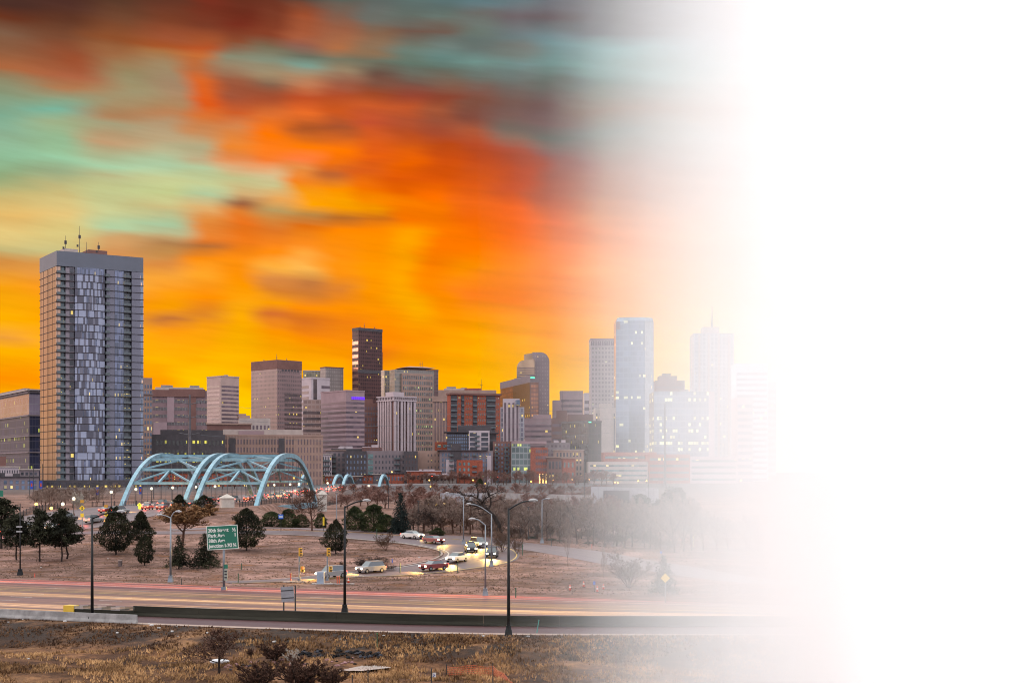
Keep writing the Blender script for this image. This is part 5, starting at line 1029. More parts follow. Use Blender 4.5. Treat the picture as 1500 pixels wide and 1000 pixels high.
M_spr = mat('blue_spruce_needles', (0.016, 0.028, 0.028), .9, var=.5, scale=1.0, c2=(0.045, 0.06, 0.055)); M_green = mat('bright_evergreen', (0.028, 0.042, 0.018), .9, var=.5, scale=.8, c2=(0.085, 0.10, 0.035))
M_orl = mat('dry_orange_leaves', (0.22, 0.10, 0.045), .9, var=.5, scale=1.2, c2=(0.42, 0.22, 0.10)); M_sage = mat('sage_leaves', (0.10, 0.095, 0.06), .95, var=.4, scale=1)
def bare(seed, Hh=10.0, spread=.55, trunk_f=.16, rad=.16, lv=4, twig=.055, kids=(11, 7, 7, 7), crooked=.10, multi=1, up=.35, trunk_m=None, crown_m=None, low=.75):
    """leafless tree: trunk and main limbs as tapered tubes, fine twigs as narrow blades; crown oval, widest in the lower half"""
    rn = random.Random(seed); tm, cm = MB(), MB()
    def seg(p, d, L_, r, lev):
        n = (6, 4, 3, 2, 1)[lev]; pts = [p]; q = p.copy(); dd = d.copy()
        for i in range(n):
            cr_ = crooked * (.3 if lev == 0 and crooked < .2 else 1); dd = (dd + Vector((rn.gauss(0, cr_), rn.gauss(0, cr_), rn.gauss(0, cr_) + (up * .22 if lev else 0)))).normalized(); q = q + dd * (L_ / n); pts.append(q.copy())
        rr = [max(r * (1 - .8 * i / n), twig * .4) for i in range(n + 1)]
        if lev < 3: (tm if lev <= 1 else cm).tube(pts, rr, 7 if lev == 0 else 4 if lev == 1 else 3, 0, False)
        else:
            for a, b_, r0 in zip(pts, pts[1:], rr):
                t = (b_ - a).cross(Vector((rn.random() - .5, rn.random() - .5, rn.random() - .5)))
                if t.length < 1e-6: continue
                t = t.normalized() * r0; cm.quad(a - t, a + t, b_ + t * .5, b_ - t * .5)
        if lev >= lv: return
        K = kids[lev]; f0 = trunk_f if lev == 0 else .18
        for k in range(K):
            f = f0 + (.98 - f0) * (k + rn.random() * .9) / K; i = min(n - 1, int(f * n)); base = pts[i].lerp(pts[i + 1], f * n - i)
            dv = (pts[i + 1] - pts[i]).normalized(); o = Matrix.Rotation(rn.random() * 6.283 if lev else k * 2.4 + rn.random() * .7, 3, dv) @ dv.orthogonal().normalized()
            ang = rn.uniform(.55, 1.05) * (spread / .55) * (1.1 - .35 * f); nd = (dv * math.cos(ang) + o * math.sin(ang)); nd.z += up * .2; nd.normalize()
            if lev == 0: LL = L_ * low * (1.02 - .72 * f) * rn.uniform(.75, 1.05)
            else: LL = L_ * rn.uniform(.38, .62) * (1.1 - .4 * f)
            seg(base, nd, LL, max(twig * .5, r * (.55 if lev == 0 else .5) * (1.05 - .5 * f)), lev + 1)
    for m_ in range(multi):
        d = Vector((0, 0, 1)) if multi == 1 else Vector((math.cos(m_ * 2.4) * rn.uniform(.15, .6), math.sin(m_ * 2.4) * rn.uniform(.15, .6), 1)).normalized()
        seg(Vector((0, 0, -.1)) + Vector((d.x, d.y, 0)) * .3, d, Hh * (.9 if multi == 1 else rn.uniform(.6, .9)), rad, 0)
    zm = sorted(v[2] for v in cm.v)[int(len(cm.v) * .995)]; k = Hh / zm
    for b_ in (tm, cm): b_.v = [(x * k, y * k, z * k) for x, y, z in b_.v]
    return tm.mesh('trunk', trunk_m or M_bark), cm.mesh('crown', crown_m or M_barkg)
def widths(me): xs_ = [v.co.x for v in me.vertices]; ys_ = [v.co.y for v in me.vertices]; xs_.sort(); ys_.sort(); n = len(xs_); a, b_ = int(n * .01), int(n * .99); return (xs_[b_] - xs_[a] + ys_[b_] - ys_[a]) / 2 * 1.04, max(v.co.z for v in me.vertices)
def cards(mb, c, s, rn, n=1, flat=.5, mi=0):
    for _ in range(n):
        a = Vector((rn.gauss(0, 1), rn.gauss(0, 1), rn.gauss(0, flat))).normalized(); b_ = a.cross(Vector((rn.gauss(0, 1), rn.gauss(0, 1), rn.gauss(0, 1)))).normalized()
        q = c + Vector((rn.gauss(0, s * .5), rn.gauss(0, s * .5), rn.gauss(0, s * .4))); k = s * rn.uniform(.5, 1.1)
        mb.tri(q - a * k * .5 - b_ * k * .35, q + a * k * .6, q + b_ * k * .45 - a * k * .3, mi)
def juniper(seed, m=M_jun, n=13000, shape='egg', trunk_h=.10, size=.04):
    """unit tree: height 1, width about 1 (scaled on placement)"""
    rn = random.Random(seed); cr, tr = MB(), MB(); lob = [(rn.random() * 6.283, rn.uniform(.1, .95), rn.uniform(.15, .42)) for _ in range(24)]
    for _ in range(n):
        z = rn.random() ** (.8 if shape == 'cone' else .95)
        prof_ = (1 - z) ** .75 * min(1, (z + .08) / .2) ** .6 if shape == 'cone' else math.sin(math.pi * min(1, (z * .93 + .07)) ** .72) ** .62 if shape == 'egg' else max(0, 1 - z * z) ** .5
        a = rn.random() * 6.283; bump_ = 1 + sum(.9 * w * math.exp(-((math.cos(a - la) - 1) ** 2) * 6 - ((z - lz) / .065) ** 2) for la, lz, w in lob) - .20
        r = .43 * prof_ * bump_ * (1 - .5 * rn.random() ** 2.2)
        c = Vector((r * math.cos(a), r * math.sin(a), trunk_h + (1 - trunk_h) * z + rn.gauss(0, .008)))
        if noise.noise(c * 9 + Vector((seed, 0, 0))) < -.22: continue
        cards(cr, c, size * rn.uniform(.7, 1.3), rn, 1, 1.0)
    tr.tube([(0, 0, -.02), (.01, 0, trunk_h), (0, .01, .8)], [.028, .022, .005], 6, 0, False)
    for k in range(7): a = rn.random() * 6.283; tr.tube([(0, 0, trunk_h * rn.uniform(.5, 1.4)), (.2 * math.cos(a), .2 * math.sin(a), trunk_h + .16)], [.011, .004], 4, 0, False)
    return tr.mesh('trunk', M_barkd), cr.mesh('crown', m)
def pine(seed, m=M_pin, tiers=15, open_=.3, start=.32):
    rn = random.Random(seed); cr, tr = MB(), MB(); pts = [(rn.gauss(0, .012) if i else 0, rn.gauss(0, .012) if i else 0, i / 7 * .97 - .01) for i in range(8)]; tr.tube(pts, [.022 * (1 - .85 * i / 7) for i in range(8)], 6, 0, False)
    for t in range(tiers):
        z0 = start + (1 - start) * (t + rn.random() * .8) / tiers
        for k in range(rn.randint(4, 6)):
            if rn.random() < open_ * .6: continue
            a = rn.random() * 6.283; L_ = .5 * (1 - ((z0 - start) / (1 - start)) ** 1.7 * .85) * rn.uniform(.55, 1.1) * (.75 if t < 2 else 1); dz = L_ * rn.uniform(-.05, .35)
            e = Vector((L_ * math.cos(a), L_ * math.sin(a), z0 + dz)); s = Vector((0, 0, z0)); mid = (s + e) / 2 + Vector((0, 0, -.015)); tr.tube([s, mid, e], [.007, .005, .002], 3, 0, False)
            for j in range(11):
                f = .30 + .75 * (j + rn.random()) / 11; c = s.lerp(e, f) + Vector((rn.gauss(0, .035), rn.gauss(0, .035), rn.gauss(.01, .016))); cards(cr, c, .05 * rn.uniform(.8, 1.3), rn, 6, .7)
    for k in range(14): a = rn.random() * 6.283; z = rn.uniform(.12, start); L_ = rn.uniform(.08, .26); tr.tube([(0, 0, z), (L_ * math.cos(a), L_ * math.sin(a), z + rn.uniform(-.03, .04))], [.005, .001], 3, 0, False)
    return tr.mesh('trunk', M_barkd), cr.mesh('crown', m)
def spruce(seed, m=M_spr, tiers=26, start=.08, ragged=.25):
    rn = random.Random(seed); cr, tr = MB(), MB(); tr.tube([(0, 0, -.01), (0, 0, .97)], [.024, .003], 6, 0, False)
    for t in range(tiers):
        z0 = start + (1 - start) * t / tiers; R_ = .5 * (1 - (z0 - start) / (1 - start)) ** .85 + .015; nb = max(5, int(13 * R_ / .5))
        for k in range(nb):
            a = 6.283 * (k + rn.random()) / nb; L_ = R_ * rn.uniform(1 - ragged, 1.08); s = Vector((0, 0, z0)); e = Vector((L_ * math.cos(a), L_ * math.sin(a), z0 - L_ * .22))
            nj = max(3, int(12 * L_ / .5))
            for j in range(nj): f = .2 + .85 * (j + rn.random()) / nj; c = s.lerp(e, f) + Vector((rn.gauss(0, .016), rn.gauss(0, .016), rn.gauss(0, .008))); cards(cr, c, .042 * rn.uniform(.8, 1.3), rn, 5, .5)
    return tr.mesh('trunk', M_barkd), cr.mesh('crown', m)
def tree(name, label, protos, px, pyb, pyt, wpx, cat='tree', group=None, rz=None, Y=None, dpx=0):
    p = gp(px, pyb) if Y is None else Vector((wx(px, Y), Y, h1(wx(px, Y), Y))); Y = p.y; h = wz(pyt, Y) - p.z; w = wpx / F * Y
    w0, h0 = protos[2] if len(protos) > 2 else widths(protos[1]); s = (w / w0, w / w0, h / h0)
    r_ = empty(name, p, random.uniform(0, 6.28) if rz is None else rz, label, cat, group)
    put('trunk', protos[0], r_, scale=s); put('crown', protos[1], r_, scale=s); return r_
def W3(t): return (*t, widths(t[1]))
Bp = [W3(bare(100 + i, crooked=.10 + .03 * (i % 3), spread=(.5, .62, .42)[i % 3])) for i in range(5)]
Bred = [W3(bare(200 + i, crown_m=M_barkr, spread=.42, up=.6)) for i in range(3)]
Bmul = [W3(bare(300 + i, multi=7, rad=.07, kids=(7, 6, 6, 4), up=.6, crown_m=M_straw, twig=.05, low=.5)) for i in range(2)]
Pn = [W3(pine(40 + i)) for i in range(4)]; Jn = [W3(juniper(50 + i)) for i in range(2)]; Jc = W3(juniper(60, shape='cone', trunk_h=.13)); Jg = [W3(juniper(61 + i, M_green, shape='dome', trunk_h=.02, n=12000, size=.042)) for i in range(2)]
Sp = W3(spruce(70)); Sj = W3(spruce(71, M_pin, 20, .12, .4)); Sk = W3(spruce(72, M_pin, 17, .16, .6))
G1 = 'pines beside the left mast'
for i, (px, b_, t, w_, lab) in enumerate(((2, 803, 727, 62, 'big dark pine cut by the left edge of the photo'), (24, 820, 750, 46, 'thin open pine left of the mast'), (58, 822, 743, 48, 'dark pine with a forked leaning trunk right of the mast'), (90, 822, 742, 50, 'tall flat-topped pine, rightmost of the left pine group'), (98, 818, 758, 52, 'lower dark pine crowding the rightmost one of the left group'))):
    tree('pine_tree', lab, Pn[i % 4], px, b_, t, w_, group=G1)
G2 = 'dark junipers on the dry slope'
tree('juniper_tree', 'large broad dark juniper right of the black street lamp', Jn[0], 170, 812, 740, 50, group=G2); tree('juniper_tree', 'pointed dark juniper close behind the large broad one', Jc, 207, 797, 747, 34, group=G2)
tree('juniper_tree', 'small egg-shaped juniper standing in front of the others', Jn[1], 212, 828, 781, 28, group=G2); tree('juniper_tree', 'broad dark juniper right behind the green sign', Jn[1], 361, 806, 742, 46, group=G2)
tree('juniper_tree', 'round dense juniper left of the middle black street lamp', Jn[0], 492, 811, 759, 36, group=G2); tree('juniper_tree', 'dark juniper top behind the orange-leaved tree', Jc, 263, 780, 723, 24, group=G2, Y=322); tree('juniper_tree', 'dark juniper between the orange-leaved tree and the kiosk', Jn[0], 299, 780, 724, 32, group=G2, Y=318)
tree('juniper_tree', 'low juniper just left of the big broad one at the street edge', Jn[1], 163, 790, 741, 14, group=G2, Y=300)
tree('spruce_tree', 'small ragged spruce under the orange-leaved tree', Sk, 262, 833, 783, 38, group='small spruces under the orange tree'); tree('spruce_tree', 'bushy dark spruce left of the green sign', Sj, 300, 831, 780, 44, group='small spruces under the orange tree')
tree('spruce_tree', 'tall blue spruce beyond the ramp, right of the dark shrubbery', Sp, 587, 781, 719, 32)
# orange-leaved tree
ob = bare(77, Hh=10, spread=.62, trunk_f=.35, rad=.2, crooked=.14, kids=(8, 6, 5, 4), crown_m=M_bark, low=.95); w0 = widths(ob[1]); lf = MB(); rn = random.Random(3); vs = [v.co.copy() for v in ob[1].vertices]
for _ in range(16000):
    c = rn.choice(vs)
    if c.z > 3.6: cards(lf, c, .22, rn, 1, 1)
t_ = tree('orange_leaved_tree', 'tree with dry orange-brown leaves above the small spruces', (ob[0], ob[1], w0), 266, 806, 736, 98, rz=.6)
put('foliage', lf.mesh('foliage', M_orl), t_, scale=tuple(t_.children[0].scale))
# evergreen shrubbery
for i, (px, Yv, t, w_, lab, pr) in enumerate(((398, 771, 748, 36, 'green evergreen bush under the rightmost blue arch', 0), (422, 772, 744, 34, 'yellow-green bush under the blue bridge girder', 1), (441, 772, 752, 26, 'dark bush under the end of the bridge girder', 0), (470, 773, 750, 22, 'small dark evergreen left of the pale utility pole', 1), (520, 776, 740, 34, 'dark evergreen bush left in the large shrubbery', 0), (547, 778, 737, 46, 'large green evergreen bush in the middle of the shrubbery', 1), (566, 779, 752, 36, 'low rounded evergreen bush at the right of the shrubbery', 0), (641, 784, 772, 24, 'small green bush right of the blue spruce', 1), (703, 714, 700, 12, 'dark street bush at the retaining wall', 0))):
    tree('evergreen_bush', lab, Jg[pr], px, Yv, t, w_, 'bush', 'evergreen bushes beyond the ramp')
# bare trees: the thicket, the street trees
def onroad(x, y):
    for L_ in (RAMP, PARK):
        for a, b_ in zip(L_, L_[1:]):
            ax, ay, bx_, by = a[0], a[1], b_[0], b_[1]; dx__, dy__ = bx_ - ax, by - ay; t = max(0, min(1, ((x - ax) * dx__ + (y - ay) * dy__) / (dx__ ** 2 + dy__ ** 2)))
            if math.hypot(x - ax - dx__ * t, y - ay - dy__ * t) < (a[2] + b_[2]) / 4 + .8: return True
    return False
tree('bare_tree', 'crooked thick-limbed bare tree standing above the thicket', W3(bare(11, crooked=.24, spread=.8, rad=.38, kids=(7, 6, 4, 3), crown_m=M_barkd, trunk_m=M_barkd, trunk_f=.42, low=.95)), 737, 792, 703, 88, group=None)
tree('bare_tree', 'tangled purple-brown bare tree beside the end of the bridge', W3(bare(12, crooked=.16, crown_m=M_bark)), 457, 777, 712, 58)
tree('bare_tree', 'dark spreading bare tree at the park edge right of the spruce', W3(bare(13, spread=.7, crown_m=M_barkd)), 621, 783, 742, 42)
rn = random.Random(21)
spots = []
def bpy_(px): return 781 + max(0, px - 640) * .085
def S(px, pb, t, w_, k, jit=4):
    p = gp(px, pb); spots.append((px + rn.uniform(-jit, jit), p.y, t, w_, k))
for px in range(606, 1010, 14): S(px, bpy_(px) - rn.uniform(1, 5), rn.uniform(722, 750), rn.uniform(38, 56), 0)
for px in range(600, 1010, 12): S(px, bpy_(px) - rn.uniform(10, 17), rn.uniform(718, 742), rn.uniform(34, 48), 0 if px % 5 else 1)
for px in range(604, 930, 12): S(px, bpy_(px) - rn.uniform(24, 32), rn.uniform(722, 740), rn.uniform(28, 40), 1)
for px in range(500, 900, 13): S(px, rn.uniform(738, 746), rn.uniform(711, 724), rn.uniform(24, 34), 1)
for px in range(500, 900, 17): S(px, rn.uniform(723, 728), rn.uniform(705, 712), rn.uniform(16, 24), 1)
for px in range(600, 900, 8): spots.append((px + rn.uniform(-3, 3), rn.uniform(700, 770) if px > 700 else rn.uniform(818, 824), rn.uniform(686, 696), rn.uniform(13, 20), 1))
for px in range(455, 600, 22): spots.append((px + rn.uniform(-6, 6), rn.uniform(800, 803), rn.uniform(696, 700), rn.uniform(10, 16), 1))
for px in range(50, 175, 8): S(px, rn.uniform(738, 748), rn.uniform(710, 722), rn.uniform(22, 36), 2)
for px in range(62, 176, 13): S(px, rn.uniform(728, 734), rn.uniform(706, 714), rn.uniform(20, 30), 2)
for px in range(228, 440, 16): spots.append((px + rn.uniform(-6, 6), rn.uniform(560, 600), rn.uniform(698, 706), rn.uniform(14, 20), 1))
for px in range(1010, 1130, 20): S(px, 806, rn.uniform(735, 755), rn.uniform(40, 55), 0)
def near_(px):
    for a, n in ((640, 'right of the blue spruce'), (690, 'behind the long-armed lamp post'), (735, 'beside the crooked bare tree'), (790, 'behind the tallest black lamp'), (850, 'left of the first fog'), (905, 'where the fog starts'), (960, 'in thin fog'), (1010, 'in denser fog')):
        if px < a: return n
    return 'deep in the fog'
for i, (px, Y, t, w_, k) in enumerate(spots):
    x = wx(px, Y)
    if abs(x - (-84)) < 17 and Y < 700 or onroad(x, Y): continue
    pr = Bp[i % 5] if k == 0 else Bred[i % 3] if k == 1 else Bp[(i * 2) % 5]
    lay = 'bare grey-brown tree of the park thicket ' + near_(px) if k == 0 else ('reddish bare street tree in the distance' if Y > 700 else 'reddish bare tree behind the thicket ' + near_(px) if px > 600 else 'reddish bare tree seen through the blue arches') if k == 1 else 'brown bare tree in front of the tower base'
    tree('bare_tree', lay, pr, px, 0, t, w_, group=lay, Y=Y)
for px, b_, t, w_, m_, lab in ((925, 792, 750, 30, M_barky, 'bare tree with yellow light painted on its twigs at the start of the fog'), (1016, 800, 747, 40, M_barky, 'bare tree with pale yellow light painted on its twigs deeper in the fog')):
    tree('bare_tree', lab, W3(bare(int(px), crown_m=m_, trunk_m=m_, kids=(8, 6, 4, 3), twig=.05)), px, b_, t, w_)
for px, Y, t, w_, lab in ((937, 285, 722, 44, 'dark evergreen tree in thin fog'), (968, 282, 730, 36, 'dark evergreen between two larger foggy ones'), (988, 288, 711, 56, 'largest dark evergreen in the fog')): tree('evergreen_tree', lab, Pn[2], px, 0, t, w_, group='foggy evergreens', Y=Y)
tree('spruce_tree', 'snow-pale young spruce beside the diamond sign in the fog', Sk, 972, 872, 812, 42)
tree('bare_shrub', 'large many-stemmed bare shrub at the edge of the fog', Bmul[0], 921, 860, 803, 80, 'shrub'); tree('bare_shrub', 'straw-coloured bare shrub in the grass inside the ramp', Bmul[1], 565, 806, 778, 32, 'shrub')
tree('bare_shrub', 'many-stemmed shrub at the outside of the ramp bend', Bmul[0], 736, 808, 768, 42, 'shrub'); tree('bare_shrub', 'upright shrub right of the ramp bend behind the tallest lamp', Bmul[1], 757, 811, 783, 22, 'shrub')
Dk = W3(bare(320, multi=9, rad=.05, kids=(7, 6, 5, 4), up=.2, spread=.9, crown_m=M_barkd, trunk_m=M_barkd, low=.6))
tree('bare_shrub', 'low dark spreading shrub in the grass inside the ramp', Dk, 548, 834, 812, 56, 'shrub'); tree('bare_shrub', 'small dark tuft of brush left of the low dark shrub', Dk, 527, 830, 817, 16, 'shrub'); tree('bare_shrub', 'thin dark brush right of the green sign pole', Dk, 500, 830, 820, 6, 'shrub')
tree('bare_tree', 'thin young bare tree in the grass right of the tallest lamp', Bp[2], 832, 830, 752, 16); tree('bare_tree', 'tiny sapling left of the foggy shrub', Bp[1], 884, 846, 800, 10)
tree('bare_shrub', 'domed white-twigged bush standing before the tower base', W3(bare(330, multi=8, rad=.1, kids=(8, 7, 6, 5), up=.3, low=.6, crown_m=M_barkw, trunk_m=M_barkw, twig=.06)), 114, 760, 719, 22, 'shrub', Y=330)
tree('bare_shrub', 'grey-green sage shrub beside the white kiosk', Jg[0][:0] + W3(juniper(66, M_sage, shape='dome', trunk_h=.02)), 340, 0, 748, 50, 'shrub', Y=336)
for i, (px, Yv, t, w_) in enumerate(((806, 265, 788, 18), (822, 263, 790, 16), (862, 258, 793, 16), (778, 268, 785, 20))): tree('hedge', 'low dark hedge clump at the foot of the thicket ' + ('nearest the pale mast', 'second from the pale mast', 'beside the parking lot', 'left of the pale mast')[i], Jg[i % 2], px, 0, t, w_, 'hedge', 'low hedges at the thicket', Y=Yv)
rn = random.Random(33)
for i in range(30):
    px = 600 + i * 13 + rn.uniform(-6, 6); tree('bare_shrub', 'low brown brush at the foot of the thicket ' + near_(px), Bmul[i % 2], px, bpy_(px) - rn.uniform(2, 14), bpy_(px) - rn.uniform(22, 38), rn.uniform(22, 34), 'shrub', 'low brown brush at the foot of the thicket ' + near_(px))
# foreground
tree('bare_tree', 'small spreading bare tree on the near grass below the freeway', W3(bare(15, crooked=.13, spread=.68, trunk_f=.26, rad=.30, kids=(9, 8, 7, 6), up=.25, twig=.15, crown_m=M_bark, trunk_m=M_barkd, low=1.0)), 321, 986, 917, 84, rz=2.0)
FG = [W3(bare(360 + i, multi=9, rad=.14, twig=.20, kids=(7, 6, 5, 4), up=.6, low=.5, crown_m=M_bark, trunk_m=M_barkd)) for i in range(2)]
for px, b_, t, w_, lab, q in ((382, 1010, 968, 62, 'brown leafless bush at the bottom edge left of the rocks', 0), (436, 1012, 962, 66, 'tall tangled brown bush at the bottom edge below the rocks', 1), (487, 1008, 975, 50, 'low brown bush beside the pale puddle', 0), (404, 968, 940, 44, 'thin brushy growth behind the dark rocks', 1), (428, 975, 948, 26, 'bleached thin-stemmed bush among the rocks', 1), (366, 962, 948, 12, 'little bush left of the rock line', 0)):
    tree('bare_shrub', lab, FG[q] if 'bleached' not in lab else W3(bare(340, multi=7, rad=.12, twig=.14, low=.5, kids=(4, 4, 3, 3), crown_m=M_barkw, trunk_m=M_barkw)), px, b_, t, w_, 'shrub', 'bushes on the near grass')
# dry grass tufts: nobody could count them
def tufts(name, lab, n, area, m, hh, seed, wdt=.05, clump=.5):
    rn = random.Random(seed); mb = MB(); V, Fc = [], []
    for _ in range(n):
        x, y = area(rn)
        if y is None: continue
        if noise.noise(Vector((x * .25, y * .3, seed))) < rn.uniform(-.6, .3) * clump: continue
        z = h1(x, y) if False else None; V.append((x, y))
    A = np.array(V); Z = H(A[:, 0], A[:, 1]); out = []; fc = []
    for (x, y), z in zip(V, Z):
        for b_ in range(4):
            a = rn.random() * 6.283; L_ = hh * rn.uniform(.4, 1.2); ln_ = L_ * rn.uniform(.1, .8); ox, oy = rn.gauss(0, .06), rn.gauss(0, .06); k = len(out); c_, s_ = math.cos(a), math.sin(a)
            out += [(x + ox - s_ * wdt, y + oy + c_ * wdt, z - .02), (x + ox + s_ * wdt, y + oy - c_ * wdt, z - .02), (x + ox + c_ * ln_, y + oy + s_ * ln_, z + L_)]; fc.append((k, k + 1, k + 2))
    me = bpy.data.meshes.new(name); me.from_pydata(out, [], fc); me.materials.append(m); o = bpy.data.objects.new(name, me); col.objects.link(o); return tag(o, lab, kind='stuff')
M_gr = mat('dry_grass_blades', (0.34, 0.17, 0.08), .95, var=.6, scale=.3, c2=(0.78, 0.46, 0.22)); M_gr2 = mat('meadow_grass_blades', (0.22, 0.14, 0.10), .95, var=.4, scale=.2, c2=(0.36, 0.24, 0.17)); M_gr3 = mat('brown_grass_blades', (0.10, 0.05, 0.032), .95, var=.5, scale=.5, c2=(0.24, 0.125, 0.065))
def ar1(rn): y = rn.uniform(100, 131); x = rn.uniform(-.37, .22) * y; return (x, y) if y < float(ynear(x)) - 1.2 else (x, None)
def ar1b(rn): y = rn.uniform(112, 146); x = rn.uniform(-.37, .2) * y; d = float(ynear(x)) - y; return (x, y) if .8 < d < 9 else (x, None)
def ar2(rn): y = rn.uniform(172, 290); x = rn.uniform(-.38, .22) * y; return (x, y) if y > float(yfar(x)) + 1 and not onroad(x, y) else (x, None)
RP = [Vector(p) for p in RAMP] + [Vector(p) for p in PARK]
tufts('dry_grass', 'golden dry grass on the near slope', 26000, ar1, M_gr, .30, 1); tufts('dry_grass', 'brown matted grass under the kerb', 30000, ar1b, M_gr3, .22, 2, clump=.3); tufts('meadow_grass', 'short pinkish dry meadow grass', 24000, ar2, M_gr2, .15, 3, .06)
# ------------------------------------------------------------------ barriers, signs, signals, small things
def barrier(lab, f, x0, x1, hgt, m, name='concrete_barrier', wb=.62, wt=.24, seg=6.0, cat='barrier'):
    r_ = empty(name, (x0, f(x0), 0), 0, lab, cat); mb = MB(); n = max(1, round((x1 - x0) / seg)); oy = f(x0)
    for i in range(n):
        a, b_ = x0 + (x1 - x0) * i / n, x0 + (x1 - x0) * (i + 1) / n - .015; ya, yb = f(a) - oy, f(b_) - oy; mb = MB(); mb.v = []
        P_ = [(-wb / 2, .0), (-wb / 2, .10), (-wt / 2 - .06, .34), (-wt / 2, hgt), (wt / 2, hgt), (wt / 2 + .06, .34), (wb / 2, .10), (wb / 2, 0)]
        for (x, y) in ((a - x0, ya), (b_ - x0, yb)): mb.v += [(x, y + q[0], q[1] + .03) for q in P_]
        mb.f = [tuple(range(8)), tuple(range(15, 7, -1))] + [(k + 1 if k < 7 else 0, k, 8 + k, 8 + (k + 1 if k < 7 else 0)) for k in range(8)]; mb.m = [0] * 10
        mb.build('segment', m, r_)
    return r_
M_bar = mat('dark_weathered_concrete', (0.036, 0.034, 0.026), .85, var=.3, scale=.5, stretch=(.1, 1, 3)); M_barl = mat('light_weathered_concrete', (0.33, 0.32, 0.33), .9, var=.25, scale=.8)
barrier('long dark median barrier running across the freeway', lambda x: ymed(x) + .3, -39.3, 180, 1.02, M_bar, seg=7.2)
barrier('pale grey roadside concrete barrier ending beside the black lamp', lambda x: float(ynear(x)) - .1, -61, -36.9, .86, M_barl, seg=3.6)
# crash cushion with yellow nose
x0, x1 = -46.6, -38.6; y0 = ymed(-42) + .35; r_ = empty('crash_cushion', (x0, y0, 0), math.atan2(ymed(x1) - ymed(x0), x1 - x0), 'crash cushion with a yellow nose in front of the dark median barrier', 'crash cushion')
MB().box(0, 1.3, -.5, .5, .25, 1.05).build('nose', mat('safety_yellow', (.75, .48, .03), .5, var=.08), r_)
M_rust = mat('galvanised_dark', (.10, .10, .085), .5, .4, var=.2)
for k in range(6):
    xa = 1.35 + k * 1.12; MB().box(xa, xa + 1.1, -.42, .42, .32, .72).build('panel', M_bar, r_)
    mb = MB()
    for z in (.74, .88, 1.0): mb.box(xa - .05, xa + 1.14, -.46, -.40, z, z + .07); mb.box(xa - .05, xa + 1.14, .40, .46, z, z + .07)
    mb.build('rail', M_rust if k % 2 else mat('rail_galv', (.4, .38, .4), .5, .4), r_); MB().box(xa + .35, xa + .6, -.45, .45, .03, .32).build('foot', M_blk, r_)
# large green direction sign
M_sg = mat('green_sign_sheet', (0.0, .155, .095), .5, var=.05); M_sw = mat('sign_white', (.85, .88, .86), .5, var=.03); 
def text(s, size, m, parent, loc, rz=0.0, ext=.01, align='LEFT', name='lettering'):
    c = bpy.data.curves.new('text', 'FONT'); c.body = s; c.size = size; c.extrude = ext; c.align_x = align; c.offset = size * .03
    o = bpy.data.objects.new('text', c); col.objects.link(o); bpy.context.view_layer.update(); me = bpy.data.meshes.new_from_object(o.evaluated_get(bpy.context.evaluated_depsgraph_get())); bpy.data.objects.remove(o); me.materials.clear(); me.materials.append(m)
    q = bpy.data.objects.new(name, me); col.objects.link(q); q.parent = parent; q.location = loc; q.rotation_euler = (math.pi / 2, 0, rz); return q
p = gp(328, 864); Y = p.y; sc_ = Y / F; r_ = empty('road_sign', p, R(0), 'large green direction sign on a grey post listing streets and a junction', 'road sign')
zt, zb2 = wz(769, Y) - p.z, wz(804, Y) - p.z; xl, xr = (308 - 328) * sc_, (353.5 - 328) * sc_
MB().tube([(0, 0, 0), (0, 0, zt - .4)], [.17, .15], 10).build('post', M_galv, r_, True); MB().box(-.3, .3, -.3, .3, 0, .45).build('base', M_galv, r_)
bd = MB().box(xl, xr, -.34, -.26, zb2, zt).build('board', M_sg, r_); bd.rotation_euler = (0, R(-3), 0); W_, H_ = xr - xl, zt - zb2
fr = MB(); 
for a in ((xl, xr, zb2, zb2 + .07), (xl, xr, zt - .07, zt), (xl, xl + .07, zb2 + .07, zt - .07), (xr - .07, xr, zb2 + .07, zt - .07)): fr.box(a[0], a[1], -.36, -.34, a[2], a[3])
fr.build('border', M_sw, bd)
for i, (a, c) in enumerate((('20th Street', '\u00bd'), ('Park Ave', '1'), ('38th Ave', ''), ('Junction I-70', '1\u00be'))):
    z = zt - H_ * (.26 + .215 * i); sz = H_ * .20; t_ = text(a, sz, M_sw, bd, (xl + .18, -.345, z)); t_.scale = (.93, 1, 1)
    if c: text(c, sz, M_sw, bd, (xr - .2, -.345, z), align='RIGHT')
MB().box(.05, .55, -.28, -.2, wz(832, Y) - p.z, wz(826, Y) - p.z).build('small_plate', M_sg, r_); MB().box(.05, .5, -.28, -.2, wz(849.5, Y) - p.z, wz(833, Y) - p.z).build('small_plate', mat('pale_plate', (.35, .38, .34), .6), r_)
for k in range(3): MB().box(.12, .43, -.3, -.28, wz(846 - k * 4.5, Y) - p.z, wz(844 - k * 4.5, Y) - p.z).build('lettering', M_slab, r_)
# back of a sign on two posts
p = gp(423, 895); Y = p.y; s = Y / F; r_ = empty('road_sign', p, 0, 'back of a grey sign board on two dark posts beside the freeway', 'road sign'); r_.location.z = 0.03
for px in (415.5, 432.5): MB().box((px - 423) * s - .07, (px - 423) * s + .07, .02, .16, -.1, wz(857, Y) - .0).build('post', M_steel, r_)
bd = MB().box((413.5 - 423) * s, (432.5 - 423) * s, -.06, 0.0, wz(881, Y), wz(859, Y)).build('board', mat('bare_aluminium', (.34, .35, .40), .4, .4, var=.12, scale=1.5), r_); bd.rotation_euler = (0, R(-4), 0)
for z in (.25, .75): zz = wz(881, Y) + (wz(859, Y) - wz(881, Y)) * z; MB().box((413.8 - 423) * s, (432.2 - 423) * s, -.1, -.06, zz - .05, zz + .05).build('rail', M_steel, r_).rotation_euler = (0, R(-4), 0)
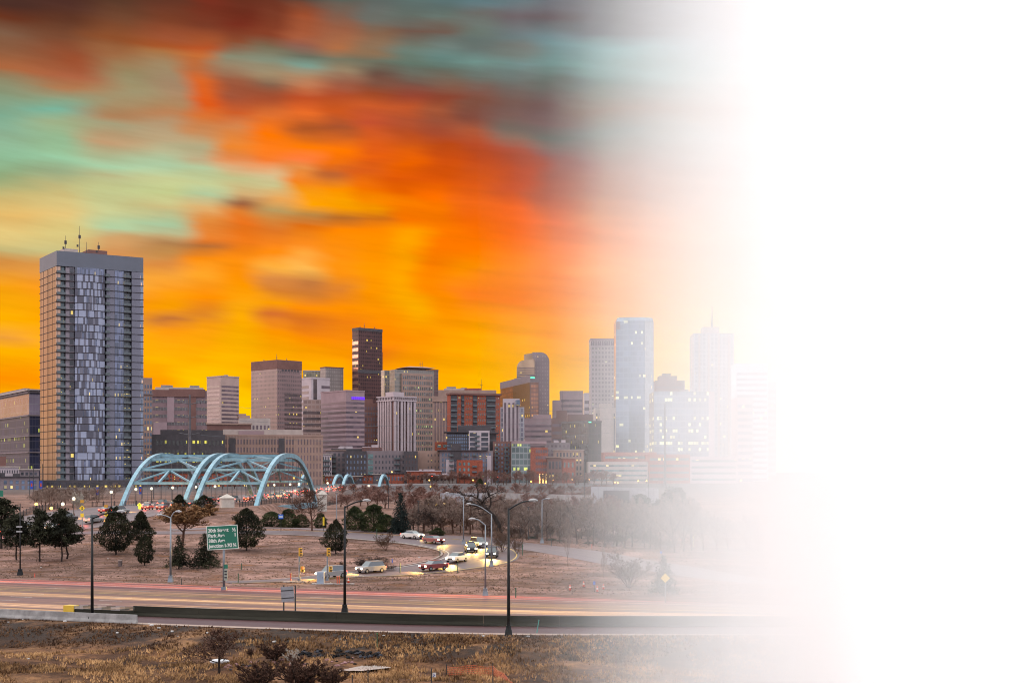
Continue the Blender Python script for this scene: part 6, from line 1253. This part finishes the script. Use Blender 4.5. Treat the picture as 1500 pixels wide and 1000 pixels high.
# diamond signs
M_dy = mat('sign_yellow', (.95, .66, .02), .5, var=.03); M_lime = mat('sign_lime', (.60, .92, .05), .5, var=.03)
def diamond(px, pyb, pyc, r_px, m, lab, plate=None, lights=False, flash=None, ped=False, Y=None):
    p = gp(px, pyb) if Y is None else Vector((wx(px, Y), Y, h1(wx(px, Y), Y))); Y = p.y; s = Y / F; r_ = empty('warning_sign', p, 0, lab, 'road sign', None); zc = wz(pyc, Y) - p.z; a = r_px * s
    MB().tube([(0, 0, 0), (0, 0, zc + a * .9)], .06, 6).build('post', M_galv, r_)
    mb = MB(); n = [(-a, 0), (0, -a), (a, 0), (0, a)]; mb.v = [(x, -.12, zc + z) for x, z in n] + [(x, -.08, zc + z) for x, z in n]; mb.f = [(0, 1, 2, 3), (7, 6, 5, 4), (0, 4, 5, 1), (1, 5, 6, 2), (2, 6, 7, 3), (3, 7, 4, 0)]; mb.m = [0] * 6; bd = mb.build('board', m, r_)
    if lights:
        MB().box(-a * .2, a * .2, -.14, -.12, zc - a * .55, zc + a * .55).build('symbol', M_blk, bd)
        for dz, mm in ((.33, 'red'), (0, 'yel'), (-.33, 'grn')): MB().tube([(0, -.155, zc + a * dz), (0, -.14, zc + a * dz)], a * .13, 8).build('symbol', {'red': mat('sym_red', (.6, .03, .02), .5, var=0), 'yel': M_dy, 'grn': mat('sym_green', (.02, .35, .12), .5, var=0)}[mm], bd)
    if ped: mb = MB(); mb.ball((0, -.14, zc + a * .4), a * .12, 6, 5); mb.bar((0, -.14, zc + a * .25), (0, -.14, zc - .1 * a), a * .16, .03); mb.bar((0, -.14, zc - .1 * a), (-a * .2, -.14, zc - a * .5), a * .1, .03); mb.bar((0, -.14, zc - .1 * a), (a * .2, -.14, zc - a * .5), a * .1, .03); mb.build('symbol', M_blk, bd)
    if plate: MB().box(-a * .55, a * .55, -.12, -.08, wz(plate[1], Y) - p.z, wz(plate[0], Y) - p.z).build('plate', m, r_)
    if flash: MB().box(-.35, .35, -.2, .1, wz(flash, Y) - p.z - .3, wz(flash, Y) - p.z + .3).build('flasher', mat('flasher_amber', (.55, .28, .02), .5), r_)
diamond(120.5, 776, 744, 4.3, M_dy, 'yellow diamond signal-ahead sign with a flasher, left of the black lamp', (751.5, 757), True, 734)
diamond(155.5, 770, 753, 4.0, M_dy, 'second yellow diamond signal-ahead sign half hidden by the large juniper', (760, 765), True, 741)
diamond(204.5, 750, 739.5, 3.6, M_lime, 'lime pedestrian crossing sign beside the bridge street', (742.5, 745), False, None, True, Y=322)
diamond(974.5, 883, 846, 7.0, M_dy, 'yellow diamond warning sign in the fog before the pale spruce', None, False)
o = bpy.data.objects['warning_sign.003']; 
p = gp(0, 760); r_ = empty('road_sign', (wx(-1, 300), 300, h1(wx(-1, 300), 300)), 0, 'green sign cut off at the left edge above the pines', 'road sign'); z0 = r_.location.z
MB().box(-1.2, .82, -.05, .05, wz(727, 300) - z0, wz(718, 300) - z0).build('board', M_sg, r_); MB().tube([(-.5, .1, 0), (-.5, .1, wz(718, 300) - z0)], .08, 6).build('post', M_galv, r_)
for px, pyb, t, b2, w_, m, lab, lm in ((411.5, 778, 753, 759.5, 3.4, mat('info_blue', (.05, .18, .75), .5), 'small blue and white information sign under the bridge', None), (474, 778, 757, 769, 1.2, M_dy, 'narrow yellow sign at the edge of the ramp road', None), (870.5, 866, 851, 856, 1.6, bpy.data.materials['info_blue'], 'round blue marker beside the group of cones', None), (968.5, 814, 807, 810, 1.6, bpy.data.materials['info_blue'], 'small blue sign in the fog by the parking lot', None)):
    p = gp(px, pyb); Y = p.y; s = Y / F; r_ = empty('road_sign', p, 0, lab, 'road sign'); MB().tube([(0, 0, 0), (0, 0, wz(b2, Y) - p.z)], .05, 5).build('post', M_steel, r_)
    MB().box(-w_ * s, w_ * s, -.05, .05, wz(b2, Y) - p.z, wz(t, Y) - p.z).build('board', m, r_)
    if w_ > 3: MB().box(-w_ * s * .8, w_ * s * .8, -.07, -.05, (wz(b2, Y) + wz(t, Y)) / 2 - p.z - .12, (wz(b2, Y) + wz(t, Y)) / 2 - p.z + .1).build('lettering', M_sw, r_)
# ramp signals
M_sy = mat('signal_yellow', (.80, .42, .02), .5, var=.06)
for px, lit, lab in ((438.5, True, 'left ramp signal post with yellow heads'), (479.5, False, 'right ramp signal post beside the grey cabinet')):
    p = gp(px, 850); Y = p.y; s = Y / F; r_ = empty('ramp_signal', p, 0, lab, 'traffic light', 'ramp meter signals'); zt = wz(802, Y) - p.z
    MB().tube([(0, 0, 0), (0, 0, zt - .2)], [.12, .1], 8).build('post', M_galv, r_); MB().box(-.22, .22, -.22, .22, 0, .3).build('base', M_galv, r_)
    for q, (t, b2, ox, n) in enumerate(((802, 814, .15, 3), (829, 837, .42, 2))):
        z1, z0 = wz(t, Y) - p.z, wz(b2, Y) - p.z; hd = MB().box(ox - .22, ox + .22, -.2, .2, z0, z1).build('signal_head', M_sy, r_)
        for k in range(n):
            z = z1 - (z1 - z0) * (k + .5) / n; m_ = P_red if (q == 1 and lit and k == 0) else mat('off_lens', (.05, .03, .02), .3)
            MB().tube([(ox + .12, -.26, z), (ox + .12, -.2, z)], .12, 8).build('lens', m_, hd); mb = MB(); mb.box(ox - .02, ox + .26, -.42, -.2, z + .13, z + .16); mb.build('visor', M_sy, hd)
p = gp(469.5, 855); Y = p.y; s = Y / F; r_ = empty('cabinet', p, 0, 'pale blue-grey control cabinet on a concrete pad between the ramp signals', 'cabinet'); h = wz(837, Y) - p.z
MB().box(-1.2, 1.5, -.6, .9, -.1, .07).build('pad', M_conc, r_); cb2 = MB().box(-.47, .47, -.3, .4, .07, h).build('body', mat('cabinet_grey', (.40, .47, .60), .5, .1, var=.06), r_); MB().box(-.38, .38, -.32, -.3, .2, h - .15).build('door', mat('cabinet_door', (.36, .43, .55), .5, .1), r_); MB().box(.25, .3, -.36, -.32, h * .5, h * .6).build('handle', M_steel, cb2)
for px, pb, pt, w_, lab in ((432, 852, 838, 1.6, 'concrete slab strip by the left ramp signal'), (497, 855, 853, 2, 'concrete slab by the bollards')):
    p = gp(px, pb); MB().box(-w_, w_, -.4, .4, -.05, .08).build('slab', M_conc, loc=p); tag(bpy.data.objects['slab' if px == 432 else 'slab.001'], lab, 'slab')
# delineators, cones, bollards
M_or = mat('cone_orange', (.85, .10, .04), .5, var=.05); M_rfl = mat('reflective_white', (.85, .82, .8), .4, var=0)
def cone(px, pyb, pyt, lab, grp='orange cones and drums'):
    p = gp(px, pyb); Y = p.y; h = wz(pyt, Y) - p.z; r_ = empty('traffic_cone', p, 0, lab, 'traffic cone', grp)
    MB().tube([(0, 0, .03), (0, 0, h)], [.16, .06], 10).build('cone_body', M_or, r_, True); MB().box(-.22, .22, -.22, .22, 0, .05).build('base', M_blk, r_); MB().tube([(0, 0, h * .5), (0, 0, h * .72)], [.123, .10], 10).build('stripe', M_rfl, r_)
for px, b_, t, lab in ((510.5, 854, 846, 'single orange cone right of the middle black lamp'), (835, 864.5, 856, 'leftmost orange cone of the group at the dug patch'), (855, 859.5, 851, 'orange cone behind the dug patch'), (875, 867, 858, 'nearest orange cone of the group'), (884, 863, 855, 'rightmost orange cone of the group')): cone(px, b_, t, lab)
M_po = mat('red_orange_post', (.70, .10, .05), .5, var=.1); M_gp = mat('green_post', (.03, .10, .05), .7, var=.2); M_teal = mat('teal_post', (.02, .35, .32), .5, var=.1)
for px, b_, t, m, lean, lab in ((426, 850, 840, M_po, .03, 'red-orange post left of the left ramp signal'), (494, 855, 844, M_po, 0, 'red-orange post beside the cabinet'), (497, 855, 844, M_po, 0, 'second red-orange post beside the cabinet'), (51, 845, 840, M_po, .05, 'tiny red marker at the far verge left'), (117.5, 774, 769, M_po, 0, 'little red marker under the yellow diamond sign'), (867, 803, 797, M_po, 0, 'red post at the parking lot'),
    (349, 853, 840, M_gp, 0, 'thin green stake right of the big green sign'), (354, 834, 825, M_gp, 0, 'thin stake behind the big green sign'), (586, 839, 825, M_gp, 0, 'dark stake inside the ramp road'), (670.5, 838, 825, M_gp, 0, 'dark stake at the near edge of the ramp'), (644.5, 815, 803, M_gp, 0, 'dark stake at the inner ramp bend'), (765.5, 813, 797, M_gp, 0, 'dark stake right of the ramp bend'), (755.5, 875, 861, M_gp, 0, 'stake on the freeway verge right of the tallest lamp'), (574.5, 824, 819, bpy.data.materials['info_blue'], 0, 'short blue marker right of the low dark shrub'),
    (786, 927, 908, M_teal, -.18, 'leaning teal stake beside the near road'), (552.5, 949, 928, M_gp, 0, 'green-topped stake above the rocks'), (516, 1003, 989, M_steel, 0, 'thin post at the bottom left of the white marker'), (539, 1003, 984, M_steel, 0, 'thin post at the bottom below the puddle'), (722, 1003, 982, M_steel, 0, 'thin post at the end of the orange net'), (266, 856, 847, M_steel, 0, 'thin reflector post by the grey street lamp'), (552, 787, 775, M_gp, 0, 'stake between the two park roads'), (808, 800, 790, M_steel, 0, 'small grey post by the hedges')):
    p = gp(px, b_); Y = p.y; h = wz(t, Y) - p.z; r_ = empty('marker_post', p, 0, lab, 'post', 'thin marker posts'); MB().tube([(0, 0, -.1), (lean * h * -1 if lean else 0, 0, h)], .045 if Y < 150 else .07, 6).build('post', m, r_)
    MB().tube([(lean * h * -1 if lean else 0, 0, h), (lean * h * -1 if lean else 0, 0, h + .06)], .06 if Y < 150 else .09, 6).build('cap', mat('post_cap_green', (.05, .4, .1), .5) if px == 552.5 else m, r_)
# white marker board with blue figure
p = gp(632, 1006); Y = p.y; s = Y / F; r_ = empty('marker_board', p, 0, 'small white board with blue marks on a dark post at the bottom edge', 'sign'); MB().tube([(0, 0, 0), (0, 0, wz(978, Y) - p.z)], .045, 6).build('post', M_steel, r_)
bd = MB().box(.08, .36, -.06, -.03, wz(991, Y) - p.z, wz(984.5, Y) - p.z).build('board', M_rfl, r_); zc = wz(988, Y) - p.z; mb = MB(); mb.box(.14, .24, -.07, -.06, zc + .06, zc + .12); mb.box(.16, .30, -.07, -.06, zc - .03, zc + .03); mb.box(.14, .22, -.07, -.06, zc - .12, zc - .06); mb.build('symbol', mat('mark_blue', (.03, .05, .3), .5), bd)
# orange net fence
a, b_, c = gp(654, 990), gp(722, 988), gp(752, 1004); r_ = empty('net_fence', a, 0, 'sagging orange plastic net fence at the bottom edge', 'fence'); mb = MB(); M_net = mat('orange_net', (.75, .16, .06), .6, var=.1)
for p, q, hh0, hh1 in ((a, b_, .8, .75), (b_, c, .75, .25)):
    n = 30
    for i in range(n + 1):
        t = i / n; s_ = p.lerp(q, t) - a; h = hh0 + (hh1 - hh0) * t - .08 * math.sin(t * 9); mb.bar(s_, s_ + Vector((.02, 0, h)), .03, .02)
    for k in range(6):
        for i in range(n): t0, t1 = i / n, (i + 1) / n; s0, s1 = p.lerp(q, t0) - a, p.lerp(q, t1) - a; g0 = (hh0 + (hh1 - hh0) * t0 - .08 * math.sin(t0 * 9)) * k / 5; g1 = (hh0 + (hh1 - hh0) * t1 - .08 * math.sin(t1 * 9)) * k / 5; mb.bar(s0 + Vector((0, 0, g0)), s1 + Vector((0, 0, g1)), .02, .03)
mb.build('net', M_net, r_)
for q in (a, b_): MB().tube([(q.x - a.x, q.y - a.y, q.z - a.z), (q.x - a.x, q.y - a.y, q.z - a.z + 1)], .04, 5).build('post', M_steel, r_)
# litter bin
p = gp(176, 829); r_ = empty('litter_bin', p, 0, 'round brown litter bin on the dry grass below the large juniper', 'litter bin'); h = wz(820, p.y) - p.z; M_bin = mat('bin_brown', (.16, .12, .12), .8, var=.2, scale=4); MB().tube([(0, 0, 0), (0, 0, h * .85)], [.32, .34], 14).build('body', M_bin, r_); MB().tube([(0, 0, h * .85), (0, 0, h)], [.36, .36], 14).build('lid', mat('bin_lid', (.28, .2, .18), .7), r_)
# rocks, puddle, litter
M_rk = [mat('dark_rock', (.012, .011, .013), .95, var=.4, scale=2.0), mat('slate_rock', (.06, .062, .08), .95, var=.3, scale=2), mat('pink_rock', (.36, .20, .21), .85, var=.25, scale=2.0)]
rkm = []
for k in range(6):
    rn = random.Random(500 + k); mb = MB(); mb.ball((0, 0, 0), 1, 7, 5); me = mb.mesh('rock', M_rk[0])
    for v in me.vertices:
        d = .72 + .5 * noise.noise(Vector(v.co) * 1.1 + Vector((k * 7, 0, 0))) ; v.co = Vector((v.co.x * d * 1.25, v.co.y * d, max(-.3, v.co.z * d * .75)))
    rkm.append(me)
rkv = {}
def rock(px, py, s_px, ci, lab, grp='rocks of the drainage ditch'):
    p = gp(px, py); s = s_px / F * p.y / 2; k = random.randint(0, 5)
    if (k, ci) not in rkv: m_ = rkm[k].copy(); m_.materials.clear(); m_.materials.append(M_rk[ci]); rkv[(k, ci)] = m_
    o = put('rock', rkv[(k, ci)], None, (p.x, p.y, p.z + s * .12), random.uniform(0, 6.3), (s, s * .9, s * random.uniform(.7, 1.1))); return tag(o, lab, 'rock', grp)
rn = random.Random(9)
for i in range(120):
    if i < 62: t = rn.random(); px = 440 + 122 * t; py = 952 + 9 * rn.random() + 4 * t; ci = rn.choice((0, 0, 0, 1)); wh = 'dark grey boulder of the rock bank above the puddle' if ci == 0 else 'slate-blue boulder of the rock bank above the puddle'
    elif i < 92: t = rn.random(); px = 330 + 90 * t; py = 978 - 14 * t + rn.uniform(-4, 4); ci = rn.choice((0, 0, 2, 2, 1)); wh = {0: 'dark rock of the line beside the small bare tree', 1: 'slate rock of the line beside the small bare tree', 2: 'pink rock of the line beside the small bare tree'}[ci]
    else: px = rn.uniform(400, 520); py = rn.uniform(962, 976); ci = rn.choice((2, 2, 0)); wh = 'pink rock strewn in the ditch grass' if ci == 2 else 'small dark rock strewn in the ditch grass'
    rock(px, py, rn.uniform(6, 13) if i < 62 else rn.uniform(5, 9), ci, wh, wh)
for px, py, s, ci, lab in ((528, 962, 11, 1, 'large blue-grey slab rock at the middle of the bank'), (552, 959, 16, 0, 'flat dark boulder at the right end of the rock bank'), (495, 955, 15, 0, 'biggest dark boulder of the rock bank'), (505, 971, 10, 2, 'largest pink rock below the bank'), (289, 977, 6, 0, 'lone dark rock on the near grass left'), (22, 970, 5, 0, 'small black rock at the bottom left')): rock(px, py, s, ci, lab, None)
def patch(name, lab, pts, m, off, kind=None, cat=None):
    P_ = [gp(*q) for q in pts]; c = sum(P_, Vector()) / len(P_); mb = MB(); n = len(P_); rings = []
    V = [tuple(c + Vector((0, 0, off)))]; N_ = 40; 
    ring = []
    for i in range(N_):
        t = i / N_ * n; a, b__ = P_[int(t) % n], P_[(int(t) + 1) % n]; q = a.lerp(b__, t % 1); q = c + (q - c) * (1 + .06 * math.sin(i * 2.7)); ring.append((q.x, q.y, c.z + off))
    mb.v = [(c.x, c.y, c.z + off)] + ring; mb.f = [(0, 1 + i, 1 + (i + 1) % N_) for i in range(N_)]; mb.m = [0] * N_
    o = mb.build(name, m); return tag(o, lab, cat, None, kind)
patch('puddle', 'pale frozen puddle in the ditch below the rocks', [(497, 984), (512, 979), (530, 975), (552, 974), (566, 977), (574, 980), (560, 983), (530, 985)], mat('ice', (.58, .52, .50), .25, var=.12, scale=.8), .12, 'structure')
p = gp(322, 972); o = MB().ball((0, 0, .22), .8, 12, 8, 0, .3).build('plastic_sheet', mat('white_plastic', (.75, .76, .82), .4, var=.06), None, True, p); tag(o, 'crumpled white plastic sheet behind the small bare tree', 'plastic sheet'); o.scale = (1.1, .5, 1)
rn = random.Random(4); M_lit = [mat('white_litter', (.7, .7, .72), .6), mat('red_litter', (.5, .1, .07), .6)]
lm = [MB().prism([(-.14, -.06), (.12, -.09), (.16, .07), (-.08, .1)], 0, .07).mesh('litter', m) for m in M_lit]
for i, (px, py) in enumerate([(33, 907), (46, 904), (69, 904), (95, 910), (155, 908), (121, 903), (218, 913), (222, 916), (252, 925), (260, 932), (304, 927), (402, 940), (498, 936), (233, 920), (258, 918), (12, 911), (56, 903), (146, 910), (172, 927), (708, 932), (774, 932), (562, 931), (41, 965), (870, 948), (614, 816), (724, 815), (549, 824), (60, 831), (158, 818), (308, 861), (22, 900), (25, 899), (27, 901)]):
    p = gp(px, py); tag(put('litter', lm[1 if i > 29 else 0], None, (p.x, p.y, p.z + .02), rn.uniform(0, 6), (rn.uniform(.7, 1.6),) * 3), 'scrap of white litter on the dry ground' if i <= 29 else 'red scrap of litter by the pale barrier', 'litter', 'scraps of white litter' if i <= 29 else 'red scraps of litter')
# ------------------------------------------------------------------ cars (headlights on the ramp, tail lights on the bridge street)
P_hl = glow('headlight_glow', (1.0, .86, .50), 30.0); P_tl = glow('taillight_glow', (1.0, .05, .03), 14.0)
M_tyre = mat('tyre', (.02, .02, .02), .9, var=0); M_rim = mat('rim', (.3, .3, .3), .4, .6, var=0); M_cg = mat('car_glass', (.03, .035, .045), .1, var=0, spec=.8)
def car_proto(paint, suv=False):
    L_, W_, r0 = 4.5, 1.8, .33; zt = 1.68 if suv else 1.43
    r_ = empty('car', (0, 0, 0), 0, 'x', 'car')
    pr = [(-2.25, .35), (-2.25, .78), (-2.1, .95), (-1.2, 1.0), (.6, 1.02), (1.9, .98 if not suv else 1.05), (2.2, .9), (2.25, .5), (2.2, .32)]
    mb = MB(); n = len(pr)
    for y, k in ((-.9, .94), (-.82, 1), (.82, 1), (.9, .94)): mb.v += [(x * (1 if abs(y) < .85 else .985), y, .32 + (z - .32) * k) for x, z in pr]
    for s_ in range(3):
        for i in range(n): j = (i + 1) % n; mb.f.append((s_ * n + i, s_ * n + j, (s_ + 1) * n + j, (s_ + 1) * n + i)); mb.m.append(0)
    mb.f += [tuple(range(n - 1, -1, -1)), tuple(3 * n + i for i in range(n))]; mb.m += [0, 0]; mb.build('body', paint, r_)
    cb_ = MB(); x0, x1, xa, xb = -1.15, (2.0 if suv else 1.55), -.45, (1.7 if suv else .85)
    cb_.v = [(x0, -.78, 1.0), (x1, -.78, 1.0), (x1, .78, 1.0), (x0, .78, 1.0), (xa, -.62, zt), (xb, -.62, zt), (xb, .62, zt), (xa, .62, zt)]; cb_.f = [(0, 1, 5, 4), (1, 2, 6, 5), (2, 3, 7, 6), (3, 0, 4, 7), (4, 5, 6, 7)]; cb_.m = [0] * 5; cb_.build('windows', M_cg, r_)
    MB().box(xa - .02, xb + .02, -.63, .63, zt - .01, zt + .05).build('roof', paint, r_)
    for x in (-1.4, 1.35):
        for s_ in (-1, 1):
            w_ = MB().tube([(x, s_ * .72, r0), (x, s_ * .92, r0)], r0, 14).build('wheel', M_tyre, r_); MB().tube([(x, s_ * .92, r0), (x, s_ * .935, r0)], .19, 10).build('rim', M_rim, w_)
    for s_ in (-1, 1):
        MB().box(-2.29, -2.2, s_ * .62 - .17, s_ * .62 + .17, .62, .78).build('headlight', P_hl, r_); MB().box(2.19, 2.29, s_ * .66 - .16, s_ * .66 + .16, .74, .92).build('taillight', P_tl, r_)
    MB().box(-2.28, -2.24, -.45, .45, .42, .6).build('grille', M_blk, r_); MB().box(2.24, 2.28, -.25, .25, .5, .62).build('number_plate', M_rfl, r_)
    return r_
CC = [('white', mat('white_paint', (.72, .70, .68), .3, var=0, spec=.6)), ('dark grey', mat('dark_grey_paint', (.06, .06, .07), .3, .3, var=0)), ('silver', mat('silver_paint', (.4, .4, .42), .3, .5, var=0)), ('dark red', mat('dark_red_paint', (.22, .03, .03), .3, var=0))]
PR = [car_proto(CC[i % 4][1], i in (1, 2)) for i in range(4)]; used_p = [False] * 4
def put_car(ci, x, y, z, rz, tiltp, lab, grp, head=0.0, tail=0.0):
    if not used_p[ci]: r_ = PR[ci]; used_p[ci] = True
    else: r_ = copy_tree(PR[ci])
    r_.location = (x, y, z); r_.rotation_euler = (0, 0, rz); r_['label'] = lab; r_['group'] = grp
    if head:
        for s_ in (-1, 1):
            l = bpy.data.lights.new('headlamp', 'SPOT'); l.energy = head; l.color = (1, .58, .12); l.spot_size = R(95); l.spot_blend = .8; l.shadow_soft_size = .12
            o = bpy.data.objects.new('headlamp', l); col.objects.link(o); o.parent = r_; o.location = (-2.4, s_ * .62, .72); o.rotation_euler = Vector((-1, 0, -.17)).to_track_quat('-Z', 'Y').to_euler()
    if tail:
        l = bpy.data.lights.new('taillamp', 'SPOT'); l.energy = tail; l.color = (1, .10, .06); l.spot_size = R(140); l.spot_blend = .8; l.shadow_soft_size = .3
        o = bpy.data.objects.new('taillamp', l); col.objects.link(o); o.parent = r_; o.location = (2.45, 0, .9); o.rotation_euler = Vector((1, 0, -.35)).to_track_quat('-Z', 'Y').to_euler()
    return r_
# sample the ramp centre line
rl = [Vector((p[0], p[1])) for p in RAMP]; sm = []
for i in range(7, len(rl) - 2):
    p0, p1, p2, p3 = rl[i - 1], rl[i], rl[i + 1], rl[i + 2]
    for k in range(10): t = k / 10; sm.append(0.5 * ((2 * p1) + (p2 - p0) * t + (2 * p0 - 5 * p1 + 4 * p2 - p3) * t * t + (3 * p1 - p0 - 3 * p2 + p3) * t ** 3))
TOT = sum((sm[i] - sm[i - 1]).length for i in range(1, len(sm) - 1)); NC = int((TOT - 2) / 9.5) + 1; ORD = (['first', 'second', 'third', 'fourth', 'fifth', 'sixth', 'seventh', 'eighth', 'ninth', 'tenth', 'eleventh', 'twelfth', 'thirteenth', 'fourteenth', 'fifteenth', 'sixteenth', 'seventeenth'][:NC])[::-1]; print('NC', NC); acc, nxt, k = 0, 2, 0; WH = ['behind the first', 'at the outer bend']
cnt = 0
for i in range(1, len(sm) - 1):
    d = sm[i] - sm[i - 1]; acc += d.length
    if acc >= nxt:
        nxt += 9.5; d.normalize(); a = Vector((-d.y, d.x)); side = (1.9, -1.6)[cnt % 2]; q = sm[i] + a * side; x, y = q.x, q.y
        if cnt >= 0 and acc > 0:
            ci = (cnt * 3 + cnt // 4) % 4; ppx = x / y * F + CX
            zone = 'on the far ramp leg' if y > 262 else 'in the ramp bend' if ppx > 660 else 'on the near ramp leg'
            put_car(ci, x, y, h1(x, y) + .06, math.atan2(-d.y, -d.x), 0, '%s car with headlights on, %s in the line %s' % (CC[ci][0], ORD[cnt], zone), 'cars driving down the ramp', 1500)
        cnt += 1
# cars on the street: red tail lights going away
st_pts = [Vector(p) for p in STREET]; dist = 0; n = 0
rn = random.Random(13)
def street_at(s):
    for a, b_ in zip(st_pts, st_pts[1:]):
        L_ = (b_ - a).length
        if s <= L_: return a.lerp(b_, s / L_), (b_ - a).normalized()
        s -= L_
    return None, None
s = 6
while True:
    p, d = street_at(s)
    if p is None or p.x > 150: break
    for lane_ in (-2.2, -5.6, -9.0) if True else ():
        if rn.random() < .45: continue
        a = Vector((d.y, -d.x)); q = p + a * (-lane_) ; ci = rn.randint(0, 3); n += 1
        if n > 46: break
        dd = s; wh = 'left of the arches' if dd < 90 else 'on the blue bridge' if dd < 175 else 'between the two bridges' if dd < 340 else 'far down the street'
        put_car(ci, q.x, q.y, h1(q.x, q.y) + .06, math.atan2(-d.y, -d.x), 0, '%s car with red tail lights driving away, %s' % (CC[ci][0], wh), 'cars driving away along the street, ' + CC[ci][0] + ' ones ' + wh, 0, 260 if dd < 200 else 600)
    s += 13 if s < 340 else 20
